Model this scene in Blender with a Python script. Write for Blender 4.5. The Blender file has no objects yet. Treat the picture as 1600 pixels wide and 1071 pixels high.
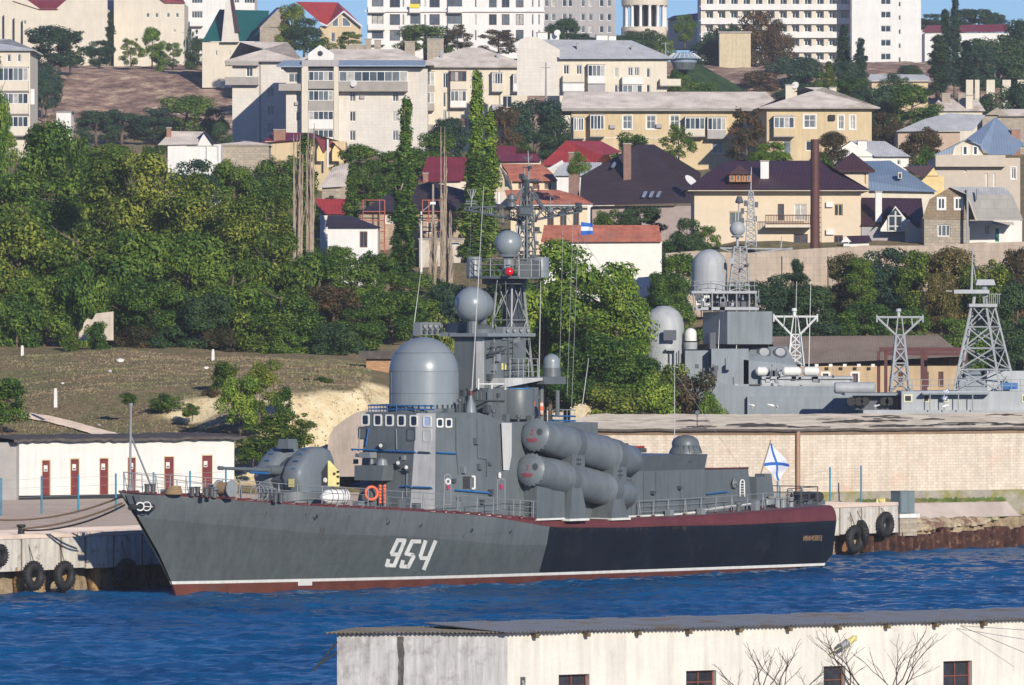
import bpy,bmesh,math,random
import numpy as np
from mathutils import Vector,Matrix
R=math.radians
scene=bpy.context.scene
COL=scene.collection
# camera
F,HC,YH=11000.0,14.0,500.0
cam_d=bpy.data.cameras.new("camera"); cam=bpy.data.objects.new("camera",cam_d); COL.objects.link(cam)
cam.location=(0,0,HC); cam.rotation_euler=(R(90),0,0)
cam_d.sensor_width=36.0; cam_d.lens=36.0*F/1600.0
cam_d.shift_y=-(535.5-YH)/1600.0
cam_d.clip_start=1.0; cam_d.clip_end=30000.0
scene.camera=cam
# light
SUN_EL,SUN_AZ=19.0,22.0
world=bpy.data.worlds.new("World"); scene.world=world; world.use_nodes=True
nt=world.node_tree; nt.nodes.clear()
sky=nt.nodes.new("ShaderNodeTexSky"); sky.sky_type='NISHITA'; sky.sun_disc=False
sdir=Vector((math.sin(R(SUN_AZ))*math.cos(R(SUN_EL)),-math.cos(R(SUN_AZ))*math.cos(R(SUN_EL)),math.sin(R(SUN_EL))))
sky.sun_elevation=R(SUN_EL); sky.sun_rotation=math.atan2(sdir.x,sdir.y)
sky.air_density=1.0; sky.dust_density=0.0; sky.ozone_density=4.0
bg=nt.nodes.new("ShaderNodeBackground"); bg.inputs[1].default_value=0.115
wo=nt.nodes.new("ShaderNodeOutputWorld")
tint=nt.nodes.new("ShaderNodeMix"); tint.data_type='RGBA'; tint.blend_type='MULTIPLY'; tint.inputs[0].default_value=1.0; tint.inputs[7].default_value=(0.46,0.62,1.02,1)
nt.links.new(sky.outputs[0],tint.inputs[6]); nt.links.new(tint.outputs[2],bg.inputs[0]); nt.links.new(bg.outputs[0],wo.inputs[0])
sl=bpy.data.lights.new("sun",'SUN'); so=bpy.data.objects.new("sun",sl); COL.objects.link(so)
sl.energy=4.9; sl.angle=R(0.5); sl.color=(1.0,0.92,0.79)
so.rotation_euler=sdir.to_track_quat('Z','Y').to_euler()
scene.view_settings.view_transform='Standard'; scene.view_settings.look='None'
scene.view_settings.exposure=0.0; scene.view_settings.gamma=1.0
scene.cycles.max_bounces=6; scene.cycles.transparent_max_bounces=8
# pixel -> point helpers
def P(px,py,D):return Vector(((px-800)/F*D,D,HC-(py-YH)/F*D))
def PX(px,D):return(px-800)/F*D
def PZ(py,D):return HC-(py-YH)/F*D
# materials
MATS={}
def srgb(r,g,b):
 f=lambda c:(c/255/12.92)if c/255<=0.04045 else((c/255+0.055)/1.055)**2.4
 return(f(r),f(g),f(b))
def mat(name,col,rough=0.75,var=0.12,scale=1.5,bump=0.0,bscale=20,metal=0.0,spec=0.4,col2=None,c2pos=(0.5,0.65),c2scale=0.6,streak=0.0,brick=None,corrug=None,coord='Object',dr=0.0):
 """procedural surface: base colour, noise mottling, optional second colour patches, vertical streaks, bricks or corrugation"""
 if name in MATS:return MATS[name]
 m=bpy.data.materials.new(name); MATS[name]=m; m.use_nodes=True
 n=m.node_tree.nodes; L=m.node_tree.links; b=n["Principled BSDF"]
 tc=n.new("ShaderNodeTexCoord")
 def noise(s,det=5,vec=None,r=0.6):
  x=n.new("ShaderNodeTexNoise"); x.inputs['Scale'].default_value=s; x.inputs['Detail'].default_value=det; x.inputs['Roughness'].default_value=r
  L.new(vec or tc.outputs[coord],x.inputs['Vector']); return x.outputs['Fac']
 def ramp(fac,a,b_,ca,cb):
  x=n.new("ShaderNodeValToRGB"); x.color_ramp.elements[0].position=a; x.color_ramp.elements[1].position=b_
  x.color_ramp.elements[0].color=(*ca,1); x.color_ramp.elements[1].color=(*cb,1); L.new(fac,x.inputs[0]); return x.outputs[0]
 def mix(f,a,b_,mode='MIX'):
  x=n.new("ShaderNodeMix"); x.data_type='RGBA'; x.blend_type=mode
  for i,v in((0,f),(6,a),(7,b_)):
   if isinstance(v,(int,float)):x.inputs[i].default_value=v
   elif isinstance(v,tuple):x.inputs[i].default_value=(*v,1)
   else:L.new(v,x.inputs[i])
  return x.outputs[2]
 lo=tuple(c*(1-var)for c in col); hi=tuple(min(1,c*(1+var))for c in col)
 c=ramp(noise(scale),0.3,0.7,lo,hi)
 hgt=None
 if brick:
  bt=n.new("ShaderNodeTexBrick"); bt.inputs['Scale'].default_value=1.0
  bt.inputs['Brick Width'].default_value=brick[0]; bt.inputs['Row Height'].default_value=brick[1]
  bt.inputs['Mortar Size'].default_value=brick[2]; bt.inputs['Color1'].default_value=(1,1,1,1)
  bt.inputs['Color2'].default_value=(brick[4],)*3+(1,); bt.inputs['Mortar'].default_value=(brick[3],)*3+(1,)
  mp=n.new("ShaderNodeMapping"); mp.inputs['Rotation'].default_value=(R(90),0,0)
  L.new(tc.outputs[coord],mp.inputs[0]); L.new(mp.outputs[0],bt.inputs['Vector'])
  c=mix(1.0,c,bt.outputs['Color'],'MULTIPLY')
 if col2:
  c=mix(ramp(noise(c2scale,6,r=0.7),c2pos[0],c2pos[1],(0,0,0),(1,1,1)),c,col2)
 if streak:
  mp=n.new("ShaderNodeMapping"); mp.inputs['Scale'].default_value=(2.2,2.2,0.18); L.new(tc.outputs[coord],mp.inputs[0])
  s=ramp(noise(1.3,6,mp.outputs[0],0.7),0.38,0.7,(1,1,1),(1-streak,)*3)
  c=mix(1.0,c,s,'MULTIPLY')
 L.new(c,b.inputs['Base Color'])
 b.inputs['Roughness'].default_value=rough; b.inputs['Metallic'].default_value=metal
 b.inputs['Specular IOR Level'].default_value=spec; b.inputs['Diffuse Roughness'].default_value=dr
 if corrug:
  w=n.new("ShaderNodeTexWave"); w.inputs['Scale'].default_value=corrug[0]; w.bands_direction=corrug[2]if len(corrug)>2 else 'X'
  w.inputs['Distortion'].default_value=0.0
  L.new(tc.outputs[coord],w.inputs[0]); hgt=w.outputs['Fac']; bstr,bd=1.0,corrug[1]
 elif bump:
  hgt=noise(bscale,8,r=0.65); bstr,bd=1.0,bump
 if hgt is not None:
  bp=n.new("ShaderNodeBump"); bp.inputs['Strength'].default_value=bstr; bp.inputs['Distance'].default_value=bd
  L.new(hgt,bp.inputs['Height']); L.new(bp.outputs[0],b.inputs['Normal'])
 return m
def glass(name,col=(0.02,0.03,0.04),rough=0.08):
 m=mat(name,col,rough,0.4,0.7,spec=0.8); return m
def leafmat(name,a,b_,c_,tr=0.14):
 """foliage: three natural leaf colours spread by a per-leaf attribute and a slow noise"""
 if name in MATS:return MATS[name]
 m=bpy.data.materials.new(name); MATS[name]=m; m.use_nodes=True
 n=m.node_tree.nodes; L=m.node_tree.links; p=n["Principled BSDF"]; out=n["Material Output"]
 at=n.new("ShaderNodeAttribute"); at.attribute_name="leaf"
 tc=n.new("ShaderNodeTexCoord"); nz=n.new("ShaderNodeTexNoise"); nz.inputs['Scale'].default_value=0.45; nz.inputs['Detail'].default_value=3
 L.new(tc.outputs['Object'],nz.inputs[0])
 ad=n.new("ShaderNodeMath"); ad.operation='MULTIPLY_ADD'; ad.inputs[1].default_value=0.55
 L.new(at.outputs['Fac'],ad.inputs[0])
 ms=n.new("ShaderNodeMath"); ms.operation='MULTIPLY_ADD'; ms.inputs[1].default_value=1.3; ms.inputs[2].default_value=-0.42
 L.new(nz.outputs['Fac'],ms.inputs[0]); L.new(ms.outputs[0],ad.inputs[2])
 oi=n.new("ShaderNodeObjectInfo"); a2=n.new("ShaderNodeMath"); a2.operation='MULTIPLY_ADD'; a2.inputs[1].default_value=0.3
 L.new(oi.outputs['Random'],a2.inputs[0]); L.new(ad.outputs[0],a2.inputs[2])
 r=n.new("ShaderNodeValToRGB"); e=r.color_ramp.elements; e[0].position=0.2; e[0].color=(*a,1); e[1].position=0.95; e[1].color=(*c_,1)
 k=r.color_ramp.elements.new(0.6); k.color=(*b_,1); L.new(a2.outputs[0],r.inputs[0])
 L.new(r.outputs[0],p.inputs['Base Color']); p.inputs['Roughness'].default_value=0.65; p.inputs['Specular IOR Level'].default_value=0.25
 t=n.new("ShaderNodeBsdfTranslucent"); L.new(r.outputs[0],t.inputs[0])
 mx=n.new("ShaderNodeMixShader"); mx.inputs[0].default_value=tr; L.new(p.outputs[0],mx.inputs[1]); L.new(t.outputs[0],mx.inputs[2])
 L.new(mx.outputs[0],out.inputs[0]); return m
# mesh builder
class MB:
 def __init__(s):s.v=[]; s.f=[]; s.m=[]; s.mats=[]
 def mi(s,m):
  if m not in s.mats:s.mats.append(m)
  return s.mats.index(m)
 def add(s,vs,fs,m):
  o=len(s.v); k=s.mi(m); s.v+=[tuple(v)for v in vs]
  for f in fs:s.f.append(tuple(i+o for i in f)); s.m.append(k)
  return s
 def quad(s,a,b,c,d,m):return s.add([a,b,c,d],[(0,1,2,3)],m)
 def box(s,x0,x1,y0,y1,z0,z1,m,taper=0.0,tx=None,ty=None):
  tx=taper if tx is None else tx; ty=taper if ty is None else ty
  v=[(x0,y0,z0),(x1,y0,z0),(x1,y1,z0),(x0,y1,z0),(x0+tx,y0+ty,z1),(x1-tx,y0+ty,z1),(x1-tx,y1-ty,z1),(x0+tx,y1-ty,z1)]
  return s.add(v,[(0,3,2,1),(4,5,6,7),(0,1,5,4),(1,2,6,5),(2,3,7,6),(3,0,4,7)],m)
 def prism(s,poly,z0,z1,m,top=None):
  """poly: list of (x,y) bottom; top: optional list of (x,y) for the upper ring"""
  n=len(poly); t=top or poly
  zf=(lambda z,p:z(p)if callable(z)else z)
  v=[(p[0],p[1],zf(z0,p))for p in poly]+[(p[0],p[1],zf(z1,p))for p in t]
  f=[tuple(range(n-1,-1,-1)),tuple(range(n,2*n))]+[(i,(i+1)%n,(i+1)%n+n,i+n)for i in range(n)]
  return s.add(v,f,m)
 def tube(s,a,b,r,m,r2=None,n=6,cap=True):
  a,b=Vector(a),Vector(b); d=b-a
  if d.length<1e-6:return s
  q=d.to_track_quat('Z','Y'); r2=r if r2 is None else r2
  v=[]
  for p,rr in((a,r),(b,r2)):
   for i in range(n):
    t=2*math.pi*i/n; v.append(p+q@Vector((math.cos(t)*rr,math.sin(t)*rr,0)))
  f=[(i,(i+1)%n,(i+1)%n+n,i+n)for i in range(n)]
  if cap:f+=[tuple(range(n-1,-1,-1)),tuple(range(n,2*n))]
  return s.add(v,f,m)
 def path(s,pts,r,m,n=6):
  for a,b in zip(pts[:-1],pts[1:]):s.tube(a,b,r,m,n=n)
  return s
 def lathe(s,base,axis,prof,m,n=24):
  """prof: list of (distance along axis, radius)"""
  base=Vector(base); q=Vector(axis).to_track_quat('Z','Y'); v=[]; f=[]
  for h,r in prof:
   for i in range(n):
    t=2*math.pi*i/n; v.append(base+q@Vector((math.cos(t)*r,math.sin(t)*r,h)))
  for k in range(len(prof)-1):
   for i in range(n):
    j=(i+1)%n; f.append((k*n+i,k*n+j,(k+1)*n+j,(k+1)*n+i))
  f.append(tuple(range(n-1,-1,-1))); f.append(tuple(range((len(prof)-1)*n,len(prof)*n)))
  return s.add(v,f,m)
 def dome(s,c,r,m,n=28,cyl=0.0,axis=(0,0,1),rows=10,bottom=0.0):
  """cylinder of height cyl under a hemisphere; bottom>0 gives a sphere cut at that many degrees below the equator"""
  prof=[]
  if bottom>0:
   for i in range(6):a=-R(bottom)*(1-i/6); prof.append((r*math.sin(a),r*math.cos(a)))
  else:prof.append((-cyl,r))
  for i in range(rows+1):
   a=R(90)*i/rows; prof.append((r*math.sin(a),max(r*math.cos(a),0.001)))
  return s.lathe(c,axis,prof,m,n)
 def torus(s,c,axis,r1,r2,m,n=24,k=8,m2=None,sc=(1,1)):
  c=Vector(c); q=Vector(axis).to_track_quat('Z','Y')
  for i in range(n):
   vs=[]
   for ii in(i,i+1):
    t=2*math.pi*ii/n
    for j in range(k):
     u=2*math.pi*j/k; rr=r1+r2*math.cos(u)
     vs.append(c+q@Vector((math.cos(t)*rr*sc[0],math.sin(t)*rr*sc[1],r2*math.sin(u))))
   s.add(vs,[(j,(j+1)%k,(j+1)%k+k,j+k)for j in range(k)],(m2 if m2 and(i//(n//8))%2 else m))
  return s
 def truss(s,ring0,ring1,bays,r,m,rb=None,horiz=True):
  """lattice mast between two matching rings of points: legs, horizontals and X braces"""
  rb=rb or r*0.6; n=len(ring0)
  ring0=[Vector(p)for p in ring0]; ring1=[Vector(p)for p in ring1]
  for i in range(n):s.tube(ring0[i],ring1[i],r,m,n=5)
  for b in range(bays):
   A=[p.lerp(q,b/bays)for p,q in zip(ring0,ring1)]; B=[p.lerp(q,(b+1)/bays)for p,q in zip(ring0,ring1)]
   for i in range(n):
    j=(i+1)%n
    if n==2 and i==1:break
    s.tube(A[i],B[j],rb,m,n=4); s.tube(A[j],B[i],rb,m,n=4)
    if horiz:s.tube(B[i],B[j],rb,m,n=4)
  return s
 def build(s,name,parent=None,smooth=35,label=None,recalc=True,merge=False):
  me=bpy.data.meshes.new(name); me.from_pydata(s.v,[],s.f)
  for m in s.mats:me.materials.append(m)
  me.polygons.foreach_set('material_index',s.m)
  if recalc or merge:
   bm=bmesh.new(); bm.from_mesh(me)
   if merge:bmesh.ops.remove_doubles(bm,verts=bm.verts,dist=1e-4)
   bmesh.ops.recalc_face_normals(bm,faces=bm.faces); bm.to_mesh(me); bm.free()
  if smooth:
   me.shade_smooth()
   me.set_sharp_from_angle(angle=R(smooth))
  o=bpy.data.objects.new(name,me); COL.objects.link(o)
  if parent is not None:o.parent=parent
  if label:o['label']=label
  return o
def tag(o,label,cat,group=None,kind=None):
 if label:o['label']=label
 if cat:o['category']=cat
 if group:o['group']=group
 if kind:o['kind']=kind
 return o
def struct(o):o['kind']='structure'; return o
def empty(name,loc,yaw,label,cat,group=None):
 o=bpy.data.objects.new(name,None); COL.objects.link(o); o.location=loc; o.rotation_euler=(0,0,yaw)
 o.empty_display_size=0.5
 return tag(o,label,cat,group)
def C(*rgb,k=1.0):return tuple(c*k for c in srgb(*rgb))
M_GLASS=glass("window_glass"); M_GLASS2=glass("curtained_glass",(0.12,0.14,0.15),0.2)
M_WHITE=mat("white_frame_paint",(0.72,0.70,0.66),0.6,0.08)
M_DARK=mat("dark_recess",(0.03,0.03,0.035),0.8)
M_BROWNF=mat("brown_frame_paint",(0.14,0.06,0.04),0.6)
M_GREYM=mat("galvanised_metal",(0.28,0.29,0.30),0.5,0.15,metal=0.0)
# quay frame: l along the quay (away to the right), q inland from its fa
Q0=Vector((-22.6,361.2)); QA=Vector((0.599,0.801)).normalized(); QN=Vector((-QA.y,QA.x))
def quay(l,q,z=0.0):p=Q0+QA*l+QN*q; return Vector((p.x,p.y,z))
QYAW=math.atan2(QA.y,QA.x); L_END=76.5
COMMON=[(660,21.5),(700,24),(800,31),(900,35),(1000,37.5),(1100,43),(1145,45),(1195,56),(1300,61.5),(1500,62),(2000,63),(8000,50)]
PROF={-3000:[(436,3),(446,6),(470,8.3),(520,11.9),(560,12.5),(620,16)],0:[(438,3),(446,6),(470,8.3),(520,11.6),(560,12.5),(620,16)],180:[(438,3),(446,6.3),(460,7.6),(470,9.2),(520,11.9),(560,12.5),(620,16)],300:[(440,3),(448,6.2),(456.5,7.0),(459,8.9),(520,11.6),(560,12.5),(620,16)],430:[(442,3),(448,6.0),(450,7.4),(453.5,9.7),(466,10.3),(520,11.3),(560,12.5),(620,16)],560:[(444,3),(448,4.2),(451,6.0),(455,9.4),(466,10.2),(520,10.9),(560,12.5),(620,16)],640:[(444,3),(452,4),(470,9.2),(520,10.4),(560,12.3),(620,16.3)],800:[(446,3),(470,4),(500,6),(535,8),(560,10),(600,15),(620,17.5)],950:[(448,3),(456,-2),(535,-2),(545,3),(560,5),(582,10),(612,16),(625,20)],1150:[(448,3),(456,-2),(535,-2),(545,3),(560,5),(580,10),(596,15),(612,20.5),(625,21)],1600:[(458,3),(468,-2),(535,-2),(545,3),(560,5),(580,10),(596,16),(612,20.5),(625,21)],4600:[(458,3),(468,-2),(535,-2),(545,3),(560,5),(580,10),(596,16),(612,20.5),(625,21)],}
PK=sorted(PROF)
def profz(px,D):
 def one(k):
  pts=[(0,2.98)]+PROF[k]+COMMON
  return np.interp(D,[p[0]for p in pts],[p[1]for p in pts])
 px=min(max(px,PK[0]),PK[-1]-1e-6)
 for a,b in zip(PK[:-1],PK[1:]):
  if a<=px<b:t=(px-a)/(b-a); return one(a)*(1-t)+one(b)*t
 return one(PK[-1])
def shore_f(X,D):
 d0=Q0.y+(X-Q0.x)*0.801/0.599+1.0; d1=max(d0+1.5,427.3+(X-17.2)*0.531); return(D-d0)/(d1-d0)
def ground(X,D):
 px=800+F*X/D; z=float(profz(px,D))
 v=Vector((X,D))-Q0; l=v.dot(QA); q=v.dot(QN)
 if q<1.0:return-3.0
 if l>L_END and D<470:
  f=shore_f(X,D)
  if f<1:z=float(np.interp(f,[0,0.35,0.42,1.0],[1.1,1.7,1.78,2.96]))
 return z
def gz(px,D):return ground(PX(px,D),D)
Ds=list(np.arange(280,345,8.0))+list(np.arange(345,475,0.75))+list(np.arange(475,640,2.0))+list(np.arange(640,1400,12))+list(np.geomspace(1400,9000,24))
pxs=list(np.linspace(-2600,-60,26))+list(np.arange(-50,1660,11.0))+list(np.linspace(1680,4200,26))
from mathutils import noise as mnoise
def bumps(X,D,z):
 if z<=3.05:return 0.0
 return(0.05 if D<436 else(0.35 if D<640 else 0.8))*min(1,(z-3.05)*2)*mnoise.fractal(Vector((X*0.12,D*0.12,0)),1.0,2.0,4)
def gtop(X,D):z=ground(X,D); return z+bumps(X,D,z)
verts=[]; faces=[]
for D in Ds:
 for px in pxs:
  X=PX(px,D); z=ground(X,D)
  z+=bumps(X,D,z)
  verts.append((X,D,z))
nx=len(pxs)
for i in range(len(Ds)-1):
 for j in range(nx-1):faces.append((i*nx+j,i*nx+j+1,(i+1)*nx+j+1,(i+1)*nx+j))
def ground_material():
 m=bpy.data.materials.new("dry_grass_ground"); m.use_nodes=True; n=m.node_tree.nodes; L=m.node_tree.links; b=n["Principled BSDF"]
 geo=n.new("ShaderNodeNewGeometry")
 def noise(s,det=6,r=0.65):
  x=n.new("ShaderNodeTexNoise"); x.inputs['Scale'].default_value=s; x.inputs['Detail'].default_value=det; x.inputs['Roughness'].default_value=r
  L.new(geo.outputs['Position'],x.inputs[0]); return x.outputs['Fac']
 def ramp(f,stops):
  x=n.new("ShaderNodeValToRGB"); e=x.color_ramp.elements
  e[0].position,e[0].color=stops[0][0],(*stops[0][1],1); e[1].position,e[1].color=stops[-1][0],(*stops[-1][1],1)
  for p,c in stops[1:-1]:k=e.new(p); k.color=(*c,1)
  L.new(f,x.inputs[0]); return x.outputs[0]
 def mix(f,a,c):
  x=n.new("ShaderNodeMix"); x.data_type='RGBA'; L.new(f,x.inputs[0]); L.new(a,x.inputs[6]); L.new(c,x.inputs[7]); return x.outputs[2]
 g=ramp(noise(0.16),[(0.36,(0.19,0.135,0.085)),(0.46,(0.15,0.125,0.06)),(0.54,(0.08,0.10,0.035)),(0.64,(0.25,0.185,0.12))])
 g2=ramp(noise(1.6,8,0.75),[(0.38,(0.10,0.08,0.045)),(0.62,(0.38,0.29,0.20))])
 x=n.new("ShaderNodeMix"); x.data_type='RGBA'; x.inputs[0].default_value=0.45; L.new(g,x.inputs[6]); L.new(g2,x.inputs[7])
 base=x.outputs[2]
 sp=n.new("ShaderNodeSeparateXYZ"); L.new(geo.outputs['Normal'],sp.inputs[0])
 steep=ramp(sp.outputs['Z'],[(0.86,(1,1,1)),(0.93,(0,0,0))])
 rock=ramp(noise(0.8,8,0.7),[(0.3,(0.36,0.25,0.14)),(0.45,(0.66,0.54,0.33)),(0.7,(0.80,0.72,0.52))])
 brown=ramp(noise(0.25,8,0.75),[(0.36,(0.09,0.055,0.05)),(0.5,(0.24,0.16,0.13)),(0.64,(0.50,0.38,0.27))])
 py=n.new("ShaderNodeSeparateXYZ"); L.new(geo.outputs['Position'],py.inputs[0])
 far=n.new("ShaderNodeMath"); far.operation='GREATER_THAN'; far.inputs[1].default_value=640; L.new(py.outputs['Y'],far.inputs[0])
 rk=mix(far.outputs[0],rock,brown)
 base=mix(steep,base,rk)
 fb=n.new("ShaderNodeMapRange"); fb.inputs[1].default_value=1100; fb.inputs[2].default_value=1140; L.new(py.outputs['Y'],fb.inputs[0])
 base=mix(fb.outputs[0],base,brown)
 con=ramp(noise(0.35,8,0.7),[(0.3,(0.44,0.36,0.30)),(0.7,(0.60,0.50,0.43))])
 lowz=n.new("ShaderNodeMapRange"); lowz.inputs[1].default_value=3.15; lowz.inputs[2].default_value=3.05; L.new(py.outputs['Z'],lowz.inputs[0])
 base=mix(lowz.outputs[0],base,con)
 lz2=n.new("ShaderNodeMapRange"); lz2.inputs[1].default_value=2.94; lz2.inputs[2].default_value=2.85; L.new(py.outputs['Z'],lz2.inputs[0]); base=mix(lz2.outputs[0],base,ramp(noise(1.1,8,0.75),[(0.35,(0.16,0.12,0.07)),(0.5,(0.34,0.26,0.17)),(0.65,(0.46,0.38,0.26))]))
 L.new(base,b.inputs['Base Color']); b.inputs['Roughness'].default_value=0.95; b.inputs['Specular IOR Level'].default_value=0.1; b.inputs['Diffuse Roughness'].default_value=1.0
 bp=n.new("ShaderNodeBump"); bp.inputs['Distance'].default_value=0.45; bp.inputs['Strength'].default_value=0.8; L.new(noise(2.2,8,0.75),bp.inputs['Height']); L.new(bp.outputs[0],b.inputs['Normal'])
 return m
M_GROUND=ground_material()
g=MB(); g.add(verts,faces,M_GROUND); struct(g.build('ground',smooth=60,recalc=False))
g=MB(); g.add([(-9000,-3000,-4),(9000,-3000,-4),(9000,9000,-4),(-9000,9000,-4)],[(0,1,2,3)],M_GROUND); struct(g.build('seabed',recalc=False))
# water
def water_material():
 m=bpy.data.materials.new("harbour_water"); m.use_nodes=True; n=m.node_tree.nodes; L=m.node_tree.links; b=n["Principled BSDF"]
 geo=n.new("ShaderNodeNewGeometry")
 mp=n.new("ShaderNodeMapping"); mp.inputs['Scale'].default_value=(0.55,0.9,1); L.new(geo.outputs['Position'],mp.inputs[0])
 nz=n.new("ShaderNodeTexNoise"); nz.inputs['Scale'].default_value=4.0; nz.inputs['Detail'].default_value=6; nz.inputs['Roughness'].default_value=0.62
 L.new(mp.outputs[0],nz.inputs[0])
 nb=n.new("ShaderNodeTexNoise"); nb.inputs['Scale'].default_value=0.09; nb.inputs['Detail'].default_value=4; L.new(geo.outputs['Position'],nb.inputs[0])
 r=n.new("ShaderNodeValToRGB"); r.color_ramp.elements[0].position=0.35; r.color_ramp.elements[0].color=(0.0,0.055,0.16,1)
 r.color_ramp.elements[1].position=0.7; r.color_ramp.elements[1].color=(0.0,0.105,0.27,1); L.new(nb.outputs['Fac'],r.inputs[0])
 L.new(r.outputs[0],b.inputs['Base Color'])
 b.inputs['Roughness'].default_value=0.12; b.inputs['IOR'].default_value=1.33; b.inputs['Specular IOR Level'].default_value=0.35
 bp=n.new("ShaderNodeBump"); bp.inputs['Distance'].default_value=0.22; bp.inputs['Strength'].default_value=1.0
 L.new(nz.outputs['Fac'],bp.inputs['Height']); L.new(bp.outputs[0],b.inputs['Normal'])
 return m
M_WATER=water_material()
def waves(X,Y):
 h=np.zeros_like(X); r=np.random.RandomState(5)
 for k in range(64):
  lam=0.55*(5.0/0.55)**r.rand(); th=R(-85)+r.randn()*0.45; ph=r.rand()*6.28
  a=0.0105*lam**0.75
  arg=2*np.pi/lam*(X*np.cos(th)+Y*np.sin(th))+ph+1.3*np.sin(X*0.11+k)+1.1*np.sin(Y*0.13+2*k)
  h+=a*(1-np.abs(np.sin(arg/2)))*1.6-a*0.6
 return h
xs=np.arange(-40,44,0.16); ys=np.arange(262,446,0.28)
XX,YY=np.meshgrid(xs,ys); ZZ=waves(XX,YY)
ex=np.minimum(1,np.minimum(XX+40,43.8-XX)/3); ey=np.minimum(1,np.minimum(YY-262,445.7-YY)/3); ZZ*=np.clip(np.minimum(ex,ey),0,1)
nyy,nxx=XX.shape
vv=np.stack([XX.ravel(),YY.ravel(),ZZ.ravel()],1)
idx=np.arange(nyy*nxx).reshape(nyy,nxx)
ff=np.stack([idx[:-1,:-1].ravel(),idx[:-1,1:].ravel(),idx[1:,1:].ravel(),idx[1:,:-1].ravel()],1)
n0=len(vv)
x0,x1,y0,y1=xs[0],xs[-1],ys[0],ys[-1]; B=9000
ring=[(-B,-500),(x0,-500),(x1,-500),(B,-500),(-B,y0),(B,y0),(-B,y1),(B,y1),(-B,1000),(x0,1000),(x1,1000),(B,1000)]
vv=np.vstack([vv,[(a,b,0.0)for a,b in ring]])
c00,c10,c01,c11=idx[0,0],idx[0,-1],idx[-1,0],idx[-1,-1]
R_=lambda k:n0+k
extra=[(R_(0),R_(1),c00,R_(4)),(R_(2),R_(3),R_(5),c10),(R_(4),c00,c01,R_(6)),(c10,R_(5),R_(7),c11),(R_(6),c01,R_(9),R_(8)),(c11,R_(7),R_(11),R_(10)),(R_(1),R_(2),c10,c00),(c01,c11,R_(10),R_(9))]
me=bpy.data.meshes.new('water'); me.from_pydata(vv.tolist(),[],ff.tolist()+extra); me.materials.append(M_WATER)
me.shade_smooth(); wobj=bpy.data.objects.new('water',me); COL.objects.link(wobj); struct(wobj)
# quay
M_QTOP=mat("quay_concrete",(0.60,0.49,0.41),0.9,0.22,0.5,0.06,3,dr=1.0,col2=(0.46,0.37,0.31),c2pos=(0.5,0.75),c2scale=0.25)
M_QFACE=mat("painted_quay_face",(0.66,0.62,0.54),0.85,0.10,1.2,0.02,8,col2=(0.27,0.17,0.10),c2pos=(0.56,0.68),c2scale=1.3,streak=0.4)
M_QJOINT=mat("quay_joint_rust",(0.20,0.13,0.075),0.9,0.4,3)
M_PILE=mat("rusty_pile",(0.22,0.11,0.05),0.9,0.5,1.5,0.03,10,col2=(0.42,0.27,0.10),c2pos=(0.5,0.6))
M_RUST=mat("rusted_steel_sheet",(0.085,0.035,0.025),0.85,0.6,1.5,0.05,5,col2=(0.33,0.19,0.10),c2pos=(0.56,0.66),c2scale=2.2,streak=.5)
M_TYRE=mat("worn_rubber",(0.022,0.022,0.024),0.7,0.4,6,0.01,12)
qroot=bpy.data.objects.new('quay',None); COL.objects.link(qroot); qroot.location=(Q0.x,Q0.y,0); qroot.rotation_euler=(0,0,QYAW); struct(qroot)
b=MB(); b.box(-150,L_END,0.25,7.5,1.25,2.999,M_QTOP); b.box(-150,L_END,0.02,0.9,2.86,3.06,M_QTOP,ty=0.03); b.build('deck_slab',qroot)
blocks=[]
l=-20.0
rq=random.Random(2)
while l<L_END-0.3:
 w=min(rq.choice([1.9,2.1,2.3,3.1]),L_END-l)
 b=MB(); z0=1.22+rq.uniform(-0.06,0.06)
 b.box(l+0.07,l+w-0.07,0,0.7,z0,2.84,M_QFACE,tx=0.02,ty=0.0)
 b.box(l-0.06,l+0.06,0.04,0.6,z0,2.82,M_QJOINT)
 b.build('face_block',qroot); l+=w
for k in range(-150,-20,10):
 b=MB(); b.box(k,k+9.9,0,0.7,1.2,2.84,M_QFACE); b.build('face_block',qroot)
for k in range(42):
 l=-14+k*2.15+rq.uniform(-0.3,0.3)
 if l>L_END:break
 b=MB(); b.lathe((l,0.75+rq.uniform(0,0.5),-3),(0,0,1),[(0,0.33),(3.2,0.34),(3.6,0.42),(4.3,0.32)],M_PILE,12); b.build('pile',qroot)
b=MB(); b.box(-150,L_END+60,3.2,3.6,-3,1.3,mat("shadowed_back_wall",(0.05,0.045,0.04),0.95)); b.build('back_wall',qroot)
b=MB(); pts=[]
l=L_END-3.0; k=0
while l<L_END+130:
 for dl,dq in((0,0),(0.1,0.4),(0.44,0.4),(0.54,0)):pts.append((l+dl,0.35+dq))
 l+=0.84; k+=1
rr=random.Random(8); tops=[1.02+0.30*rr.random()+(0.28 if rr.random()<0.15 else 0)for _ in range(len(pts)//4+1)]
vs=[(p[0],p[1],-2.0)for p in pts]+[(p[0],p[1],tops[i//4])for i,p in enumerate(pts)]+[(p[0],p[1]+0.05,tops[i//4])for i,p in enumerate(pts)]
N=len(pts); b.add(vs,[(i,i+1,N+i+1,N+i)for i in range(N-1)]+[(N+i,N+i+1,2*N+i+1,2*N+i)for i in range(N-1)],M_RUST)
o=b.build('sheet_piling',smooth=0); o.location=(Q0.x,Q0.y,0); o.rotation_euler=(0,0,QYAW); tag(o,'rusty corrugated sheet piling along the water at the right','piling')
rb=random.Random(11); b=MB(); M_RUB=mat("pale_rubble",(0.46,0.37,0.25),0.95,0.3,2,0.03,6,col2=(0.22,0.13,0.09),c2pos=(0.55,0.62))
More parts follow.
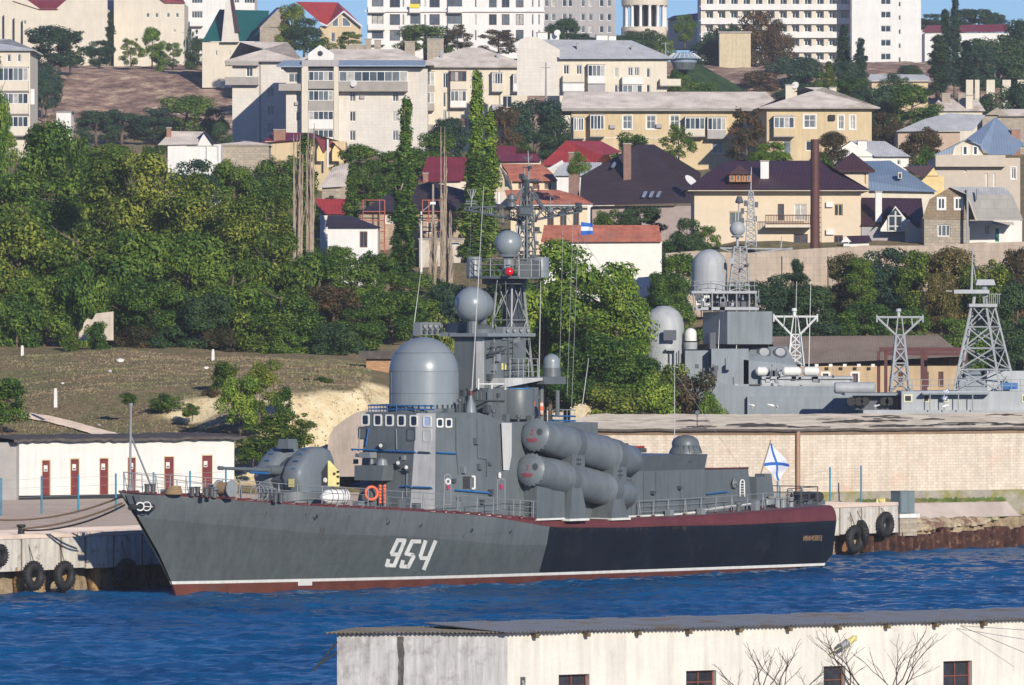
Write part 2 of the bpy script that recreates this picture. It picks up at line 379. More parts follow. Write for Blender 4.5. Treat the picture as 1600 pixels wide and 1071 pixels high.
def rock(b,c,r,m,rg,flat=0.6):
 bm=bmesh.new(); bmesh.ops.create_icosphere(bm,subdivisions=1,radius=r)
 vs=[(c[0]+v.co.x*rg.uniform(0.7,1.2),c[1]+v.co.y*rg.uniform(0.7,1.2),c[2]+v.co.z*flat*rg.uniform(0.7,1.2))for v in bm.verts]
 fs=[[v.index for v in f.verts]for f in bm.faces]; bm.free(); b.add(vs,fs,m)
for _ in range(4200):
 l=L_END+rb.uniform(0,40); q=0.8+rb.random()**1.3*2.2; p=quay(l,q); z=ground(p.x,p.y)
 if z<0 or shore_f(p.x,p.y)>0.42:continue
 rock(b,(p.x,p.y,z+0.02),rb.choice([0.08,0.12,0.18,0.28,0.4]),M_RUB,rb)
tag(b.build('rubble',smooth=0,recalc=False),'pale broken rubble heaped behind the rusty sheet piling','rubble',kind='stuff')
M_ROAD=mat("worn_asphalt",(0.42,0.36,0.32),0.95,0.15,0.6,0.03,4,dr=1.0)
b=MB(); vs=[]; fs=[]
for i in range(40):
 X=21.0+i*0.5; d0=Q0.y+(X-Q0.x)*0.801/0.599+1.0; d1=max(d0+1.5,427.3+(X-17.2)*0.531)
 for j in range(9):D=d0+(d1-d0)*(0.45+0.05*j*1.1); vs.append((X,D,ground(X,D)+0.05))
for i in range(39):
 for j in range(8):fs.append((9*i+j,9*i+9+j,9*i+10+j,9*i+j+1))
b.add(vs,fs,M_ROAD); struct(b.build('road',recalc=False))
M_PATH=mat("trodden_dirt",(0.52,0.42,0.34),0.95,0.15,0.8,0.06,3,dr=1.0)
path_pts=[(-120,640),(-40,643),(0,647),(35,651),(75,657),(115,667),(150,677),(185,686),(230,694)]
pp=[]
for(xa,ya),(xc,yc)in zip(path_pts[:-1],path_pts[1:]):
 for k in range(5):pp.append((xa+(xc-xa)*k/5,ya+(yc-ya)*k/5))
path_pts=pp+[path_pts[-1]]
b=MB(); vs=[]; fs=[]
def hill_hit(px,py):
 D=440.0
 while D<560:
  if gtop(PX(px,D),D)>=PZ(py,D):return D
  D+=0.25
 return 520.0
for i,(px,py)in enumerate(path_pts):
 for s in(0,1):
  hw=2.5+3.0*min(1,i/25)
  D=hill_hit(px,py+(hw if s==0 else-hw)); X=PX(px,D); vs.append((X,D,gtop(X,D)+0.10))
for i in range(len(path_pts)-1):fs.append((2*i,2*i+2,2*i+3,2*i+1))
b.add(vs,fs,M_PATH); struct(b.build('path',recalc=False))
# moored missile corvette.  s = metres aft of the stem, t = metres to po
B0=Vector((-17.1,358.1)); AFT=Vector((0.599,0.801)).normalized(); PORT=Vector((AFT.y,-AFT.x)); SYAW=math.atan2(AFT.y,AFT.x)
ship=empty('missile_corvette',(B0.x,B0.y,0),SYAW,'grey naval missile corvette with the white number 954 on its bow, moored at the quay','warship')
def S(px,py,t):
 """point of the ship on the lengthwise plane t seen at that place -> (s, z)"""
 k=(px-800)/F
 s=(k*(B0.y+t*PORT.y)-B0.x-t*PORT.x)/(AFT.x-k*AFT.y)
 D=B0.y+s*AFT.y+t*PORT.y
 return s,HC-(py-YH)/F*D
def V(s,t,z):return(s,-t,z)
def VP(px,py,t):s,z=S(px,py,t); return(s,-t,z)
SG=mat("ship_grey_paint",(0.125,0.145,0.153),0.42,0.10,0.8,0.012,2.0,streak=0.22,spec=0.4)
SGD=mat("ship_dark_grey",(0.07,0.08,0.09),0.5,0.12,1.0,streak=0.1)
SGL=mat("ship_light_grey_paint",(0.21,0.235,0.25),0.38,0.06,0.9,streak=0.1)
SHULL=mat("hull_grey_paint",(0.105,0.122,0.122),0.45,0.12,0.35,0.05,0.55,streak=0.28,col2=(0.085,0.096,0.092),c2pos=(0.5,0.75),c2scale=0.35,brick=(2.6,1.35,0.018,0.88,0.96))
SHULLT=mat("hull_grey_upper",(0.125,0.143,0.147),0.45,0.1,0.35,0.045,0.6,streak=0.25,brick=(2.6,1.35,0.018,0.88,0.96))
SBLACK=mat("hull_black_paint",(0.010,0.012,0.017),0.35,0.4,0.4,0.035,0.7,streak=0.1,col2=(0.024,0.026,0.03),c2pos=(0.55,0.75),c2scale=0.5)
SRED=mat("deck_edge_red",(0.135,0.035,0.035),0.45,0.15,0.6,streak=0.2)
SREDB=mat("antifouling_red",(0.14,0.042,0.028),0.6,0.25,1.2,col2=(0.09,0.06,0.05),c2pos=(0.55,0.75))
SWHITE=mat("white_line_paint",(0.74,0.73,0.68),0.5,0.08,2,streak=0.15)
SSTRIPE=mat("pale_stripe_paint",(0.56,0.56,0.54),0.5,0.08,1.2,streak=0.25)
SDECK=mat("green_grey_deck",(0.13,0.10,0.095),0.8,0.15,1)
DOMEM=mat("radome_fibreglass",(0.23,0.265,0.285),0.34,0.05,0.7,streak=0.1,spec=0.5)
SBLUE=mat("blue_rail_paint",(0.02,0.13,0.34),0.5)
SPGLASS=glass("bridge_glass",(0.01,0.015,0.025),0.05)
LIFE=mat("orange_plastic",(0.80,0.16,0.07),0.5)
RAILM=mat("rail_grey",(0.26,0.275,0.28),0.5)
RAILD=mat("rail_dark",(0.07,0.075,0.08),0.5)
YEL=mat("pale_yellow_primer",(0.62,0.56,0.22),0.6)
RAFT=mat("white_raft_shell",(0.74,0.73,0.69),0.45)
tab=lambda xs,ys:(lambda s:float(np.interp(s,xs,ys)))
dk=tab([-4.5,-3.5,-2,0,2,4,8,12,18,24,40,50,53.1],[0.05,0.42,1.0,1.65,2.3,2.85,3.75,4.35,4.85,5.0,4.95,4.7,4.55])
dz=tab([-4.5,0,6,14,18,21.5,25,32,42,53.1],[5.36,5.02,4.53,4.08,3.83,3.57,3.33,3.22,3.3,3.52])
rz=tab([-4.5,20,22,26,36,45,53.1],[0.05,0.05,0.16,0.40,0.50,0.70,0.86])
wl=tab([-1.0,0,5,10,15,20,30,45,53.1],[0.02,0.05,1.15,2.25,3.2,3.85,4.35,4.4,4.2])
kz=tab([-4.5,0,8,14,22,30,40,53.1],[4.2,3.7,2.98,2.72,2.08,1.9,1.72,1.42])
wz=tab([-1,52],[0.56,0.12])
def kn(s):return dk(s)*(0.70+0.26*min(1,max(0,(s+4.5)/20)))
def stem_s(z):return float(np.interp(z,[-2.0,0,0.6,2.65,3.98,5.36],[0.9,0,-0.35,-1.85,-3.05,-4.5]))
def hull_t(s,z):
 """half breadth at station s and height z"""
 zr=dz(s)-rz(s)
 w=wl(s)if s>0 else 0.02
 pts=[(-2.0,w*0.55),(0.0,w),(kz(s),max(kn(s),w)),(zr,max(dk(s),w))]
 return float(np.interp(z,[p[0]for p in pts],[p[1]for p in pts]))
def hull_row(u,zfun):
 """u in 0..1 along the length on a row of given height; the row starts on the raked stem and ends on the transom"""
 z=zfun(-4.5);
 for _ in range(6):
  s0=stem_s(z); z=zfun(s0)
 s1=float(np.interp(z,[-2,0,2.2,3.6],[50.5,52.1,53.1,53.1])); s=s0+(sB-s0)*u*2 if u<0.5 else sB+(s1-sB)*(u-0.5)*2; z=zfun(s)
 fade=min(1.0,max(0.0,(s-s0)/2.5))**0.8
 return s,z,fade
rows=[(lambda s:-2.0,'r'),(lambda s:-0.3,'r'),(lambda s:wz(s),'r'),(lambda s:wz(s)+0.15,'w'),(lambda s:(wz(s)+kz(s))*0.5,'g'),(lambda s:kz(s),'g'),(lambda s:(kz(s)+dz(s)-rz(s))*0.5,'u'),(lambda s:dz(s)-rz(s),'u')]
sB=S(852,860,4.7)[0]
us=[k/96 for k in range(97)]
def black_at(s):return s>sB
def hull_side(side):
 grid=[]
 for zf,_ in rows:
  r=[]
  for u in us:
   s,z,fd=hull_row(u,zf); t=hull_t(s,z); t=max(0.03,t*(0.25+0.75*fd)if s<2.5 else t)
   r.append([s,t,z])
  grid.append(r)
 for k in range(1,6):
  a=R(90)*k/5; r=[]
  for u in us:
   s=-4.5+(sB+4.5)*u*2 if u<0.5 else sB+(53.1-sB)*(u-0.5)*2; h=rz(s); t=hull_t(s,dz(s)-h)
   rad=min(h,0.9*dk(s)); wob=0.55*h
   r.append((s,max(0.02,t-wob*(1-math.cos(a))),dz(s)-h+h*math.sin(a)))
  grid.append(r)
 return grid
b=MB()
for side in(1,-1):
 G=hull_side(side); cn=len(us)
 for i in range(len(G)-1):
  if i<2:base=SREDB
  elif i<3:base=SWHITE
  elif i<5:base=SHULL
  elif i<7:base=SHULLT
  else:base=SRED
  for j in range(cn-1):
   q=[G[i][j],G[i][j+1],G[i+1][j+1],G[i+1][j]]
   ms=sum(p[0]for p in q)/4; m=base
   if i in(3,4,5,6)and ms>sB+.01:m=SBLACK
   if i in(0,1)and ms>sB+24:m=SBLACK
   b.add([V(p[0],p[1]*side,p[2])for p in q],[(0,1,2,3)],m)
 for i in range(len(G)-1):
  p,q=G[i][-1],G[i+1][-1]
  b.add([V(p[0],p[1]*side,p[2]),V(q[0],q[1]*side,q[2]),V(q[0],0,q[2]),V(p[0],0,p[2])],[(0,1,2,3)],SBLACK if i<7 else SRED)
 top=G[-1]
 for j in range(cn-1):
  p,q=top[j],top[j+1]
  b.add([V(p[0],p[1]*side,p[2]),V(q[0],q[1]*side,q[2]),V(q[0],0,q[2]+0.05),V(p[0],0,p[2]+0.05)],[(0,1,2,3)],SDECK)
hull=b.build('hull',ship,smooth=25,merge=True)
def on_hull(px,py,off=0.02):
 t=4.0
 for _ in range(12):s,z=S(px,py,t); t=hull_t(s,z)
 return Vector(V(s,t+off,z))
# number 954
def stroke(b,pts,w,m,off=0.025,wx=None):
 """thick polyline given in photo pixels laid on the hull plating"""
 for(x0,y0),(x1,y1)in zip(pts[:-1],pts[1:]):
  L_=math.hypot(x1-x0,y1-y0); dx,dy=(x1-x0)/L_,(y1-y0)/L_; nx_,ny_=-dy*w/2,dx*w/2
  x0-=dx*w*0.33; y0-=dy*w*0.33; x1+=dx*w*0.33; y1+=dy*w*0.33
  n=4
  for k in range(n):
   a,c=k/n,(k+1)/n
   P_=[(x0+(x1-x0)*a+nx_,y0+(y1-y0)*a+ny_),(x0+(x1-x0)*c+nx_,y0+(y1-y0)*c+ny_),(x0+(x1-x0)*c-nx_,y0+(y1-y0)*c-ny_),(x0+(x1-x0)*a-nx_,y0+(y1-y0)*a-ny_)]
   b.add([on_hull(*p,off)for p in P_],[(0,1,2,3)],m)
Z4=lambda x,y:(400+x/4,750+y/4)
digits=[[[(884,378),(926,379),(914,415),(862,536)],[(884,378),(847,456),(850,466),(888,467)],[(862,536),(815,534),(824,503)]],[[(1022,386),(974,385),(938,462),(977,470),(982,482),(951,543),(906,541),(915,510)]],[[(1056,386),(1027,474),(1032,489),(1074,490)],[(1118,387),(1048,556)]]]
for nm,d in zip(('nine','five','four'),digits):
 b=MB()
 for st in d:stroke(b,[Z4(*p)for p in st],5.9,SWHITE,0.02+0.004*d.index(st))
 b.build('hull_number',hull,smooth=0,label='white painted figure '+{'nine':'9','five':'5','four':'4'}[nm])
try:
 cu=bpy.data.curves.new('n','FONT'); cu.body='ИВАНОВЕЦ'; cu.size=0.42; cu.extrude=0.01; to=bpy.data.objects.new('n',cu); COL.objects.link(to)
 bpy.context.view_layer.update(); me=bpy.data.meshes.new_from_object(to.evaluated_get(bpy.context.evaluated_depsgraph_get())); bpy.data.objects.remove(to)
 a=on_hull(1253.5,845.5); c=on_hull(1282.5,844.5); wd=max(v.co.x for v in me.vertices); e=(c-a); hh=max(v.co.y for v in me.vertices)
 up=(on_hull(1256,837)-a); up=Vector((0,up.y*1.0,up.z))
 out=Vector((0,-1,0))
 for v in me.vertices:v.co=a+e*(v.co.x/wd)+up*(v.co.y/hh)*0.95+out*(0.03+v.co.z)
 me.materials.append(mat("faded_brass",(0.35,0.22,0.13),0.5)); no=bpy.data.objects.new('name_lettering',me); COL.objects.link(no); no.parent=hull
except Exception as ex:print('text',ex)
for px,py,r in((493,807,0.16),(606,816,0.12),(657,820,0.12),(736,828,0.13),(797,830,0.12)):
 c=on_hull(px,py,0.0); b=MB(); b.lathe(c+Vector((0,0.05,0)),(0.15,-1,-0.25),[(0,r),(0.11,r),(0.11,r*0.72),(0.06,r*0.7)],SHULLT,14)
 b.lathe(c,(0.15,-1,-0.25),[(0.02,r*0.7),(0.085,r*0.7)],M_DARK if px<500 or px==736 else SGD,14); b.build('porthole',hull)
b=MB(); a=[on_hull(*p,0.03)for p in((465,908.5),(487,908.5),(487,915),(465,915.5))]; b.add(a,[(0,1,2,3)],SWHITE); b.build('white_patch',hull,smooth=0)
b=MB()
a0=Vector(VP(208,775,0.5));
for x0,x1 in((196,203),(207,216)):
 b.add([on_hull(x0,773,0.02),on_hull(x1,773,0.02),on_hull(x1+6,789,0.03),on_hull(x0+6,789,0.03)],[(0,1,2,3)],SGD)
c=on_hull(203,793,0.22); b.tube(c+Vector((-0.55,-0.25,0.02)),c+Vector((1.2,-0.3,0)),0.16,M_DARK,n=8)
b.lathe(c+Vector((0.95,-0.3,-0.02)),(1,-0.3,0),[(0,0.2),(0.14,0.2)],M_DARK,12)
b.torus(c+Vector((0.0,-0.45,0.05)),(-0.6,-0.8,0),0.2,0.04,SWHITE,16,6); b.torus(c+Vector((0.55,-0.42,0.05)),(-0.6,-0.8,0),0.22,0.03,SWHITE,16,6)
b.tube(c+Vector((0.2,-0.45,0.05)),c+Vector((0.9,-0.5,0.02)),0.03,SWHITE)
b.build('anchor',ship)
M_RS=mat("rust_streak",(0.085,0.055,0.04),0.9,.5,5); rr_=random.Random(4)
for k in range(30):
 s_=(24.8+rr_.random()*14)if k<20 else rr_.uniform(1,20); z_=dz(s_)-rz(s_)-(0.05 if k<20 else rr_.choice([.4,1.1])); h_=rr_.uniform(.12,.3)if k<20 else rr_.uniform(.2,.7); w_=rr_.uniform(.02,.05)
 b=MB(); b.add([V(s_-w_,hull_t(s_-w_,z_)+.015,z_),V(s_+w_,hull_t(s_+w_,z_)+.015,z_),V(s_+w_*.3,hull_t(s_,z_-h_)+.015,z_-h_)],[(0,1,2)],M_RS); b.build('rust_streak',hull,smooth=0,recalc=False)
# jack staff
b=MB(); p0=Vector(VP(203,768,0.0)); p1=Vector(VP(204.5,634,0.0)); b.tube(p0,p1,0.075,RAILM,0.05); b.tube(Vector(VP(205,683,0)),Vector(VP(238,764,0)),0.05,RAILM)
b.lathe(p1,(0,0,1),[(0,0.1),(0.12,0.1)],RAILM,8); b.lathe(p0,(0,0,1),[(-0.1,0.16),(0.35,0.1)],RAILM,8); b.build('jack_staff',ship)
# deck rails: stanchions follow the deck edge, three wires
def rail(name,stations,side,h=0.95,inset=0.18,m=RAILM,wires=3,par=ship,zf=None,r=0.022,doubled=()):
 b=MB(); prev=None
 for i,s in enumerate(stations):
  t=(hull_t(s,dz(s)-rz(s))-rz(s)*0.55-inset)*side if not callable(side)else side(s); z=(zf or dz)(s)
  q=Vector(V(s,t,z)); lean=Vector((0,-0.04 if(callable(side)or side>0)else 0.04,0)); top=q+lean+Vector((0,0,h))
  b.tube(q,top,r*1.25,m,n=5)
  if i in doubled:b.tube(q+Vector((0.28,0,0)),top-Vector((0,0,0.1)),r,m,n=4)
  b.box(q.x-0.07,q.x+0.07,q.y-0.07,q.y+0.07,q.z-0.02,q.z+0.09,SRED)
  if prev:
   for w in range(wires):f=(w+1)/wires; b.tube(prev[0].lerp(prev[1],f),q.lerp(top,f),r*(0.8 if w==wires-1 else 0.55),m,n=4,cap=False)
  prev=(q,top)
 return b.build(name,par,smooth=40)
rail('deck_rail',[-4.1,-3.5,-2.4,-1.6,-0.7,0.4,1.4,2.4,3.6,4.8,6.0,7.6,9.2,10.8],1,1.0,doubled=(0,2,4,7,9))
rail('deck_rail',[12.0,13.3,14.9,16.5,17.6,19.2,20.6,22.4,24.0],1,0.95,doubled=(2,4))
rail('deck_rail',[-4.1,-2.8,-1.5,0,1.5,3,4.5,6,8,10,12,14,16,18,20,22],-1,1.0)
rail('deck_rail',[34.5,35.9,37.3,38.9,40.5,42.0,43.6,45.2,46.8,48.2],1,0.9,doubled=(0,3,6,8),inset=0.55)
rail('deck_rail',[26,29,32,35,38,41,44,47,50,52],-1,0.9)
b=MB()
for s in np.arange(-4.0,24,0.9):
 t=hull_t(s,dz(s))-0.08; b.box(s,s+0.86,-t-0.04-0.02,-t+0.05,dz(s)-0.02,dz(s)+0.07,SRED)
b.build('toe_rail',ship,smooth=0)
# gun turret on its ring
gc=S(455,766,0.0)[0]
def G_(ds,dt,z):return V(gc+ds,dt,z)
tz=dz(gc)+0.1
b=MB(); b.lathe(V(gc,0,tz-0.2),(0,0,1),[(0,1.75),(0.85,1.7),(0.9,1.5)],SG,32); b.build('turret_ring',ship)
turret=MB()
zb=tz+0.62
prof=[(-1.0,0.0),(-1.4,0.8),(-1.2,1.3),(-0.6,1.9),(0.1,2.3),(0.9,2.35),(1.5,2.2),(1.8,1.7),(1.85,0.9),(1.75,0.0)]; STUR=mat('turret_grey_paint',(0.16,0.185,0.205),0.45,0.1,1.0,0.01,2,streak=.15)
def lobe(t0,t1,k0=0.86,k1=0.86,shrink=1.0):
 ts=[(t0,k0),(t0+0.14,0.96),(t0+0.32,1.0),(t1-0.32,1.0),(t1-0.14,0.96),(t1,k1)]
 v=[]; n=len(prof); cx,cz=0.4,0.6
 for t,k in ts:
  for(x,z)in prof:kk=k*shrink if z>0.4 else k; v.append(G_(cx+(x-cx)*kk,t,zb+(cz+(z-cz)*kk if z>0.01 else 0)))
 f=[]
 for i in range(len(ts)-1):
  for j in range(n):f.append((i*n+j,i*n+(j+1)%n,(i+1)*n+(j+1)%n,(i+1)*n+j))
 f.append(tuple(range(n))); f.append(tuple(range((len(ts)-1)*n,len(ts)*n)))
 turret.add(v,f,STUR)
lobe(0.3,1.56); lobe(-1.56,-0.3); turret.add([G_(x*0.86,t,zb+z*0.78)for t in(-0.4,0.4)for(x,z)in prof],[tuple(range(10)),tuple(range(10,20))]+[(j,(j+1)%10,(j+1)%10+10,j+10)for j in range(10)],SGD)
turret.lathe(V(gc+0.2,0,tz+0.55),(0,0,1),[(0,1.5),(0.2,1.52)],SG,30)
turret.box(gc-0.5,gc+0.35,-0.2,0.25+0.3,zb+2.25,zb+2.75,SG,0.06)
tur=turret.build('gun_turret',ship,smooth=50)
b=MB(); b.tube(G_(-0.6,0,zb+1.12),G_(-1.9,0,zb+1.17),0.27,SG,0.24,n=14); b.tube(G_(-1.9,0,zb+1.17),G_(-5.6,0,zb+1.33),0.12,SG,0.075,n=12)
b.tube(G_(-1.5,0,zb+0.98),G_(-3.4,0,zb+1.08),0.07,SBLUE,n=8); b.lathe(G_(-5.6,0,zb+1.33),(-1,0,0.04),[(0,0.1),(0.35,0.11),(0.36,0.06)],SG,12); b.build('gun_barrel',ship)
b=MB(); d0=1.585
opening=[(1.05,0.35),(0.55,0.35),(0.55,1.05),(1.05,1.55)]
b.add([G_(x,d0,zb+z)for x,z in opening],[(0,1,2,3)],M_DARK); b.lathe(G_(0.8,1.6,zb+0.62),(0,-1,0),[(0,0.14),(0.06,0.12)],SWHITE,10)
b.build('hatch_opening',tur,smooth=0)
b=MB(); hh=G_(1.1,1.56,zb)
door=[(0,0.3),(0.62,0.28),(0.62,1.05),(0.10,1.62),(0,1.62)]
dd=Vector((0.80,-0.62,0)).normalized()
v=[Vector(hh)+dd*x+Vector((0,0,z))for x,z in door]; nrm=Vector((dd.y,-dd.x,0))*0.07
b.add(v+[p-nrm for p in v],[(0,1,2,3,4),(9,8,7,6,5)]+[(i,(i+1)%5,(i+1)%5+5,i+5)for i in range(5)],YEL)
o=b.build('hatch_door',tur,smooth=0,label='open hatch door with pale yellow inner face')
b=MB(); c=Vector(hh)+dd*0.3+Vector((0,0,0.95)); b.box(c.x-0.06,c.x+0.06,c.y-0.09,c.y-0.02,c.z-0.06,c.z+0.06,SRED)
for z in(0.45,0.8,1.05):c=Vector(hh)+dd*0.5+Vector((0,0,z)); b.box(c.x-0.05,c.x+0.05,c.y-0.1,c.y,c.z-0.05,c.z+0.05,M_DARK)
b.build('latch',o,smooth=0)
b=MB(); b.quad(G_(-1.36,1.3,zb+0.85),G_(-1.36,0.9,zb+0.85),G_(-1.36,0.9,zb+0.3),G_(-1.36,1.3,zb+0.3),YEL); b.build('inner_plate',tur,smooth=0)
b=MB()
for x,z,t in((-0.95,1.62,1.1),(-0.6,1.97,1.1),(-0.2,2.24,1.1),(-1.2,1.2,1.1),(-0.6,1.97,-0.8),(-0.95,1.62,-0.8)):
 b.tube(G_(x-0.03,t-0.14,zb+z+0.04),G_(x-0.03,t+0.14,zb+z+0.04),0.03,SBLUE,n=5)
b.build('step',tur)
# bow deck fittings
def fit(name,px,t,build,label=None):
 s=S(px,770,t)[0]; z=dz(s); b=MB(); build(b,Vector(V(s,t,z))); return b.build(name,ship,label=label)
fit('capstan',483-150,1.0,lambda b,c:b.lathe(c,(0,0,1),[(0,0.25),(0.15,0.2),(0.5,0.17),(0.6,0.27),(0.7,0.2)],SG,16))
fit('vent_head',449-114,2.0,lambda b,c:b.lathe(c,(0,0,1),[(0,0.14),(0.35,0.14),(0.4,0.26),(0.55,0.2)],SG,12))
M_ROPE=mat("manila_rope",(0.30,0.20,0.11),0.95,0.4,20,0.01,60)
fit('rope_coil',271,1.2,lambda b,c:[b.torus(c+Vector((0,0,0.08+0.09*k)),(0,0.05*k,1),0.42-0.03*k,0.07,M_ROPE,20,6)for k in range(4)])
fit('rope_reel',352,2.2,lambda b,c:(b.tube(c+Vector((0,-0.4,0.5)),c+Vector((0,0.4,0.5)),0.33,M_ROPE,n=18),b.lathe(c+Vector((0,-0.45,0.5)),(0,1,0),[(0,0.45),(0.05,0.45)],RAILM,20),b.lathe(c+Vector((0,0.4,0.5)),(0,1,0),[(0,0.45),(0.05,0.45)],RAILM,20),b.box(c.x-0.2,c.x+0.2,c.y-0.45,c.y+0.45,c.z,c.z+0.1,SRED)))
for px,t in((300,1.6),(322,2.4),(409,2.6),(430,3.2),(230,0.6)):
 fit('bollard',px,t,lambda b,c:(b.lathe(c,(0,0,1),[(0,0.13),(0.4,0.13),(0.42,0.17),(0.47,0.15)],RAILD,10),b.lathe(c+Vector((0.45,0,0)),(0,0,1),[(0,0.13),(0.4,0.13),(0.42,0.17),(0.47,0.15)],RAILD,10)))
b=MB()
for k in range(5):
 s=S(400+k*7,770,2.5)[0]; b.torus(V(s,2.6,dz(s)+0.45),(0.3,1,0),0.42-0.03*k,0.02,RAILM,18,5)
b.build('hose_coil',ship)
s0=S(515,785,3.3)[0]; b=MB(); zc=dz(s0)+0.48
b.lathe(V(s0-0.1,3.15,zc),(1,-0.25,0),[(-0.35,0.08),(-0.2,0.2),(0,0.37),(0.1,0.39),(1.2,0.39),(1.3,0.36),(1.38,0.2)],RAFT,20)
o=b.build('raft_canister',ship); b=MB()
for k in(0.15,0.5,0.85,1.15):q=Vector((s0-0.1,-3.15,zc))+Vector((1,-0.25,0)).normalized()*k; b.torus(q,(1,-0.25,0),0.395,0.02,RAILD,20,5)
b.box(s0+0.1,s0+0.9,-3.5,-3.1,zc-0.5,zc-0.35,RAILM); b.build('strap',o)
# bridge deckhouse
zr_=9.1
def dkz(s):return dz(s)-0.02
bot=[(18.3,2.6),(22.7,4.2),(27.6,4.2),(27.6,-4.2),(22.7,-4.2),(18.3,-2.6)]
top=[(18.7,2.35),(22.9,3.9),(27.6,3.9),(27.6,-3.9),(22.9,-3.9),(18.7,-2.35)]
ztop=lambda s:9.1 if s<22 else(9.1-(s-22)*0.42 if s<23.4 else 8.55)
b=MB()
v=[V(s,t,3.2)for s,t in bot]+[V(s,t,9.1 if s<20 else 8.55)for s,t in top]
b.add(v,[(0,1,7,6),(5,0,6,11),(4,5,11,10),(1,2,8,7),(2,3,9,8),(3,4,10,9)],SG)
b.add([V(18.7,2.35,9.1),V(22.9,3.9,8.55),V(27.6,3.9,8.55),V(27.6,-3.9,8.55),V(22.9,-3.9,8.55),V(18.7,-2.35,9.1),V(21.2,3.3,9.08),V(21.2,-3.3,9.08)],[(0,6,7,5),(6,1,4,7),(1,2,3,4)],SG)
b.add([V(18.7,2.35,9.1),V(22.9,3.9,8.55),V(21.2,3.3,9.08)],[(0,1,2)],SG)
house=b.build('bridge_deckhouse',ship,smooth=20)
def face_pt(px,py,A,Bv,Cv,off=0.02):
 """where the view ray through a photo pixel meets the plane A,B,C given in ship coordinates (s,-t,z); returned in ship coordinates, pushed out by off"""
 O=Matrix.Rotation(-SYAW,3,'Z')@Vector((-B0.x,-B0.y,HC)); d=Matrix.Rotation(-SYAW,3,'Z')@Vector(((px-800)/F,1,-(py-YH)/F))
 n=(Bv-A).cross(Cv-A).normalized()
 if n.dot(d)>0:n=-n
 return O+d*((A-O).dot(n)/d.dot(n))+n*off,n
FA,FB,FC=Vector(V(18.3,2.6,3.2)),Vector(V(18.3,-2.6,3.2)),Vector(V(18.7,-2.35,9.1))
SA,SB_,SC=Vector(V(18.3,2.6,3.2)),Vector(V(22.7,4.2,3.2)),Vector(V(22.9,3.9,8.55))
def FP(px,py,off=0.02):return face_pt(px,py,FA,FB,FC,off)[0]
def SP(px,py,off=0.02):return face_pt(px,py,SA,SB_,SC,off)[0]
b=MB(); L0=FP(651,646,.012); L1=FP(641,796,.012); e0=Vector(V(18.7,2.35,9.08)); e1=Vector(V(18.3,2.6,3.3)); nf=face_pt(600,700,FA,FB,FC)[1]*0.012
b.add([L0,L1,e1+nf,e0+nf],[(0,1,2,3)],SSTRIPE); b.build('white_stripe',house,smooth=0)
def ship_window(px,py,w,h,fn,parent,frame=SWHITE,gl=SPGLASS,th=0.055):
 c=[fn(px-w/2,py-h/2,0),fn(px+w/2,py-h/2,0),fn(px+w/2,py+h/2,0),fn(px-w/2,py+h/2,0)]
 n=(c[1]-c[0]).cross(c[3]-c[0]).normalized(); view=Vector((-0.8,-0.6,0.1))
 if n.dot(view)<0:n=-n
 ctr=sum(c,Vector())/4; ux=(c[1]-c[0])/2; uy=(c[3]-c[0])/2
 def ring(k,ry):
  pts=[]
  for sx,sy in((-1,-1),(1,-1),(1,1),(-1,1)):
   for a in range(4):
    ang=math.atan2(sy,sx)+R(-45+30*a); rr=0.35*ux.length
    pts.append(ctr+(ux-ux.normalized()*(rr+ry))*sx+(uy-uy.normalized()*(rr+ry))*sy+(ux.normalized()*math.cos(ang)+uy.normalized()*math.sin(ang))*rr+n*k)
  return pts
 o_,i_=ring(0.0,0),ring(th,0); j_=ring(th,0.075); k_=ring(0.02,0.075); N=16
 b=MB(); b.add(o_+i_+j_+k_,[(r*N+i,r*N+(i+1)%N,(r+1)*N+(i+1)%N,(r+1)*N+i)for r in range(3)for i in range(N)],frame)
 w_=b.build('window',parent,smooth=30); g_=MB(); g_.add(ring(0.025,0.075),[tuple(range(16))],gl); g_.build('pane',w_,smooth=0,recalc=True); return w_
SKYGL=glass("sky_reflection_pane",(0.35,0.42,0.6),0.15)  # pale blue pane: the sky's reflection is painted into its colour
for px in(571.3,590.8,609,627.5,647):ship_window(px,656.5+(px-571)*0.02,12.6,18.5,FP,house)
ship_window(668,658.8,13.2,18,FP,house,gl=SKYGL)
for px,py in((686.8,661),(700.6,661.3)):ship_window(px,py,10.6,14.5,SP,house)
for px,py,fn in((567,677,FP),(642.5,679.5,FP),(668,681,FP)):ship_window(px,py,14,20,fn,house,frame=SGD if px<660 else SSTRIPE,gl=SG if px<660 else SSTRIPE,th=0.04)
def bar(name,pts,r,m,par,fn,off=0.12,brackets=True):
 b=MB(); p=[fn(x,y,off)for x,y in pts]; b.path(p,r,m,6)
 if brackets:
  for(x0,y0),(x1,y1)in zip(pts[:-1],pts[1:]):
   n=max(2,int(abs(x1-x0)/9))
   for k in range(n+1):x=x0+(x1-x0)*k/n; y=y0+(y1-y0)*k/n; b.tube(fn(x,y,off),fn(x,y+2,0),r*0.6,m,n=4)
 return b.build(name,par)
bar('grab_rail',[(551,702.5),(650,706.5)],0.05,SBLUE,house,FP); bar('grab_rail',[(656,706.5),(673,707.5)],0.04,RAILD,house,FP); bar('grab_rail',[(681,707.5),(711,709)],0.05,SBLUE,house,SP)
bar('grab_rail',[(647,761.5),(676,762.5)],0.05,SBLUE,house,FP); bar('grab_rail',[(629,760),(642,760)],0.05,SBLUE,house,FP); bar('grab_rail',[(710,766),(769,771)],0.05,SBLUE,house,SP)
bar('grab_rail',[(578,670),(576,683),(574,697)],0.04,SBLUE,house,FP,brackets=False); bar('grab_rail',[(554,757),(583,756)],0.05,SBLUE,house,FP)
b=MB()
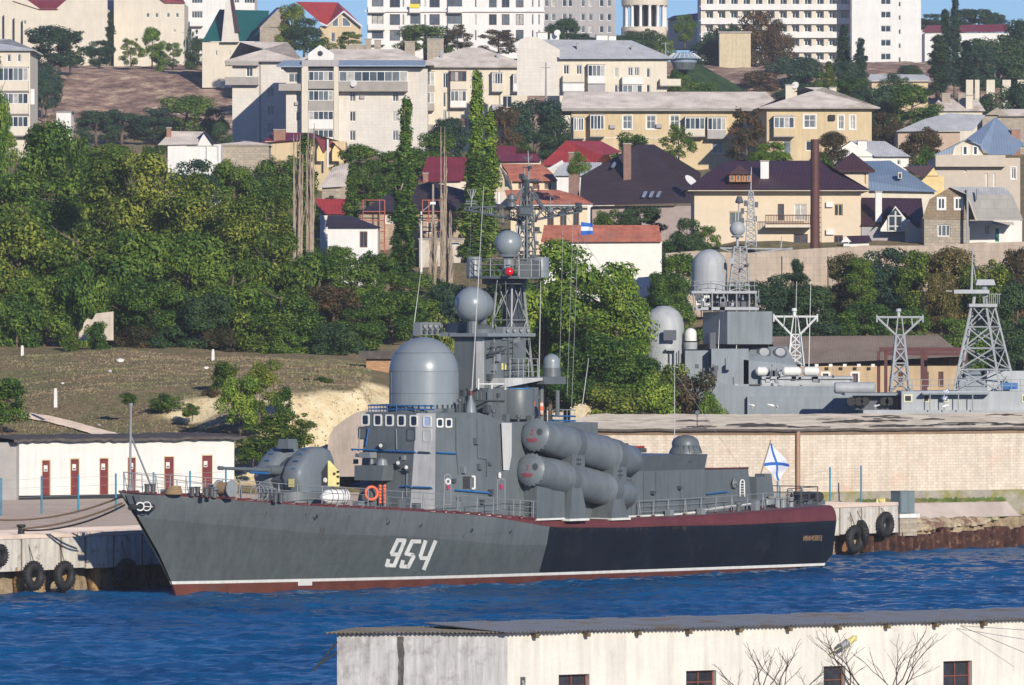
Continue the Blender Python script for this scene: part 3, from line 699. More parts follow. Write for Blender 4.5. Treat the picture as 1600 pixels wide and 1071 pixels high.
q=[FP(571,727,0),FP(617,727,0),FP(613,751,0),FP(571,750,0)]; ou=Vector((-0.95,0,0))
b.add(q+[p+ou for p in q],[(0,1,2,3),(7,6,5,4)]+[(i,(i+1)%4,(i+1)%4+4,i+4)for i in range(4)],SG); b.build('equipment_box',house,smooth=0)
b=MB(); c=FP(584,712,0.5); b.box(c.x-0.3,c.x+0.3,c.y-0.35,c.y+0.35,c.z-0.15,c.z+0.15,SGL); b.lathe(FP(606,725,0.5),(0,0,1),[(-0.1,0.32),(0.2,0.25),(0.3,0.05)],SGL,14); b.tube(FP(588,726,0.4),FP(588,718,0.4),0.1,SGL); b.build('searchlight_mount',house)
for px,py in((601,697),(628,724),(641,731)):
 b=MB(); b.lathe(FP(px,py,0.0),(-1,-0.3,0),[(0,0.16),(0.2,0.14),(0.25,0.2),(0.32,0.2)],SGD,12); b.lathe(FP(px,py,0.33),(-1,-0.3,0),[(0,0.1),(0.02,0.1)],SWHITE,10); b.build('lamp',house)
def rounded(b,fn,x0,y0,x1,y1,off0,off1,m):
 pts=[]
 for k in range(9):a=math.pi-math.pi*k/8; pts.append(((x0+x1)/2+(x1-x0)/2*math.cos(a),y0+(x1-x0)/2-(x1-x0)/2*math.sin(a)))
 pts+=[(x1,y1),(x0,y1)]
 A=[fn(*p,off0)for p in pts]; B_=[fn(*p,off1)for p in pts]; n=len(pts)
 b.add(A+B_,[tuple(range(n)),tuple(range(n,2*n))]+[(i,(i+1)%n,(i+1)%n+n,i+n)for i in range(n)],m)
M_MAG=mat("magenta_mark",(0.45,0.04,0.12),0.6)
for k,(x0,y0,x1,y1)in enumerate(((692.5,740.5,704.5,790),(775.5,747,789,798))):
 b=MB(); rounded(b,SP,x0,y0,x1,y1,0.0,0.05,SGL); rounded(b,SP,x0+1.8,y0+2,x1-1.8,y1-2,0.04,0.08,SG); d=b.build('door',house,smooth=20)
 b=MB(); x,y=(698.5,753)if k==0 else(781.5,761)
 if k==0:b.torus(SP(x,y,0.09),SP(x,y,1)-SP(x,y,0),0.14,0.05,SWHITE,14,5)
 q=SP(x,y+(9 if k==0 else 0),0.1); b.box(q.x-0.1,q.x+0.1,q.y-0.03,q.y+0.01,q.z-0.12,q.z+0.12,M_MAG); b.build('door_mark',d,smooth=0)
b=MB(); a_=[SP(x,y,0.03)for x,y in((723,745),(734,745),(734,764),(723,764))]; b.add(a_,[(0,1,2,3)],M_DARK)
pts=[(735,745),(740,745),(740,764),(735,764)]; b.path([SP(x,y,0.1)for x,y in pts],0.06,SWHITE,6); b.build('side_port',house,smooth=0)
b=MB(); b.lathe(SP(779,743,0.1),(0,0,1),[(-0.15,0.08),(0.05,0.1),(0.15,0.06)],SWHITE,10); b.build('lamp',house)
b=MB()
foot=[(V(18.25,-2.6,0)),(V(18.25,2.65,0)),(V(22.65,4.25,0)),(V(27.6,4.25,0))]
for p,q in zip(foot[:-1],foot[1:]):
 p,q=Vector(p),Vector(q); n=6
 for k in range(n):
  u,w=p.lerp(q,k/n),p.lerp(q,(k+1)/n); u.z=dz(u.x)+0.05; w.z=dz(w.x)+0.05; b.tube(u,w,0.07,SWHITE,n=4)
b.build('foot_line',house,smooth=0)
b=MB()
rp=[(18.75,2.2),(18.75,-2.2),(22,-3.3)]
for i,(p,q)in enumerate(zip(rp[:-1],rp[1:])):
 n=7
 for k in range(n+1):
  s=p[0]+(q[0]-p[0])*k/n; t=p[1]+(q[1]-p[1])*k/n; b.tube(V(s,t,9.05),V(s,t,9.5),0.025,SBLUE,n=4)
 b.tube(V(p[0],p[1],9.45),V(q[0],q[1],9.45),0.04,SBLUE,n=5); b.tube(V(p[0],p[1],9.25),V(q[0],q[1],9.25),0.03,SBLUE,n=5)
b.build('roof_rail',house)
def whip(px,y0,y1,x1,t,rbase=0.16,cone=True):
 b=MB(); s,z=S(px,y0,t); c=Vector(V(s,t,z))
 if cone:b.lathe(c,(0,0,1),[(0,0.3),(0.55,0.2),(0.75,0.1),(1.3,0.07)],SGL,12); b.lathe(c+Vector((0,0,0.95)),(0,0,1),[(0,0.12),(0.25,0.12)],SRED,10)
 e=Vector(VP(x1,y1,t)); b.tube(c,e,0.032,SSTRIPE,0.014,n=5); return b.build('whip_antenna',ship)
whip(735.5,646,290,756,2.4)
whip(905,668,560,920,0.5,cone=False); whip(842,592,440,845,2.0,cone=False); whip(1054,712,560,1054,-0.5,cone=False)
whip(640,560,430,657,-3.0,cone=False)
# main radome
cs=S(662,640,0)[0]; b=MB(); r=1.84; zt=S(662,527,0)[1]
b.dome(V(cs,0,zt-r),r,DOMEM,48,cyl=(zt-r)-9.2,rows=14); rd=b.build('radome',ship,smooth=50)
b=MB(); b.lathe(V(cs,0,9.0),(0,0,1),[(0,1.95),(0.28,1.95),(0.3,1.86)],SG,40)
for k in range(36):a=2*math.pi*k/36; b.box(cs+1.9*math.cos(a)-.03,cs+1.9*math.cos(a)+.03,1.9*math.sin(a)-.03,1.9*math.sin(a)+.03,9.28,9.5,SGD)
b.build('flange',rd)
b=MB()
for z,rr in((10.1,1.845),(11.25,1.845),(12.25,1.57)):b.torus(V(cs,0,z),(0,0,1),rr,0.012,SGL,48,4)
for k in range(12):a=2*math.pi*k/12; b.tube((cs+1.845*math.cos(a),1.845*math.sin(a),9.3),(cs+1.845*math.cos(a),1.845*math.sin(a),11.25),.01,SGL,n=4)
b.build('panel_seam',rd)
# mast house
mh=MB(); h0=S(711,640,-0.95)[0]; hs=24.8
mh.prism([V(24.7,1.0,0)[:2],V(24.7,-1.0,0)[:2],V(28.0,-1.35,0)[:2],V(28.0,1.35,0)[:2]],8.4,13.1,SG)
mh.box(23.9,28.4,-1.9,1.9,8.4,10.35,SG)
mhouse=mh.build('mast_house',ship,smooth=20)
b=MB(); b.prism([V(24.3,1.55,0)[:2],V(24.3,-1.7,0)[:2],V(28.6,-1.7,0)[:2],V(28.6,1.55,0)[:2]],13.1,13.28,SGL); b.build('top_platform',mhouse,smooth=0)
MA,MB1,MC=Vector(V(24.7,1.0,9)),Vector(V(24.7,-1.0,9)),Vector(V(24.7,1.0,12))
def MP(px,py,off=0.02):return face_pt(px,py,MA,MB1,MC,off)[0]
b=MB(); b.add([MP(744,527),MP(757,527),MP(757,610),MP(744,610)],[(0,1,2,3)],SSTRIPE); b.build('white_stripe',mhouse,smooth=0)
b=MB(); A_,B_,C_=Vector(V(24.7,1.0,9)),Vector(V(28.0,1.35,9)),Vector(V(28,1.35,12))
for x in(783,787.5):b.add([face_pt(px_,py_,A_,B_,C_,0.03)[0]for px_,py_ in((x,568),(x+3,568),(x+3,578),(x,578))],[(0,1,2,3)],YEL)
b.build('yellow_marks',mhouse,smooth=0)
b=MB()
fr=[(746,600),(746,608.5),(789,592),(789,608.5)]
t=1.9; b.tube(VP(747.5,592,t),VP(747.5,609,t),0.05,SWHITE); b.tube(VP(747.5,600.5,t),VP(789.5,600.5,t),0.05,SWHITE); b.tube(VP(789.5,592,t),VP(789.5,609,t),0.06,SWHITE); b.tube(VP(768.5,600.5,t),VP(768.5,608,t),0.04,SWHITE)
b.build('white_frame',mhouse)
b=MB()
for px,py in((752,624),(762,624),(772,624),(746,624)):b.tube(VP(px,612,1.92),VP(px,626,1.92),0.03,RAILD,n=4)
b.tube(VP(743,626,1.95),VP(788,627,1.95),0.05,RAILD,n=4); b.build('ladder',mhouse)
b=MB(); sc_,zc_=S(808,655,1.9); zt_=S(808,608,1.9)[1]; b.lathe(V(sc_,1.9,zc_),(0,0,1),[(0,0.93),(0.05,0.95),(zt_-zc_-0.1,0.95),(zt_-zc_,0.9)],SG,32); b.lathe(V(sc_,1.9,zt_),(0,0,1),[(-0.01,0.8),(0.05,0.78)],SBLUE,24); b.build('vent_drum',ship)
b=MB(); b.box(26.3,31.5,-3.6,3.6,3.0,8.45,SG); mid_house=b.build('mid_deckhouse',ship,smooth=0)
b=MB(); q=[V(26.28,4.22,8.4),V(26.28,3.2,8.4),V(26.28,3.2,6.0),V(26.28,4.22,6.0)];
WA,WB,WC=Vector(V(22.7,4.2,3.2)),Vector(V(27.6,4.2,3.2)),Vector(V(27.6,3.9,8.55))
b.add([face_pt(x,y,WA,WB,WC,0.02)[0]for x,y in((783,661),(799,661),(799,712),(795,735),(786,735))],[(0,1,2,3,4)],SSTRIPE); b.build('pale_panel',mid_house,smooth=0)
s1,z1=S(738,476,0.2); c=Vector(V(s1,0.2,z1)); ax=(Vector(VP(790,482,-0.6))-c).normalized()
b=MB(); b.dome(c,0.95,DOMEM,36,axis=-ax,rows=12,cyl=0.02); b.lathe(c,ax,[(-0.02,0.95),(0.15,0.95),(1.0,0.78),(1.02,0.5)],DOMEM,36); b.build('tracking_radome',ship,smooth=40)
b=MB(); e=c+ax*1.0; b.lathe(e,ax,[(0,0.5),(0.35,0.5),(0.5,0.3)],SG,20); b.tube(e+ax*0.3,Vector((e.x+0.3,e.y,13.2)),0.22,SG,n=10); b.lathe(Vector((e.x,e.y,13.25)),(0,0,1),[(0,0.9),(0.25,0.8),(0.5,0.4)],SG,24)
b.tube(Vector((c.x,c.y,13.2)),c-Vector((0,0,0.4)),0.3,SG,n=10); b.build('radome_mount',ship)
def horns(px0,px1,py0,py1,t,face):
 a=Vector(VP(px0,py1,t)); c=Vector(VP(px1,py0,t)); b=MB(); d=0.5
 w=0.0
 x0,x1=min(a.x,c.x),max(a.x,c.x); b.box(x0,x1,a.y,a.y+d,a.z,c.z,SGL); n=4
 o=None; bb=MB()
 for r_ in range(2):
  for k in range(n):
   x=x0+(x1-x0)*(k+0.5)/n; z=a.z+(c.z-a.z)*(0.3+0.45*r_); rr=(x1-x0)/n*0.40
   rr=min(rr,(c.z-a.z)*0.2); bb.lathe((x,a.y,z),(0,-1,0),[(0,rr*0.5),(0.12,rr),(0.122,rr*0.8),(0.02,rr*0.3)],RAILM if r_ else SGD,10)
 o=b.build('antenna_array',ship,smooth=0); bb.build('horn',o); return o
horns(786,828,511,531,1.3,1); horns(657,691,504,524,-2.2,1)
b=MB(); b.tube(VP(690,512,-2.2),VP(730,505,-1.2),0.07,SG); b.tube(VP(695,516,-2.2),VP(722,540,-1.0),0.05,SG); b.tube(VP(690,507,-2.2),VP(725,507,-1.0),0.05,SGL); b.box(*[f(VP(695,520,-2.1)[0],VP(718,520,-2.1)[0])for f in(min,max)],1.2,2.1,VP(700,522,-2.1)[2],VP(700,506,-2.1)[2],SGL)
b.build('array_bracket',ship); b=MB(); b.tube(VP(805,530,1.3),VP(812,548,1.0),0.28,SGL,n=12); b.build('array_mount',ship)
b=MB(); b.tube(VP(763,553,1.3),VP(812,542,1.0),0.06,SGD); b.tube(VP(763,557,1.3),VP(812,548,1.0),0.05,SGD)
for x in range(765,795,7):b.tube(VP(x,553,1.3),VP(x+5,543,1.2),0.035,SGD,n=4)
b.tube(VP(765,543,1.3),VP(812,540,1.0),0.035,SGD,n=4); b.build('array_boom',ship)
b=MB(); a0,a1=S(789,591,2.0)[0],S(872,593,2.0)[0]; zw=S(800,591,2.0)[1]
b.add([V(a0,2.0,zw),V(a1-1.2,2.0,zw),V(a1-1.2,2.0,zw-0.12),V(a0,2.0,zw-0.5),V(a0,0.6,zw),V(a1-1.2,0.6,zw),V(a1-1.2,0.6,zw-0.12),V(a0,0.6,zw-0.5)],[(0,1,2,3),(4,7,6,5),(0,4,5,1),(3,2,6,7),(0,3,7,4),(1,5,6,2)],SSTRIPE); wing=b.build('wing_platform',ship,smooth=0)
b=MB(); b.box(a1-1.4,a1+0.6,-2.1,-0.6,zw-0.35,zw+0.05,SG,0); b.tube((a1-0.6,-1.3,zw-0.3),(a1-0.6,-1.3,8.4),0.16,SG,n=10); b.tube((a1-0.6,-1.3,zw-1.2),(a1-2.2,-1.3,zw-0.4),0.1,SG); b.build('dome_bracket',ship)
b=MB(); sd_,zd_=S(862,588,1.3); r=0.45; zt_=S(862,553,1.3)[1]; b.dome(V(sd_,1.3,zt_-r),r,DOMEM,26,cyl=zt_-r-zd_,rows=8); o=b.build('satcom_dome',ship,smooth=50)
b=MB(); b.lathe(V(sd_,1.3,zd_),(0,0,1),[(-0.05,0.5),(0.45,0.48)],SG,26); b.build('dome_skirt',o)
b=MB()
for x in(797,810,818,826,840):b.tube(VP(x,590,1.9),VP(x,561,1.9),0.028,RAILM,n=4)
for y in(561,571,581):b.tube(VP(797,y,1.9),VP(841,y,1.9),0.022,RAILM,n=4)
b.build('platform_rail',wing)
# lattice mast
def ring(px0,px1,py,t0,t1):
 s0,z=S(px0,py,t0); s1,_=S(px1,py,t0); sm=S((px0+px1)/2,py,0)[0]; hw=abs(t1)
 return sm,z
sm=S(797,520,0)[0]
zA,zB=9.8,S(797,440,0)[1]
R0=[V(sm-1.1,0.85,zA),V(sm+1.1,0.85,zA),V(sm+1.1,-0.85,zA),V(sm-1.1,-0.85,zA)]
R1=[V(sm-0.5,0.5,zB),V(sm+0.5,0.5,zB),V(sm+0.5,-0.5,zB),V(sm-0.5,-0.5,zB)]
b=MB(); b.truss(R0,R1,3,0.07,RAILM,0.035); b.box(sm-0.1,sm+0.75,-0.35,0.45,zA,zB,SGD); b.build('lower_lattice_mast',ship)
zP=S(795,436,0)[1]
b=MB(); pl=[]
sp=S(795,436,0.3)[0]
for k in range(16):a=2*math.pi*k/16; pl.append((sp+1.0*math.cos(a)*1.25,2.35*math.sin(a)))
b.prism(pl,zP,zP+0.14,SG); b.prism([(x*0.6+sp*0.4,y*0.6)for x,y in pl],zP-0.3,zP,SGD); plat=b.build('mast_platform',ship,smooth=0)
b=MB()
for(x,y)in pl:b.tube((x,y,zP+0.1),(x,y,zP+1.05),0.028,RAILM,n=4)
for i in range(16):
 for h in(0.45,0.75,1.05):(x,y),(x2,y2)=pl[i],pl[(i+1)%16]; b.tube((x,y,zP+h),(x2,y2,zP+h),0.022,RAILM,n=4)
for i in(10,11,12,3,4):(x,y),(x2,y2)=pl[i],pl[(i+1)%16]; b.quad((x,y,zP+.1),(x2,y2,zP+.1),(x2,y2,zP+.95),(x,y,zP+.95),SGD)
b.build('platform_rail',plat)
b=MB(); s_,z_=S(844,434,1.9); b.lathe(V(s_,1.9,z_),(0,0,1),[(0,0.47),(0.3,0.47),(0.3,0.45),(0.34,0.45),(0.34,0.47),(1.02,0.47),(1.1,0.42)],SGL,28); b.build('antenna_drum',ship)
b=MB(); s_,z_=S(741,432,-1.7); b.lathe(V(s_,-1.7,z_),(0,0,1),[(0,0.4),(1.0,0.4),(1.06,0.36)],SGL,24); b.build('antenna_drum',ship)
b=MB(); s_,z_=S(794,381,0.4); b.dome(V(s_,0.4,z_),0.73,DOMEM,36,bottom=58,rows=12); o=b.build('mast_radome',ship,smooth=50)
b=MB(); b.lathe(V(s_,0.4,z_-0.72),(0,0,1),[(0,0.55),(0.08,0.6),(0.14,0.5)],SGL,24); b.lathe(V(s_,0.4,zP+0.1),(0,0,1),[(0,0.35),(z_-0.72-zP-0.1,0.3)],SGL,16); b.build('pedestal',o)
M_RL=mat("red_lamp_lens",(0.7,0.01,0.02),0.15,spec=0.8); b=MB(); s_,z_=S(795.5,425,1.3); b.dome(V(s_,1.3,z_),0.23,M_RL,20,axis=(-0.3,-1,0)); b.lathe(V(s_,1.25,z_),(0.3,1,0),[(-0.02,0.26),(0.25,0.2)],SGD,18); b.build('red_lamp',ship)
su=S(822,400,0)[0]; zU=S(824,330,0)[1]; zT=S(824,262,0)[1]
b=MB(); R2=[V(su-0.45,0.4,zP),V(su+0.45,0.4,zP),V(su+0.45,-0.4,zP),V(su-0.45,-0.4,zP)]
R3=[V(su-0.2,0.2,zU+0.8),V(su+0.25,0.2,zU+0.8),V(su+0.25,-0.2,zU+0.8),V(su-0.2,-0.2,zU+0.8)]
b.truss(R2,R3,6,0.055,SG,0.035); b.tube(V(su+0.1,0.1,zP),V(su+0.1,0.1,zT),0.08,RAILM,0.05); b.box(su-0.18,su+0.12,-0.15,0.15,zU,zU+1.7,SGD)
b.tube(V(su+0.1,0.1,zT),VP(825,236,0),0.04,RAILM,0.025); b.build('upper_lattice_mast',ship)
b=MB(); Lp=[VP(812,346,0),VP(733,330,0),VP(733,324,0),VP(812,324,0)]
def yard(px0,y0a,y0b,px1,y1a,y1b,t,n,name):
 b=MB(); A0,A1,C0,C1=Vector(VP(px0,y0a,t)),Vector(VP(px1,y1a,t)),Vector(VP(px0,y0b,t)),Vector(VP(px1,y1b,t))
 for off in(0,0.28):
  o_=Vector((0,off,0)); b.tube(A0+o_,A1+o_,0.05,SG,n=5); b.tube(C0+o_,C1+o_,0.055,SG,n=5)
  for k in range(n):
   u,w=k/n,(k+1)/n; b.tube(A0.lerp(A1,u)+o_,C0.lerp(C1,w)+o_,0.03,SG,n=4); b.tube(A0.lerp(A1,w)+o_,C0.lerp(C1,w)+o_,0.03,SG,n=4)
 b.tube(A1,A1+Vector((0,0.28,0)),0.05,SG); b.tube(C1,C1+Vector((0,0.28,0)),0.05,SG); return b.build(name,ship)
yard(820,323,346,733,324,329,0.0,5,'yard_arm'); yard(826,323,346,908,323,331,0.0,5,'yard_arm')
b=MB(); b.tube(VP(736,323,0),VP(737,312,0),0.04,RAILM)
for dx in(-7,-3,3,7):b.tube(VP(737,312,0),VP(737+dx,297,0),0.028,RAILM,n=4)
b.tube(VP(730,297,0),VP(744,297,0),0.025,RAILM,n=4); b.tube(VP(728,315,0),VP(746,315,0),0.03,RAILM,n=4); b.tube(VP(727,319,0),VP(745,319,0),0.03,RAILM,n=4)
b.build('direction_antenna',ship)
b=MB(); b.tube(VP(779,324,0),VP(779.5,301,0),0.10,RAFT,0.07,n=8); b.box(*sorted((VP(776,0,0)[0],VP(782,0,0)[0])),-0.15,0.15,VP(779,328,0)[2],VP(779,319,0)[2],SGD); b.build('pole_antenna',ship)
b=MB(); s_,z_=S(799.5,316,0.3); b.lathe(V(s_,0.3,z_-0.35),(0,0,1),[(0,0.1),(0.1,0.26),(0.3,0.24),(0.35,0.16),(0.5,0.24),(0.72,0.2),(0.8,0.05),(1.2,0.03)],SG,16)
for k in range(10):a=2*math.pi*k/10; b.tube(V(s_,0.3,z_-0.5),(s_+0.55*math.cos(a),-0.3+0.55*math.sin(a),z_-1.0),0.025,SGD,n=4)
b.build('discone_antenna',ship)
b=MB(); a_=Vector(VP(808,322,0.8)); c_=Vector(VP(822,338,0.8)); b.box(a_.x,c_.x+0.3,a_.y-0.12,a_.y+0.05,c_.z,a_.z,SGD); b.box(a_.x+.1,c_.x+.2,a_.y-0.16,a_.y-0.1,c_.z+.1,a_.z-.1,SG)
b.build('panel_antenna',ship)
b=MB()
for(x0,y0,x1,y1)in((829,292,850,326),(829,300,848,326),(818,292,806,313),(850,326,862,335),(850,326,831,346)):b.tube(VP(x0,y0,0.3),VP(x1,y1,0.3),0.07,SG,n=5)
b.build('mast_strut',ship)
b=MB()
for(x0,y0,x1,y1)in((813,281,841,281),(816,276,820,272),(828,283,842,283),(817,262,830,262),(818,248,832,248),(812,340,846,364),(832,364,846,364),(817,243,824,250),(832,243,826,250)):b.tube(VP(x0,y0,0),VP(x1,y1,0),0.035,SG,n=4)
b.build('mast_crossbars',ship)
for x,y in((816,276),(838,359),(904,321),(905,327)):b=MB(); c=Vector(VP(x,y,0)); b.box(c.x-.15,c.x+.15,c.y-.12,c.y+.12,c.z-.12,c.z+.14,SGD); b.build('junction_box',ship)
b=MB(); b.tube(VP(841,300,0.5),VP(842,290,0.5),0.05,SRED); b.build('signal_light',ship); b=MB(); b.tube(VP(838,346,0.5),VP(840,338,0.5),0.05,SRED); b.build('signal_light',ship)
b=MB()
for(x0,y0,x1,y1,ta,tb)in((736,330,731,560,0,-1.5),(775,338,771,500,0,-1),(880,335,874,600,0,1.5),(905,330,893,640,0,2.0),(896,330,886,620,0,1.5),(824,250,1160,735,0,0)):b.tube(VP(x0,y0,ta),VP(x1,y1,tb),0.012,RAILM,n=3,cap=False)
b.build('halyard',ship)
# life ring, orange buoys on the superstructure
b=MB(); b.torus(VP(846,639.5,2.6),(0.6,-0.8,0),0.3,0.10,LIFE,28,8,m2=mat("life_ring_white",(0.75,0.6,0.5),0.5)); b.build('life_ring',ship)
b=MB(); s_,z_=S(831.5,637,2.6); b.lathe(V(s_,2.6,z_),(0,0,1),[(0,0.05),(0.1,0.15),(0.3,0.17),(0.35,0.1),(0.65,0.09),(0.75,0.03)],LIFE,14); b.build('marker_buoy',ship)
b=MB(); s_,z_=S(580.5,771,3.7)
b.torus(V(s_,3.7,z_),(-0.5,-0.85,0),0.33,0.075,LIFE,28,8); b.build('life_ring',ship,label='orange life ring on the rail before the bridge')
b=MB()
for px in(594,601):
 for k in range(6):c=Vector(VP(px,760+k*5,3.85)); b.dome(c,0.09,LIFE,10,bottom=80,rows=4)
b.build('float_string',ship)
b=MB(); s_,z_=S(588,786,3.4); b.box(s_-0.7,s_+0.9,-3.6,-2.6,dz(s_)-.05,dz(s_)+1.0,SG,0.15); b.build('deck_locker',ship)
# missile tubes
STUBE=mat('tube_grey_paint',(0.165,0.19,0.20),0.4,0.12,0.9,0.015,1.5,streak=0.15,col2=(0.13,0.145,0.15),c2pos=(.5,.7),c2scale=.8)
def missile_tube(ax0,ax1,t0,t1,r,number):
 A=Vector(V(*ax0)); Bp=Vector(V(*ax1)); d=(Bp-A).normalized(); Ln=(Bp-A).length
 b=MB(); b.lathe(A,d,[(-0.3,0.02),(-0.285,r*0.25),(-0.24,r*0.5),(-0.16,r*0.74),(-0.06,r*0.92),(0.0,r),(0.14,r),(0.15,r*0.965),(Ln*0.12,r*0.97),(Ln*0.2,r*1.04),(Ln*0.55,r*1.05),(Ln*0.8,r*1.03),(Ln*0.805,r*1.06),(Ln*0.82,r*1.06),(Ln*0.825,r*1.0),(Ln-0.1,r*0.97),(Ln+0.12,r*0.8),(Ln+0.2,r*0.5),(Ln+0.22,0.02)],STUBE,44)
 tb=b.build('missile_tube',ship,smooth=35)
 q=(-d).to_track_quat('Z','Y'); upv=(Vector((0,0,1))-d*d.z).normalized(); rt=upv.cross(-d).normalized()
 if(Matrix.Rotation(SYAW,3,'Z')@rt).x<0:rt=-rt
 cap=lambda x,y,o_=0.0:A-d*(0.325-0.28*((x*x+y*y)/(r*r))**1.15+o_)+rt*x+upv*y
 b=MB(); b.torus(cap(0.42,0.12,-0.02),-d,0.17,0.035,SG,18,6); b.lathe(cap(0.42,0.12,-0.03),-d,[(0,0.15),(0.06,0.13)],SGD,16); b.build('inspection_port',tb)
 mk=mat("faded_red_marking",(0.42,0.06,0.07),0.6); b=MB()
 for y,w in((-0.28,0.34),(-0.36,0.32),(-0.43,0.26)):
  k=-w
  rg=random.Random(int(w*100+number))
  while k<w:
   ww=rg.uniform(0.05,0.14); b.add([cap(k,y,.012),cap(min(k+ww,w),y,.012),cap(min(k+ww,w),y+0.045,.012),cap(k,y+0.045,.012)],[(0,1,2,3)],mk); k+=ww+0.02
 segs={2:[((-0.08,0.22),(0.06,0.22)),((0.06,0.22),(0.06,0.12)),((0.06,0.12),(-0.06,-0.02)),((-0.06,-0.02),(0.09,-0.02))],1:[((-0.05,0.17),(0.03,0.23)),((0.03,0.23),(0.03,-0.02)),((-0.04,-0.02),(0.09,-0.02))]}[number]
 for(xa,ya),(xb,yb)in segs:
  dx,dy=xb-xa,yb-ya; l_=math.hypot(dx,dy); nx_,ny_=-dy/l_*0.022,dx/l_*0.022
  b.add([cap(xa+nx_,ya+ny_,.014),cap(xb+nx_,yb+ny_,.014),cap(xb-nx_,yb-ny_,.014),cap(xa-nx_,ya-ny_,.014)],[(0,1,2,3)],mk)
 b.build('cap_marking',tb,smooth=0)
 b=MB()
 for k in range(20):a=2*math.pi*k/20; p=A+(rt*math.cos(a)+upv*math.sin(a))*(r+0.01)+d*0.06; b.box(p.x-.03,p.x+.03,p.y-.03,p.y+.03,p.z-.03,p.z+.03,SGL)
 for f_,a in((0.22,1.0),(0.22,2.0),(0.6,0.9),(0.9,0.9)):p=A+d*Ln*f_+(rt*0.3+upv*math.sin(a)).normalized()*r*0.98; b.lathe(p,rt,[(-0.1,0.07),(0.06,0.06)],SGD,8)
 b.build('bolts',tb,smooth=0)
 return tb,A,d,Ln
f2=S(836,679.5,4.8); e2=S(985,721,3.9); f1=S(829,734,4.85); e1=S(977,773,3.95)
T2=missile_tube((f2[0],4.8,f2[1]),(e2[0],3.9,e2[1]),0,0,0.86,2)
T1=missile_tube((f1[0],4.85,f1[1]),(e1[0],3.95,e1[1]),0,0,0.86,1)
T4=missile_tube((f2[0],-4.8,f2[1]),(e2[0],-3.9,e2[1]),0,0,0.86,2); T3=missile_tube((f1[0],-4.85,f1[1]),(e1[0],-3.95,e1[1]),0,0,0.86,1)
def clamp(frac,sgn):
 b=MB()
 tu,tl=(T2,T1)if sgn>0 else(T4,T3)
 for(tb,A,d,Ln)in(tu,tl):
  c=A+d*Ln*frac
  for k in range(32):
   a0_,a1_=2*math.pi*k/32,2*math.pi*(k+1)/32; up_=(Vector((0,0,1))-d*d.z).normalized(); rt_=d.cross(up_)
   for w0,w1,r0 in((-0.3,0.3,0.915),):
    vs=[c+d*w+(rt_*math.cos(a)+up_*math.sin(a))*rr for a in(a0_,a1_)for w in(w0,w1)for rr in(r0-.05,r0+0.03)]
    b.add(vs,[(0,1,3,2),(4,6,7,5),(1,5,7,3),(0,2,6,4),(0,4,5,1),(2,3,7,6)],SG)
 cu_,cl_=tu[1]+tu[2]*tu[3]*frac,tl[1]+tl[2]*tl[3]*frac
 up_=cu_-cl_; side=Vector((0,-1*sgn,0))
 for w in(-0.27,0.27):
  a_=cl_+Vector((w,-0.35*sgn,0.6)); e_=cu_+Vector((w,-0.35*sgn,-0.6)); b.box(min(a_.x,e_.x)-.06,max(a_.x,e_.x)+.06,a_.y-.35,a_.y+.35,a_.z-0.3,e_.z+0.3,SG)
 for z in(-0.12,0.12):
  for w in(-0.16,0.0,0.16):
   p=cl_.lerp(cu_,0.5)+Vector((w,-0.74*sgn,z)); b.box(p.x-.035,p.x+.035,p.y-.05,p.y+.05,p.z-.05,p.z+.05,SGD)
 b.build('tube_clamp',ship,smooth=20)
 zb_=dz(cl_.x)-0.05; zt_=cl_.z-0.45; y=cl_.y
 b=MB(); v=[(cl_.x-0.75,y-0.85,zb_),(cl_.x+0.95,y-0.85,zb_),(cl_.x+0.95,y+0.85,zb_),(cl_.x-0.75,y+0.85,zb_),(cl_.x-0.45,y-0.8,zt_),(cl_.x+0.4,y-0.8,zt_),(cl_.x+0.4,y+0.8,zt_),(cl_.x-0.45,y+0.8,zt_)]
 b.add(v,[(0,3,2,1),(4,5,6,7),(0,1,5,4),(1,2,6,5),(2,3,7,6),(3,0,4,7)],SG)
 if sgn>0:b.box(cl_.x-0.78,cl_.x+0.98,y-0.9,y+0.9,zb_,zb_+0.12,SWHITE)
 b.build('tube_pedestal',ship,smooth=0)
for sg in(1,-1):clamp(0.36,sg); clamp(0.80,sg)
b=MB(); x0=T1[1].x+0.35; b.box(x0,x0+2.5,-5.0,-3.5,dz(25.5),T1[1].z-0.85,SG); b.box(x0-.02,x0+2.52,-5.03,-3.5,dz(25.5),dz(25.5)+0.1,SWHITE); b.build('tube_support',ship,smooth=0)
b=MB(); b.box(x0,x0+2.5,3.5,5.0,dz(25.5),T1[1].z-0.85,SG); b.build('tube_support',ship,smooth=0)
rail('deck_rail',[22.6,23.8,25.0,26.0,27.2],1,0.95,inset=-0.1)
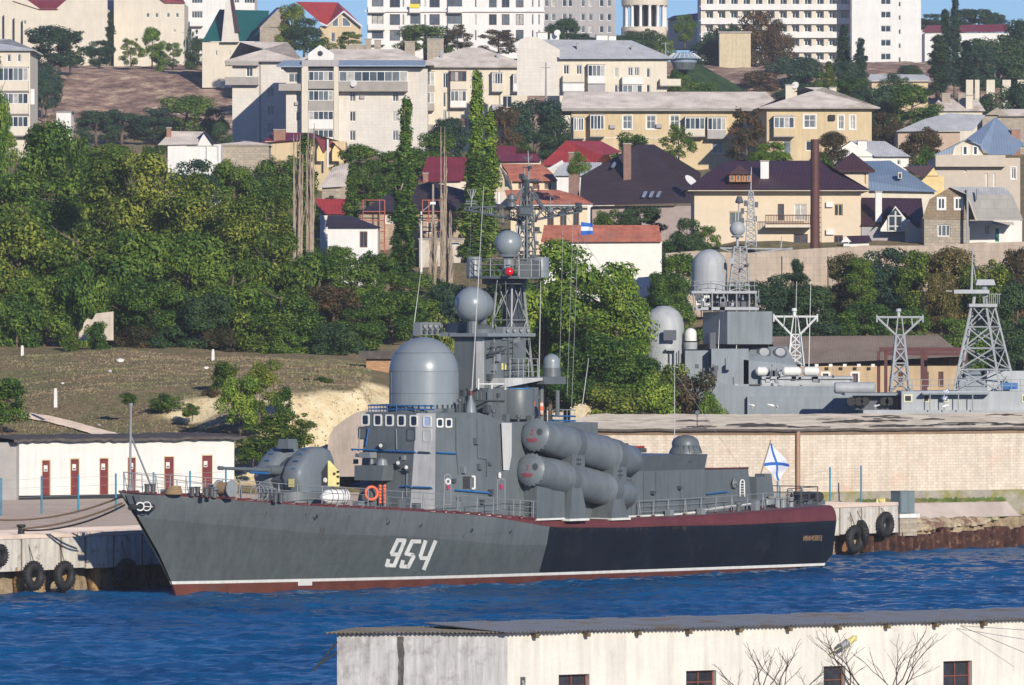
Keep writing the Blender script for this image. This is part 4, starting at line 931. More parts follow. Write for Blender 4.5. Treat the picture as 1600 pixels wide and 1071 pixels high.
# aft deckhouse
zbA=3.15
sF=31.5; sC=S(1101,740,3.9)[0]; ztA=6.6; zmA=S(1090,734,3.9)[1]
b=MB(); b.box(sF,sC,-3.9,3.9,zbA,zmA,SG)
b.add([V(sF,3.9,zmA),V(sC,3.9,zmA),V(sC+0.05,-3.9,zmA),V(sF,-3.9,zmA),V(sF,4.35,ztA),V(sC-0.35,4.35,ztA),V(sC-0.35,-4.35,ztA),V(sF,-4.35,ztA)],[(0,1,5,4),(1,2,6,5),(2,3,7,6),(3,0,4,7),(4,5,6,7)],SG)
aft=b.build('aft_deckhouse',ship,smooth=10)
b=MB()
sD=S(1172,760,3.0)[0]; zD=S(1150,731,3.0)[1]
v=[V(sC-1.2,3.9,zbA),V(sC+0.2,3.0,zbA),V(sD+0.3,3.0,zbA),V(sD+0.3,-3.0,zbA),V(sC-1.2,-3.0,zbA),V(sC-1.2,3.0,zD),V(sC+0.2,3.0,zD),V(sD-0.2,3.0,zD-.05),V(sD-0.2,-3.0,zD-.05),V(sC-1.2,-3.0,zD)]
b.add(v,[(0,1,6,5),(1,2,7,6),(2,3,8,7),(3,4,9,8),(5,6,7,8,9)],SG); b.tube(V(sC,3.02,zD),V(sD-.2,3.02,zD-.03),0.05,SRED); aft2=b.build('after_block',aft,smooth=10)
b=MB()
for p,q in(((sF,3.95),(sC,3.95)),((sC,3.95),(sC+0.25,3.06)),((sC+.2,3.06),(sD+0.35,3.06))):
 for k in range(8):
  u,w=k/8,(k+1)/8; ss=lambda f:(p[0]+(q[0]-p[0])*f,p[1]+(q[1]-p[1])*f); a,c=ss(u),ss(w); zz=lambda s:3.28+(0 if s<38 else(s-38)*0.045)
  b.tube(V(a[0],a[1],zz(a[0])),V(c[0],c[1],zz(c[0])),0.07,SWHITE,n=4)
b.build('foot_line',aft,smooth=0)
SA3=(Vector(V(sC+.2,3.0,zbA)),Vector(V(sD+.3,3.0,zbA)),Vector(V(sD-.2,3.0,zD-.05)))
DP=lambda px,py,off=0.02:face_pt(px,py,*SA3,off)[0]
bar('grab_rail',[(1102,772),(1135,768.5)],0.045,SBLUE,aft,DP,brackets=False)
b=MB(); b.lathe(DP(1147,755,0.0),(0,-1,0),[(0,0.3),(0.1,0.33),(0.16,0.2),(0.25,0.1)],SG,14); b.torus(DP(1143,755,0.2),(0.3,-1,0),0.24,0.03,RAILM,16,5); b.build('vent',aft)
b=MB(); b.path([DP(1154,776,.1),DP(1154,756,.1),DP(1155.5,751,.1),DP(1158,750,.1),DP(1160.5,752,.1),DP(1161,776,.1)],0.04,RAFT,6)
for y in range(756,776,4):b.tube(DP(1154,y,.1),DP(1161,y,.1),0.022,RAFT,n=4)
b.build('ladder',aft)
def ciws(px,py,t):
 s_,z_=S(px,py,t); c=Vector(V(s_,t,z_)); b=MB(); b.lathe(c,(0,0,1),[(0,0.92),(0.12,0.9),(0.42,0.72),(0.44,0.76),(0.62,0.76),(0.82,0.66),(0.98,0.4),(1.02,0.02)],SG,32)
 o=b.build('close_in_gun',ship,smooth=40,label=None); b=MB(); dirv=Vector((0.75,0.66,0.12)).normalized(); p=c+Vector((0,0,0.62))+dirv*0.6; b.tube(p,p+dirv*0.75,0.13,SG,0.13,n=12); b.tube(p+dirv*0.5,p+dirv*1.05,0.11,M_DARK,n=12); b.build('barrel',o)
 b=MB()
 for k in range(10):a=R(-170+k*20); b.tube(c+Vector((0.92*math.cos(a),0.92*math.sin(a),0.05)),c+Vector((0.78*math.cos(a),0.78*math.sin(a),0.45)),0.02,RAILD,n=4)
 b.build('base_bracket',o); return o
ciws(1071,709,2.6); ciws(939,709,-2.9)
b=MB()
for k in range(6):c=Vector(VP(985+k*4,699,-1.0)); b.dome(c,0.09,mat("dull_red_caps",(0.3,0.04,0.03),0.5),8,bottom=80,rows=3)
b.box(VP(984,703,-1)[0],VP(1008,703,-1)[0],0.9,1.1,VP(984,708,-1)[2],VP(984,701,-1)[2],SGD); b.build('ready_locker',ship)
b=MB()
for px in(862,868,874,880,886,892,898):b.tube(VP(px,664,1.0),VP(px,640,1.0),0.02,RAILM,n=4)
for y,m_ in((640,RAILM),(650,SBLUE),(657,SBLUE)):b.tube(VP(858,y,1.0),VP(899,y+1,1.0),0.03 if m_ is RAILM else 0.05,m_,n=4)
b.build('roof_rail',ship)
b=MB(); b.tube(VP(871,610,1.6),VP(871,650,1.6),0.12,SG,n=8); b.build('support_post',ship)
# stern: decoy launcher, ensign staff, taffrail, bollards
b=MB(); s_,z_=S(1194,786,1.6); c=Vector(V(s_,1.6,z_-.1)); b.lathe(c,(0,0,1),[(0,0.7),(0.3,0.62),(0.34,0.4)],SGL,24)
b.box(c.x-0.55,c.x+0.35,c.y-0.45,c.y+0.45,c.z+0.45,c.z+1.75,SG,0.12); b.box(c.x-0.9,c.x-0.5,c.y-0.3,c.y+0.3,c.z+0.8,c.z+1.5,SGD); b.tube(c+Vector((0,0,.3)),c+Vector((0,0,.7)),0.25,SGD); b.build('decoy_launcher',ship)
b=MB(); s_,z_=S(1178,790,2.2); b.box(s_-0.3,s_+0.7,-2.6,-1.4,z_-.1,z_+1.6,SG,0.06); b.build('stern_locker',ship,smooth=0)
st0=Vector(VP(1183,760,0.3)); st1=Vector(VP(1204.5,688,0.3))
b=MB(); b.tube(st0,st1,0.04,mat("varnished_staff",(0.2,0.17,0.07),0.5),0.03); b.build('ensign_staff',ship)
FW,FBL=mat("ensign_white",(0.72,0.74,0.8),0.8),mat("ensign_blue",(0.03,0.13,0.45),0.8)
def flagmesh(name,corners,parent,colorf,n=24,amp=0.07):
 """cloth between four corners (hoist top, fly top, fly bottom, hoist bottom) with ripples"""
 b=MB(); A,B_,C_,D_=[Vector(c)for c in corners]; nrm=(B_-A).cross(D_-A).normalized()
 def pt(u,v):p=A.lerp(B_,u).lerp(D_.lerp(C_,u),v); return p+nrm*amp*math.sin(u*7+v*2.5)*(0.3+u)
 for i in range(n):
  for j in range(n):
   u0,u1,v0,v1=i/n,(i+1)/n,j/n,(j+1)/n
   b.add([pt(u0,v0),pt(u1,v0),pt(u1,v1),pt(u0,v1)],[(0,1,2,3)],colorf((u0+u1)/2,(v0+v1)/2))
 return b.build(name,parent,merge=True,smooth=60)
def saltire(u,v):return FBL if min(abs(u-v),abs(u-(1-v)))<0.085 else FW
flagmesh('naval_ensign',[VP(1204.5,692,0.3),VP(1235,728,0.3),VP(1217,752,0.3),VP(1193,727,0.3)],ship,saltire,44)
b=MB()
TR=[(1240,0,754.5),(1284,0,761)]
zs=lambda s:dz(s)
posts=[(49.6,3.6),(51.0,3.6),(52.6,3.6),(52.9,2.2),(52.9,0.8),(52.9,-0.8),(52.9,-2.4),(51.4,-3.9),(49.6,-3.9)]
for(s,t)in posts:b.tube(V(s,t,zs(s)),V(s,t,zs(s)+1.05),0.035,RAILD,n=5)
for h in(0.35,0.7,1.05):
 for p,q in zip(posts[:-1],posts[1:]):b.tube(V(*p,zs(p[0])+h),V(*q,zs(q[0])+h),0.026,RAILD,n=4)
b.build('taffrail',ship)
for k,px in enumerate((1251,1272)):
 b=MB(); s_,z_=S(px,786,1.8); c=Vector(V(s_,1.8,z_+.05)); b.tube(c+Vector((-0.25,-0.55,0.3)),c+Vector((0.15,0.55,0.3)),0.3,M_DARK,n=16); b.box(c.x-.4,c.x+.4,c.y-.5,c.y+.5,c.z-.15,c.z+.1,SG); b.build('smoke_canister',ship)
for px,t in((1215,3.4),(1228,3.4)):
 s_,_=S(px,790,t); b=MB(); c=Vector(V(s_,t,dz(s_))); b.lathe(c,(0,0,1),[(0,0.14),(0.45,0.14),(0.5,0.2),(0.56,0.16)],RAILM,10); b.lathe(c+Vector((.5,0,0)),(0,0,1),[(0,0.14),(0.45,0.14),(0.5,0.2),(0.56,0.16)],RAILM,10); b.build('bollard',ship)
b=MB(); b.path([VP(1229,780,2.5),VP(1229,768,2.5),VP(1238,766,2.5),VP(1239,780,2.5)],0.04,RAILM); b.build('hoop',ship)
b=flagmesh('courtesy_flag',[VP(908,347,1.0),VP(927.5,350,1.0),VP(927,366,1.0),VP(908,368,1.0)],None,lambda u,v:(FW if 0.34<v<0.66 else FBL),18,0.05)
b.location=ship.location; b.rotation_euler=ship.rotation_euler
tag(b,'small blue and white striped flag flying from the corvette yard arm','flag')
# small fittings: stiffeners, vents, conduits, lamps, lockers
rf_=random.Random(21)
for s_ in np.arange(33.0,sC-1.5,1.15):
 b=MB(); b.box(s_-.025,s_+.025,-3.96,-3.9,3.35,zmA-.05,SG); b.build('stiffener',aft,smooth=0)
for px,py in((1000,720),(1035,720),(1075,720),(1020,770),(1062,762)):
 s_,z_=S(px,py,4.0); b=MB(); b.box(s_-.12,s_+.12,-4.15,-3.9,z_-.09,z_+.09,SGD); b.build('junction_box',aft,smooth=0)
def conduit(name,par,fn,pts,r=.03,m=SGD,off=.06):b=MB(); b.path([fn(x,y,off)for x,y in pts],r,m,5); return b.build(name,par)
for pts in([(712,652),(712,700),(716,742)],[(745,655),(746,716),(760,718),(760,745)]):conduit('conduit',house,SP,pts,m=SG)
for pts in([(563,670),(562,700)],[(620,670),(621,702)],[(556,735),(568,736)],[(625,735),(637,738),(636,775)],[(600,762),(600,790)]):conduit('conduit',house,FP,pts,m=SGL)
for px,py,fn in((560,712,FP),(632,716,FP),(557,722,FP),(722,735,SP),(748,730,SP),(765,725,SP),(708,752,SP),(716,780,SP),(752,785,SP),(765,770,SP),(742,690,SP)):
 b=MB(); c=fn(px,py,.08); w_=rf_.uniform(.07,.16); b.box(c.x-.1,c.x+.1,c.y-w_,c.y+.08,c.z-w_,c.z+w_*1.2,rf_.choice([SGD,SGL,SG])); b.build('junction_box',house,smooth=0)
for k in range(7):
 s_=19.6+k*1.1; t=2.4 if s_<22 else 3.0; z0=9.05 if s_<22 else 8.5; b=MB(); h_=rf_.uniform(.25,.6)
 if k%2:b.lathe(V(s_,t,z0),(0,0,1),[(0,.07),(h_,.07),(h_+.03,.15),(h_+.16,.12)],SGD,10); b.build('vent',house)
 else:b.box(s_-.15,s_+.15,-t-.15,-t+.15,z0,z0+h_,SG); b.build('roof_box',house,smooth=0)
for px,py,t in((764,590,1.1),(770,575,1.1),(720,560,-.6),(728,540,-.6),(716,600,-.9),(770,540,1.15),(776,560,1.2),(724,615,1.0),(733,630,1.9),(760,640,1.95),(778,618,1.95)):
 c=Vector(VP(px,py,t)); w_=rf_.uniform(.08,.2); b=MB(); b.box(c.x-w_,c.x+w_,c.y-w_,c.y+.1,c.z-w_,c.z+w_*1.3,rf_.choice([SGD,SGL,SG])); b.tube(c,c-Vector((0,0,.5)),.025,SGD,n=4); b.build('fitting',mhouse,smooth=0)
for x0,y0,x1,y1,t in((777,438,770,500,.9),(812,438,818,500,.9),(790,440,792,510,1.0),(772,520,772,585,1.2),(713,530,713,640,-1.0),(800,520,806,590,1.3),(820,330,818,430,.35),(829,300,833,430,.4),(806,350,812,432,.3)):
 b=MB(); b.tube(VP(x0,y0,t),VP(x1,y1,t),.03,rf_.choice([SGD,RAILM]),n=4); b.build('cable_run',ship)
for x,y in((815,300),(833,310),(817,355),(835,345),(813,372),(838,380),(815,395),(833,400),(809,412),(828,262),(820,278),(786,350),(860,328),(750,331),(765,336),(875,333),(890,327)):
 c=Vector(VP(x,y,.3)); w_=rf_.uniform(.05,.14); b=MB(); b.box(c.x-w_,c.x+w_,c.y-.08,c.y+.08,c.z-w_,c.z+w_,rf_.choice([SGD,SG,SGL]))
 if rf_.random()<.6:b.tube(c,c+Vector((0,0,rf_.uniform(.3,.8))),.02,RAILM,n=4)
 b.build('mast_fitting',ship,smooth=0)
b=MB()
for z in np.arange(8.6,13.0,.3):b.tube(V(26.5,1.32,z),V(26.9,1.36,z),.02,SGD,n=4)
for s_ in(26.5,26.9):b.tube(V(s_,1.33,8.5),V(s_,1.33,13.1),.025,SGD,n=4)
b.build('ladder',mhouse)
for s_,t,h_,w_ in((9.3,3.0,.5,.3),(10.6,3.5,.35,.25),(13.2,4.1,.55,.3),(14.6,4.2,.4,.2),(2.6,1.4,.35,.2),(5.4,2.4,.4,.18),(-1.2,.3,.3,.2),(44.5,3.8,.4,.25),(46.0,3.9,.55,.2),(40.2,4.3,.35,.2),(37.2,4.3,.35,.2),(49.0,2.0,.5,.35),(50.2,2.8,.4,.2)):
 b=MB(); z0=dz(s_)
 if int(s_*10)%2:b.lathe(V(s_,t,z0-.05),(0,0,1),[(0,w_*.5),(h_,w_*.5),(h_+.02,w_*.9),(h_+.15,w_*.7),(h_+.18,.01)],SG,12); b.build('mushroom_vent',ship)
 else:b.box(s_-w_,s_+w_,-t-w_*.8,-t+w_*.8,z0-.05,z0+h_,rf_.choice([SG,SGL])); b.build('deck_box',ship,smooth=0)
# generic building
class Bld:
 """front wall from photo column x0 to x1; left corner at depth D, turned by yaw degrees (positive: right end farther away)"""
 def __init__(s,name,label,cat,x0,x1,ybase,yeave,D,yaw,depth,wall,group=None,thick=0.22):
  s.yaw=R(yaw); s.u=Vector((math.cos(s.yaw),math.sin(s.yaw))); s.o=Vector((PX(x0,D),D)); s.D=D
  s.zb=PZ(ybase,D); s.root=empty(name,(s.o.x,s.o.y,s.zb),s.yaw,label,cat,group)
  s.W=s.lx(x1); s.H=PZ(yeave,D)-s.zb; s.dep=depth; s.wall=wall; s.wins=[]; s.bals=[]; s.th=thick; s.wobj=None
 def lx(s,px,off=0.0):
  """local x of a photo column on the plane local y = off"""
  k=(px-800)/F; ox=s.o.x-math.sin(s.yaw)*off; oy=s.o.y+math.cos(s.yaw)*off
  return(k*oy-ox)/(s.u.x-k*s.u.y)
 def lz(s,px,py,off=0.0):
  x=s.lx(px,off); D=s.o.y+s.u.y*x+math.cos(s.yaw)*off; return PZ(py,D)-s.zb
 def pt(s,px,py,off=0.0):return(s.lx(px,off),off,s.lz(px,py,off))
 def rect(s,x0,y0,x1,y1,off=0.0):
  a,b=s.lx(x0,off),s.lx(x1,off); xm=(x0+x1)/2; return(a,s.lz(xm,y1,off),b,s.lz(xm,y0,off))
 def win(s,x0,y0,x1,y1,**k):s.wins.append((s.rect(x0,y0,x1,y1),k)); return s
 def grid(s,xs,ys,w,h,**k):
  for y in ys:
   for x in xs:s.win(x-w/2,y-h/2,x+w/2,y+h/2,**k)
  return s
 def walls(s,extra_down=4.0,name='wall'):
  W,H,dep=s.W,s.H,s.dep; b=MB(); m=s.wall
  X=sorted({0.0,W}|{max(0,min(W,r[0]))for r,k in s.wins}|{max(0,min(W,r[2]))for r,k in s.wins})
  Z=sorted({-extra_down,H}|{max(-extra_down,min(H,r[1]))for r,k in s.wins}|{max(-extra_down,min(H,r[3]))for r,k in s.wins})
  for i in range(len(X)-1):
   for j in range(len(Z)-1):
    cx,cz=(X[i]+X[i+1])/2,(Z[j]+Z[j+1])/2
    if X[i+1]-X[i]<1e-5 or Z[j+1]-Z[j]<1e-5:continue
    if any(r[0]<cx<r[2]and r[1]<cz<r[3]for r,k in s.wins):continue
    b.quad((X[i],0,Z[j]),(X[i+1],0,Z[j]),(X[i+1],0,Z[j+1]),(X[i],0,Z[j+1]),m)
  th=s.th
  for r,k in s.wins:
   x0,z0,x1,z1=r
   for q in(((x0,z0),(x1,z0)),((x1,z0),(x1,z1)),((x1,z1),(x0,z1)),((x0,z1),(x0,z0))):
    (a,c),(e,f)=q; b.quad((a,0,c),(e,0,f),(e,th,f),(a,th,c),k.get('rev',m))
  zd=-extra_down
  b.quad((0,0,zd),(0,dep,zd),(0,dep,H),(0,0,H),m); b.quad((W,0,zd),(W,dep,zd),(W,dep,H),(W,0,H),m); b.quad((0,dep,zd),(W,dep,zd),(W,dep,H),(0,dep,H),m)
  s.wobj=b.build(name,s.root,smooth=0,recalc=False)
  for r,k in s.wins:s._win(r,k)
  return s
 def _win(s,r,k):
  x0,z0,x1,z1=r; f=k.get('fw',0.09); fm=k.get('frame',M_WHITE); th=s.th; b=MB(); y0,y1=th-0.10,th-0.02
  b.box(x0,x1,y0,y1,z0,z0+f,fm); b.box(x0,x1,y0,y1,z1-f,z1,fm); b.box(x0,x0+f,y0,y1,z0+f,z1-f,fm); b.box(x1-f,x1,y0,y1,z0+f,z1-f,fm)
  n=k.get('n',2)
  for i in range(1,n):x=x0+(x1-x0)*i/n; b.box(x-f*0.4,x+f*0.4,y0+.01,y1,z0+f,z1-f,fm)
  if k.get('hbar'):z=z0+(z1-z0)*k['hbar']; b.box(x0+f,x1-f,y0+.02,y1-.01,z-f*.35,z+f*.35,fm)
  if k.get('surround'):
   sw=k['surround']; sm_=k.get('sm',M_WHITE)
   b.box(x0-sw,x1+sw,-0.03,0.0,z1+0.002,z1+sw,sm_); b.box(x0-sw,x1+sw,-0.05,0.0,z0-sw,z0-0.002,sm_); b.box(x0-sw,x0-0.002,-0.03,0,z0,z1,sm_); b.box(x1+0.002,x1+sw,-0.03,0,z0,z1,sm_)
  w=b.build(k.get('name','window'),s.root,smooth=0,label=k.get('label')); g_=MB(); g_.quad((x0,th-0.03,z0),(x1,th-0.03,z0),(x1,th-0.03,z1),(x0,th-0.03,z1),k.get('glass',M_GLASS)if 'glass' in k else PANES[int(abs(x0*13+z0*7))%7]); g_.build('pane',w,smooth=0,recalc=False)
 def part(s,name,b,smooth=0,label=None):return b.build(name,s.root,smooth=smooth,label=label)
 def balcony(s,x0,y0,x1,y1,ytop,m,glaz=None,proj=1.1,n=4,lip=None,roof=True):
  """parapet from y0 (rail) down to y1; if glaz, glazed from ytop to y0"""
  r=s.rect(x0,y0,x1,y1); zt=s.lz((x0+x1)/2,ytop); b=MB(); xa,za,xb,zb_=r
  b.box(xa,xb,-proj,-proj+0.1,za,zb_,m); b.box(xa,xa+0.1,-proj+0.1,0,za,zb_,m); b.box(xb-0.1,xb,-proj+0.1,0,za,zb_,m); b.box(xa-.03,xb+.03,-proj-.03,0,za-0.14,za-.002,M_SLAB)
  o=b.build('balcony',s.root,smooth=0)
  if glaz:
   b=MB(); gm=glaz if not isinstance(glaz,bool)else M_WHITE
   b.box(xa,xb,-proj,-proj+.07,zb_+0.002,zb_+0.08,gm); b.box(xa,xb,-proj,-proj+.07,zt-0.12,zt,gm)
   for i in range(n+1):x=xa+(xb-xa-0.09)*i/n; b.box(x,x+0.09,-proj+.003,-proj+.067,zb_+.08,zt-.12,gm)
   b.box(xa,xa+.09,-.1,0,zb_+.002,zt,gm); b.box(xb-.09,xb,-.1,0,zb_+.002,zt,gm)
   if roof:b.box(xa-.05,xb+.05,-proj-.08,0,zt+.002,zt+.08,M_SLAB)
   gz_=b.build('glazing',o,smooth=0)
   b=MB();
   for i in range(n):b.box(xa+.02+(xb-xa-.04)*i/n,xa+.02+(xb-xa-.04)*(i+1)/n,-proj+.04,-.02,zb_+.01,zt-.02,PANES[(int(x0)*7+int(y0)*3+i*5)%7])
   b.build('panes',o,smooth=0)
  return o
def hip(b,x0,x1,y0,y1,z,h,m,ins=None,over=0.5,gable=False,wallm=None,axis='x',t=0.15,kx0=None,kx1=None):
 """pitched roof with eaves at z; ins = how far ridge ends stand in from the ends (0 = gable)"""
 X0,X1,Y0,Y1=x0-over,x1+over,y0-over,y1+over
 if axis=='x':
  i=(Y1-Y0)/2 if ins is None else ins; a=i if kx0 is None else kx0; c=i if kx1 is None else kx1
  ym=(Y0+Y1)/2; r0,r1=(X0+a,ym,z+h),(X1-c,ym,z+h)
  E=[(X0,Y0,z),(X1,Y0,z),(X1,Y1,z),(X0,Y1,z)]
  b.add(E+[r0,r1],[(0,1,5,4),(2,3,4,5),(1,2,5),(3,0,4)],m)
 else:
  i=(X1-X0)/2 if ins is None else ins; a=i if kx0 is None else kx0; c=i if kx1 is None else kx1
  xm=(X0+X1)/2; r0,r1=(xm,Y0+a,z+h),(xm,Y1-c,z+h)
  E=[(X0,Y0,z),(X1,Y0,z),(X1,Y1,z),(X0,Y1,z)]
  b.add(E+[r0,r1],[(0,1,4),(1,2,5,4),(2,3,5),(3,0,4,5)],m)
 b.box(X0+.01,X1-.01,Y0+.01,Y1-.01,z-t,z-.004,wallm or m)
 return b
M_CURT=mat('pale_curtain_pane',(0.40,0.39,0.36),0.3,0.3,2); M_MIDG=glass('mid_glass',(0.07,0.085,0.10),0.12)
PANES=[M_GLASS,M_GLASS2,M_MIDG,M_GLASS,M_CURT,M_MIDG,M_GLASS2]
M_SLAB=mat("grey_balcony_slab",(0.34,0.31,0.28),0.85,0.12,1)
M_SLATE=mat("weathered_sheet_roof",(0.46,0.41,0.37),0.8,0.22,0.5,dr=1.0,corrug=(1.6,0.025,'X'),col2=(0.30,0.25,0.21),c2pos=(0.5,0.7),c2scale=0.3)
M_BLUEROOF=mat("blue_grey_roof_edge",(0.26,0.33,0.42),0.5,0.1,1)
M_TILE_OR=mat("orange_tile_roof",(0.38,0.13,0.085),0.85,0.35,1.2,dr=1.0,corrug=(3.0,0.04,'X'),col2=(0.24,0.12,0.09),c2pos=(0.5,0.7))
M_TILE_RED=mat("bright_red_metal_roof",(0.46,0.055,0.045),0.45,0.15,0.6,corrug=(2.5,0.03,'X'))
M_TILE_MAR=mat("maroon_metal_roof",(0.24,0.035,0.045),0.45,0.15,0.6,corrug=(2.5,0.03,'X'))
M_TILE_DK=mat("dark_brown_tile_roof",(0.052,0.036,0.042),0.5,0.14,0.8,corrug=(2.6,0.04,'Z'))
M_TILE_PL=mat("dark_plum_tile_roof",(0.075,0.035,0.045),0.5,0.14,0.8,corrug=(2.6,0.04,'X'))
M_GREYTILE=mat("grey_metal_roof",(0.38,0.39,0.41),0.5,0.15,0.5,dr=1.0,streak=.2,corrug=(1.6,0.04,'X'))
M_GREEN=mat("deep_green_metal_roof",(0.008,0.10,0.10),0.45,0.1,0.7,corrug=(2,0.03,'X'))
M_CREAM=mat("cream_plaster",(0.68,0.61,0.49),0.9,0.07,0.4,streak=0.12)
M_PALE=mat("pale_block_wall",(0.68,0.63,0.56),0.9,0.07,0.4,streak=0.12,brick=(1.1,0.45,0.018,0.86,0.95))
M_WPL=mat("white_plaster",(0.76,0.74,0.70),0.9,0.06,0.4,streak=0.12)
M_YEL=mat("ochre_plaster",(0.62,0.49,0.30),0.9,0.09,0.4,streak=0.18)
M_GREYW=mat("grey_plaster",(0.40,0.38,0.38),0.9,0.08,0.5,streak=0.15)
M_STONE=mat("rough_stone_wall",(0.42,0.36,0.28),0.95,0.15,2,brick=(0.5,0.25,0.03,0.7,0.8))
M_BRICKR=mat("raw_brick_wall",(0.36,0.20,0.14),0.95,0.15,1,brick=(0.5,0.2,0.03,0.8,0.8))
M_CHIM=mat("brown_brick_chimney",(0.24,0.15,0.12),0.95,0.15,2)
M_WHITEW=mat("whitewashed_wall",(0.74,0.72,0.67),0.92,0.06,0.7,0.015,5,col2=(0.46,0.40,0.33),c2pos=(0.66,0.85),c2scale=0.7,streak=0.12)
def chimney(bd,px,y0,y1,w,off=2.0,m=None,d=0.6,cap=True):
 a=bd.pt(px,y1,off); t=bd.lz(px,y0,off); w=w/F*bd.D; b=MB(); b.box(a[0]-w/2,a[0]+w/2,off-d/2,off+d/2,a[2]-2.0,t,m or M_CHIM)
 if cap:b.box(a[0]-w/2-.06,a[0]+w/2+.06,off-d/2-.06,off+d/2+.06,t,t+0.12,M_SLAB)
 return b.build('chimney',bd.root,smooth=0)
# white garage row with red doors, left
gar=Bld('garage_row','long low whitewashed garage row with maroon doors on the quay at the left','garage',30,366,782,700,430,33,5.0,M_WHITEW)
M_RDOOR=mat("maroon_door_paint",(0.19,0.035,0.035),0.55,0.12,2,streak=0.15)
doors=[(66,720,78),(110.5,718,123),(156,717,168.5),(200,716,211.5),(257,714.5,271),(316,712.5,331)]
rects=[gar.rect(a,y,c,y+61+(a<60))for a,y,c in doors]
for r in rects:gar.wins.append((r,{'skip':1}))
_w=gar._win; gar._win=lambda r,k:None
H0=gar.H; zr1=gar.lz(352,687); gar.H=max(H0,zr1)
gar.walls(); gar._win=_w
for(a,y,c),r in zip(doors,rects):
 b=MB(); x0,z0,x1,z1=r; b.box(x0,x1,0.1,0.2,z0,z1,M_RDOOR)
 for f in(0.28,0.62):b.box(x0+0.12,x1-0.12,0.07,0.1,z0+(z1-z0)*f,z0+(z1-z0)*(f+0.05),M_RDOOR)
 d=b.build('door',gar.root,smooth=0)
 b=MB(); b.box(x0-0.04,x0,-0.02,0.2,z0,z1+.07,M_YEL); b.box(x1,x1+0.05,-0.02,0.2,z0,z1+.07,M_YEL); b.box(x0,x1,-0.02,0.1,z1,z1+.07,M_YEL); b.build('door_frame',d,smooth=0)
 b=MB(); b.box(x0+0.14,x0+0.40,0.05,0.098,z0+1.72,z0+2.1,SWHITE); b.box(x0+0.18,x0+0.36,0.04,0.05,z0+1.78,z0+1.86,SGD); b.build('paper_notice',d,smooth=0)
b=MB(); rg=random.Random(4)
n=46; W=gar.W; Hf=lambda x:H0+(zr1-H0)*(x/W)
M_RUBER=mat("torn_roof_felt",(0.10,0.085,0.075),0.95,0.35,2,0.04,5)
vs=[]
for i in range(n+1):
 x=-0.6+(W+1.2)*i/n; zz=gar.H; e=rg.uniform(-0.05,0.05)
 vs+=[(x,-0.42+rg.uniform(-.05,.05),zz+0.0+e),(x,-0.40,zz+0.16+e),(x,2.5,zz+0.30+rg.uniform(-.05,.05)),(x,5.4,zz+0.34+rg.uniform(-.06,.06)),(x,5.4,zz+.05)]
b.add(vs,[(i*5+j,(i+1)*5+j,(i+1)*5+j+1,i*5+j+1)for i in range(n)for j in range(4)]+[(i*5+4,(i+1)*5+4,(i+1)*5,i*5)for i in range(n)],M_RUBER)
gar.part('roof',b)
b=MB(); b.box(-0.02,W+.02,-0.035,-0.002,-0.6,0.28,mat("black_plinth_paint",(0.03,0.03,0.035),0.8)); gar.part('plinth',b)
b=MB(); b.box(-3.2,-0.003,0.35,5.0,-2,gar.H-0.05,mat("grey_render",(0.36,0.34,0.32),0.9,0.1,1)); gar.part('side_bay',b)
# long brick store with flat felt roof, right
M_LBRICK=mat("pale_stone_blocks",(0.74,0.64,0.51),0.95,0.12,0.9,brick=(0.40,0.175,0.018,0.74,0.86),col2=(0.52,0.33,0.23),c2pos=(0.52,0.80),c2scale=0.45,streak=0.25)
M_FASCIA=mat("stained_concrete_fascia",(0.27,0.185,0.12),0.95,0.2,0.8,col2=(0.24,0.17,0.12),c2pos=(0.5,0.65),streak=0.2)
M_FELT=mat("cracked_roof_felt",(0.46,0.41,0.33),0.95,0.2,0.35,0.08,2.5,dr=1.0,col2=(0.27,0.22,0.17),c2pos=(0.48,0.66),c2scale=0.6)
M_DIRT=mat("mossy_base_band",(0.34,0.31,0.26),0.95,0.2,1.2,0.02,6,col2=(0.25,0.23,0.07),c2pos=(.45,.6),c2scale=.8)
store=empty('store_building',(PX(1243,427.6),427.6,3.0),0,'long pale block building with a flat patched roof behind the stern of the corvette','warehouse')
C0=Vector((PX(1243,427.6),427.6)); Ldir=Vector((-1,0.02)); Rdir=Vector((math.cos(R(28)),math.sin(R(28))))
def wallseg(a,c,z0,z1,m,th,name,parent,pr=0.0):
 d=(c-a); L_=d.length; e=bpy.data.objects.new(name,None)
 b=MB(); b.box(0,L_,pr,th,z0,z1,m); o=b.build(name,parent,smooth=0); o.location=(a.x-C0.x,a.y-C0.y,0); o.rotation_euler=(0,0,math.atan2(d.y,d.x)); return o
A=C0+Ldir*14.4; E=C0+Rdir*60; zw=PZ(671,427.6)-3.0; zbk=PZ(680,427.6)-3.0
for a,c,nm in((A,C0,'wall'),(C0,E,'wall')):
 o=wallseg(a,c,-1.0,zbk,M_LBRICK,0.5,nm,store); wallseg(a,c,zbk+.002,zw,M_FASCIA,0.55,'fascia',store,-0.06); wallseg(a,c,-1.0,0.52,M_DIRT,0.5,'base_band',store,-0.07)
b=MB(); b.tube((0.15,-0.12,0.1),(0.15,-0.12,zw-.1),0.14,mat("rusty_downpipe",(0.38,0.24,0.15),0.8)); b.build('downpipe',store)
rg=random.Random(12)
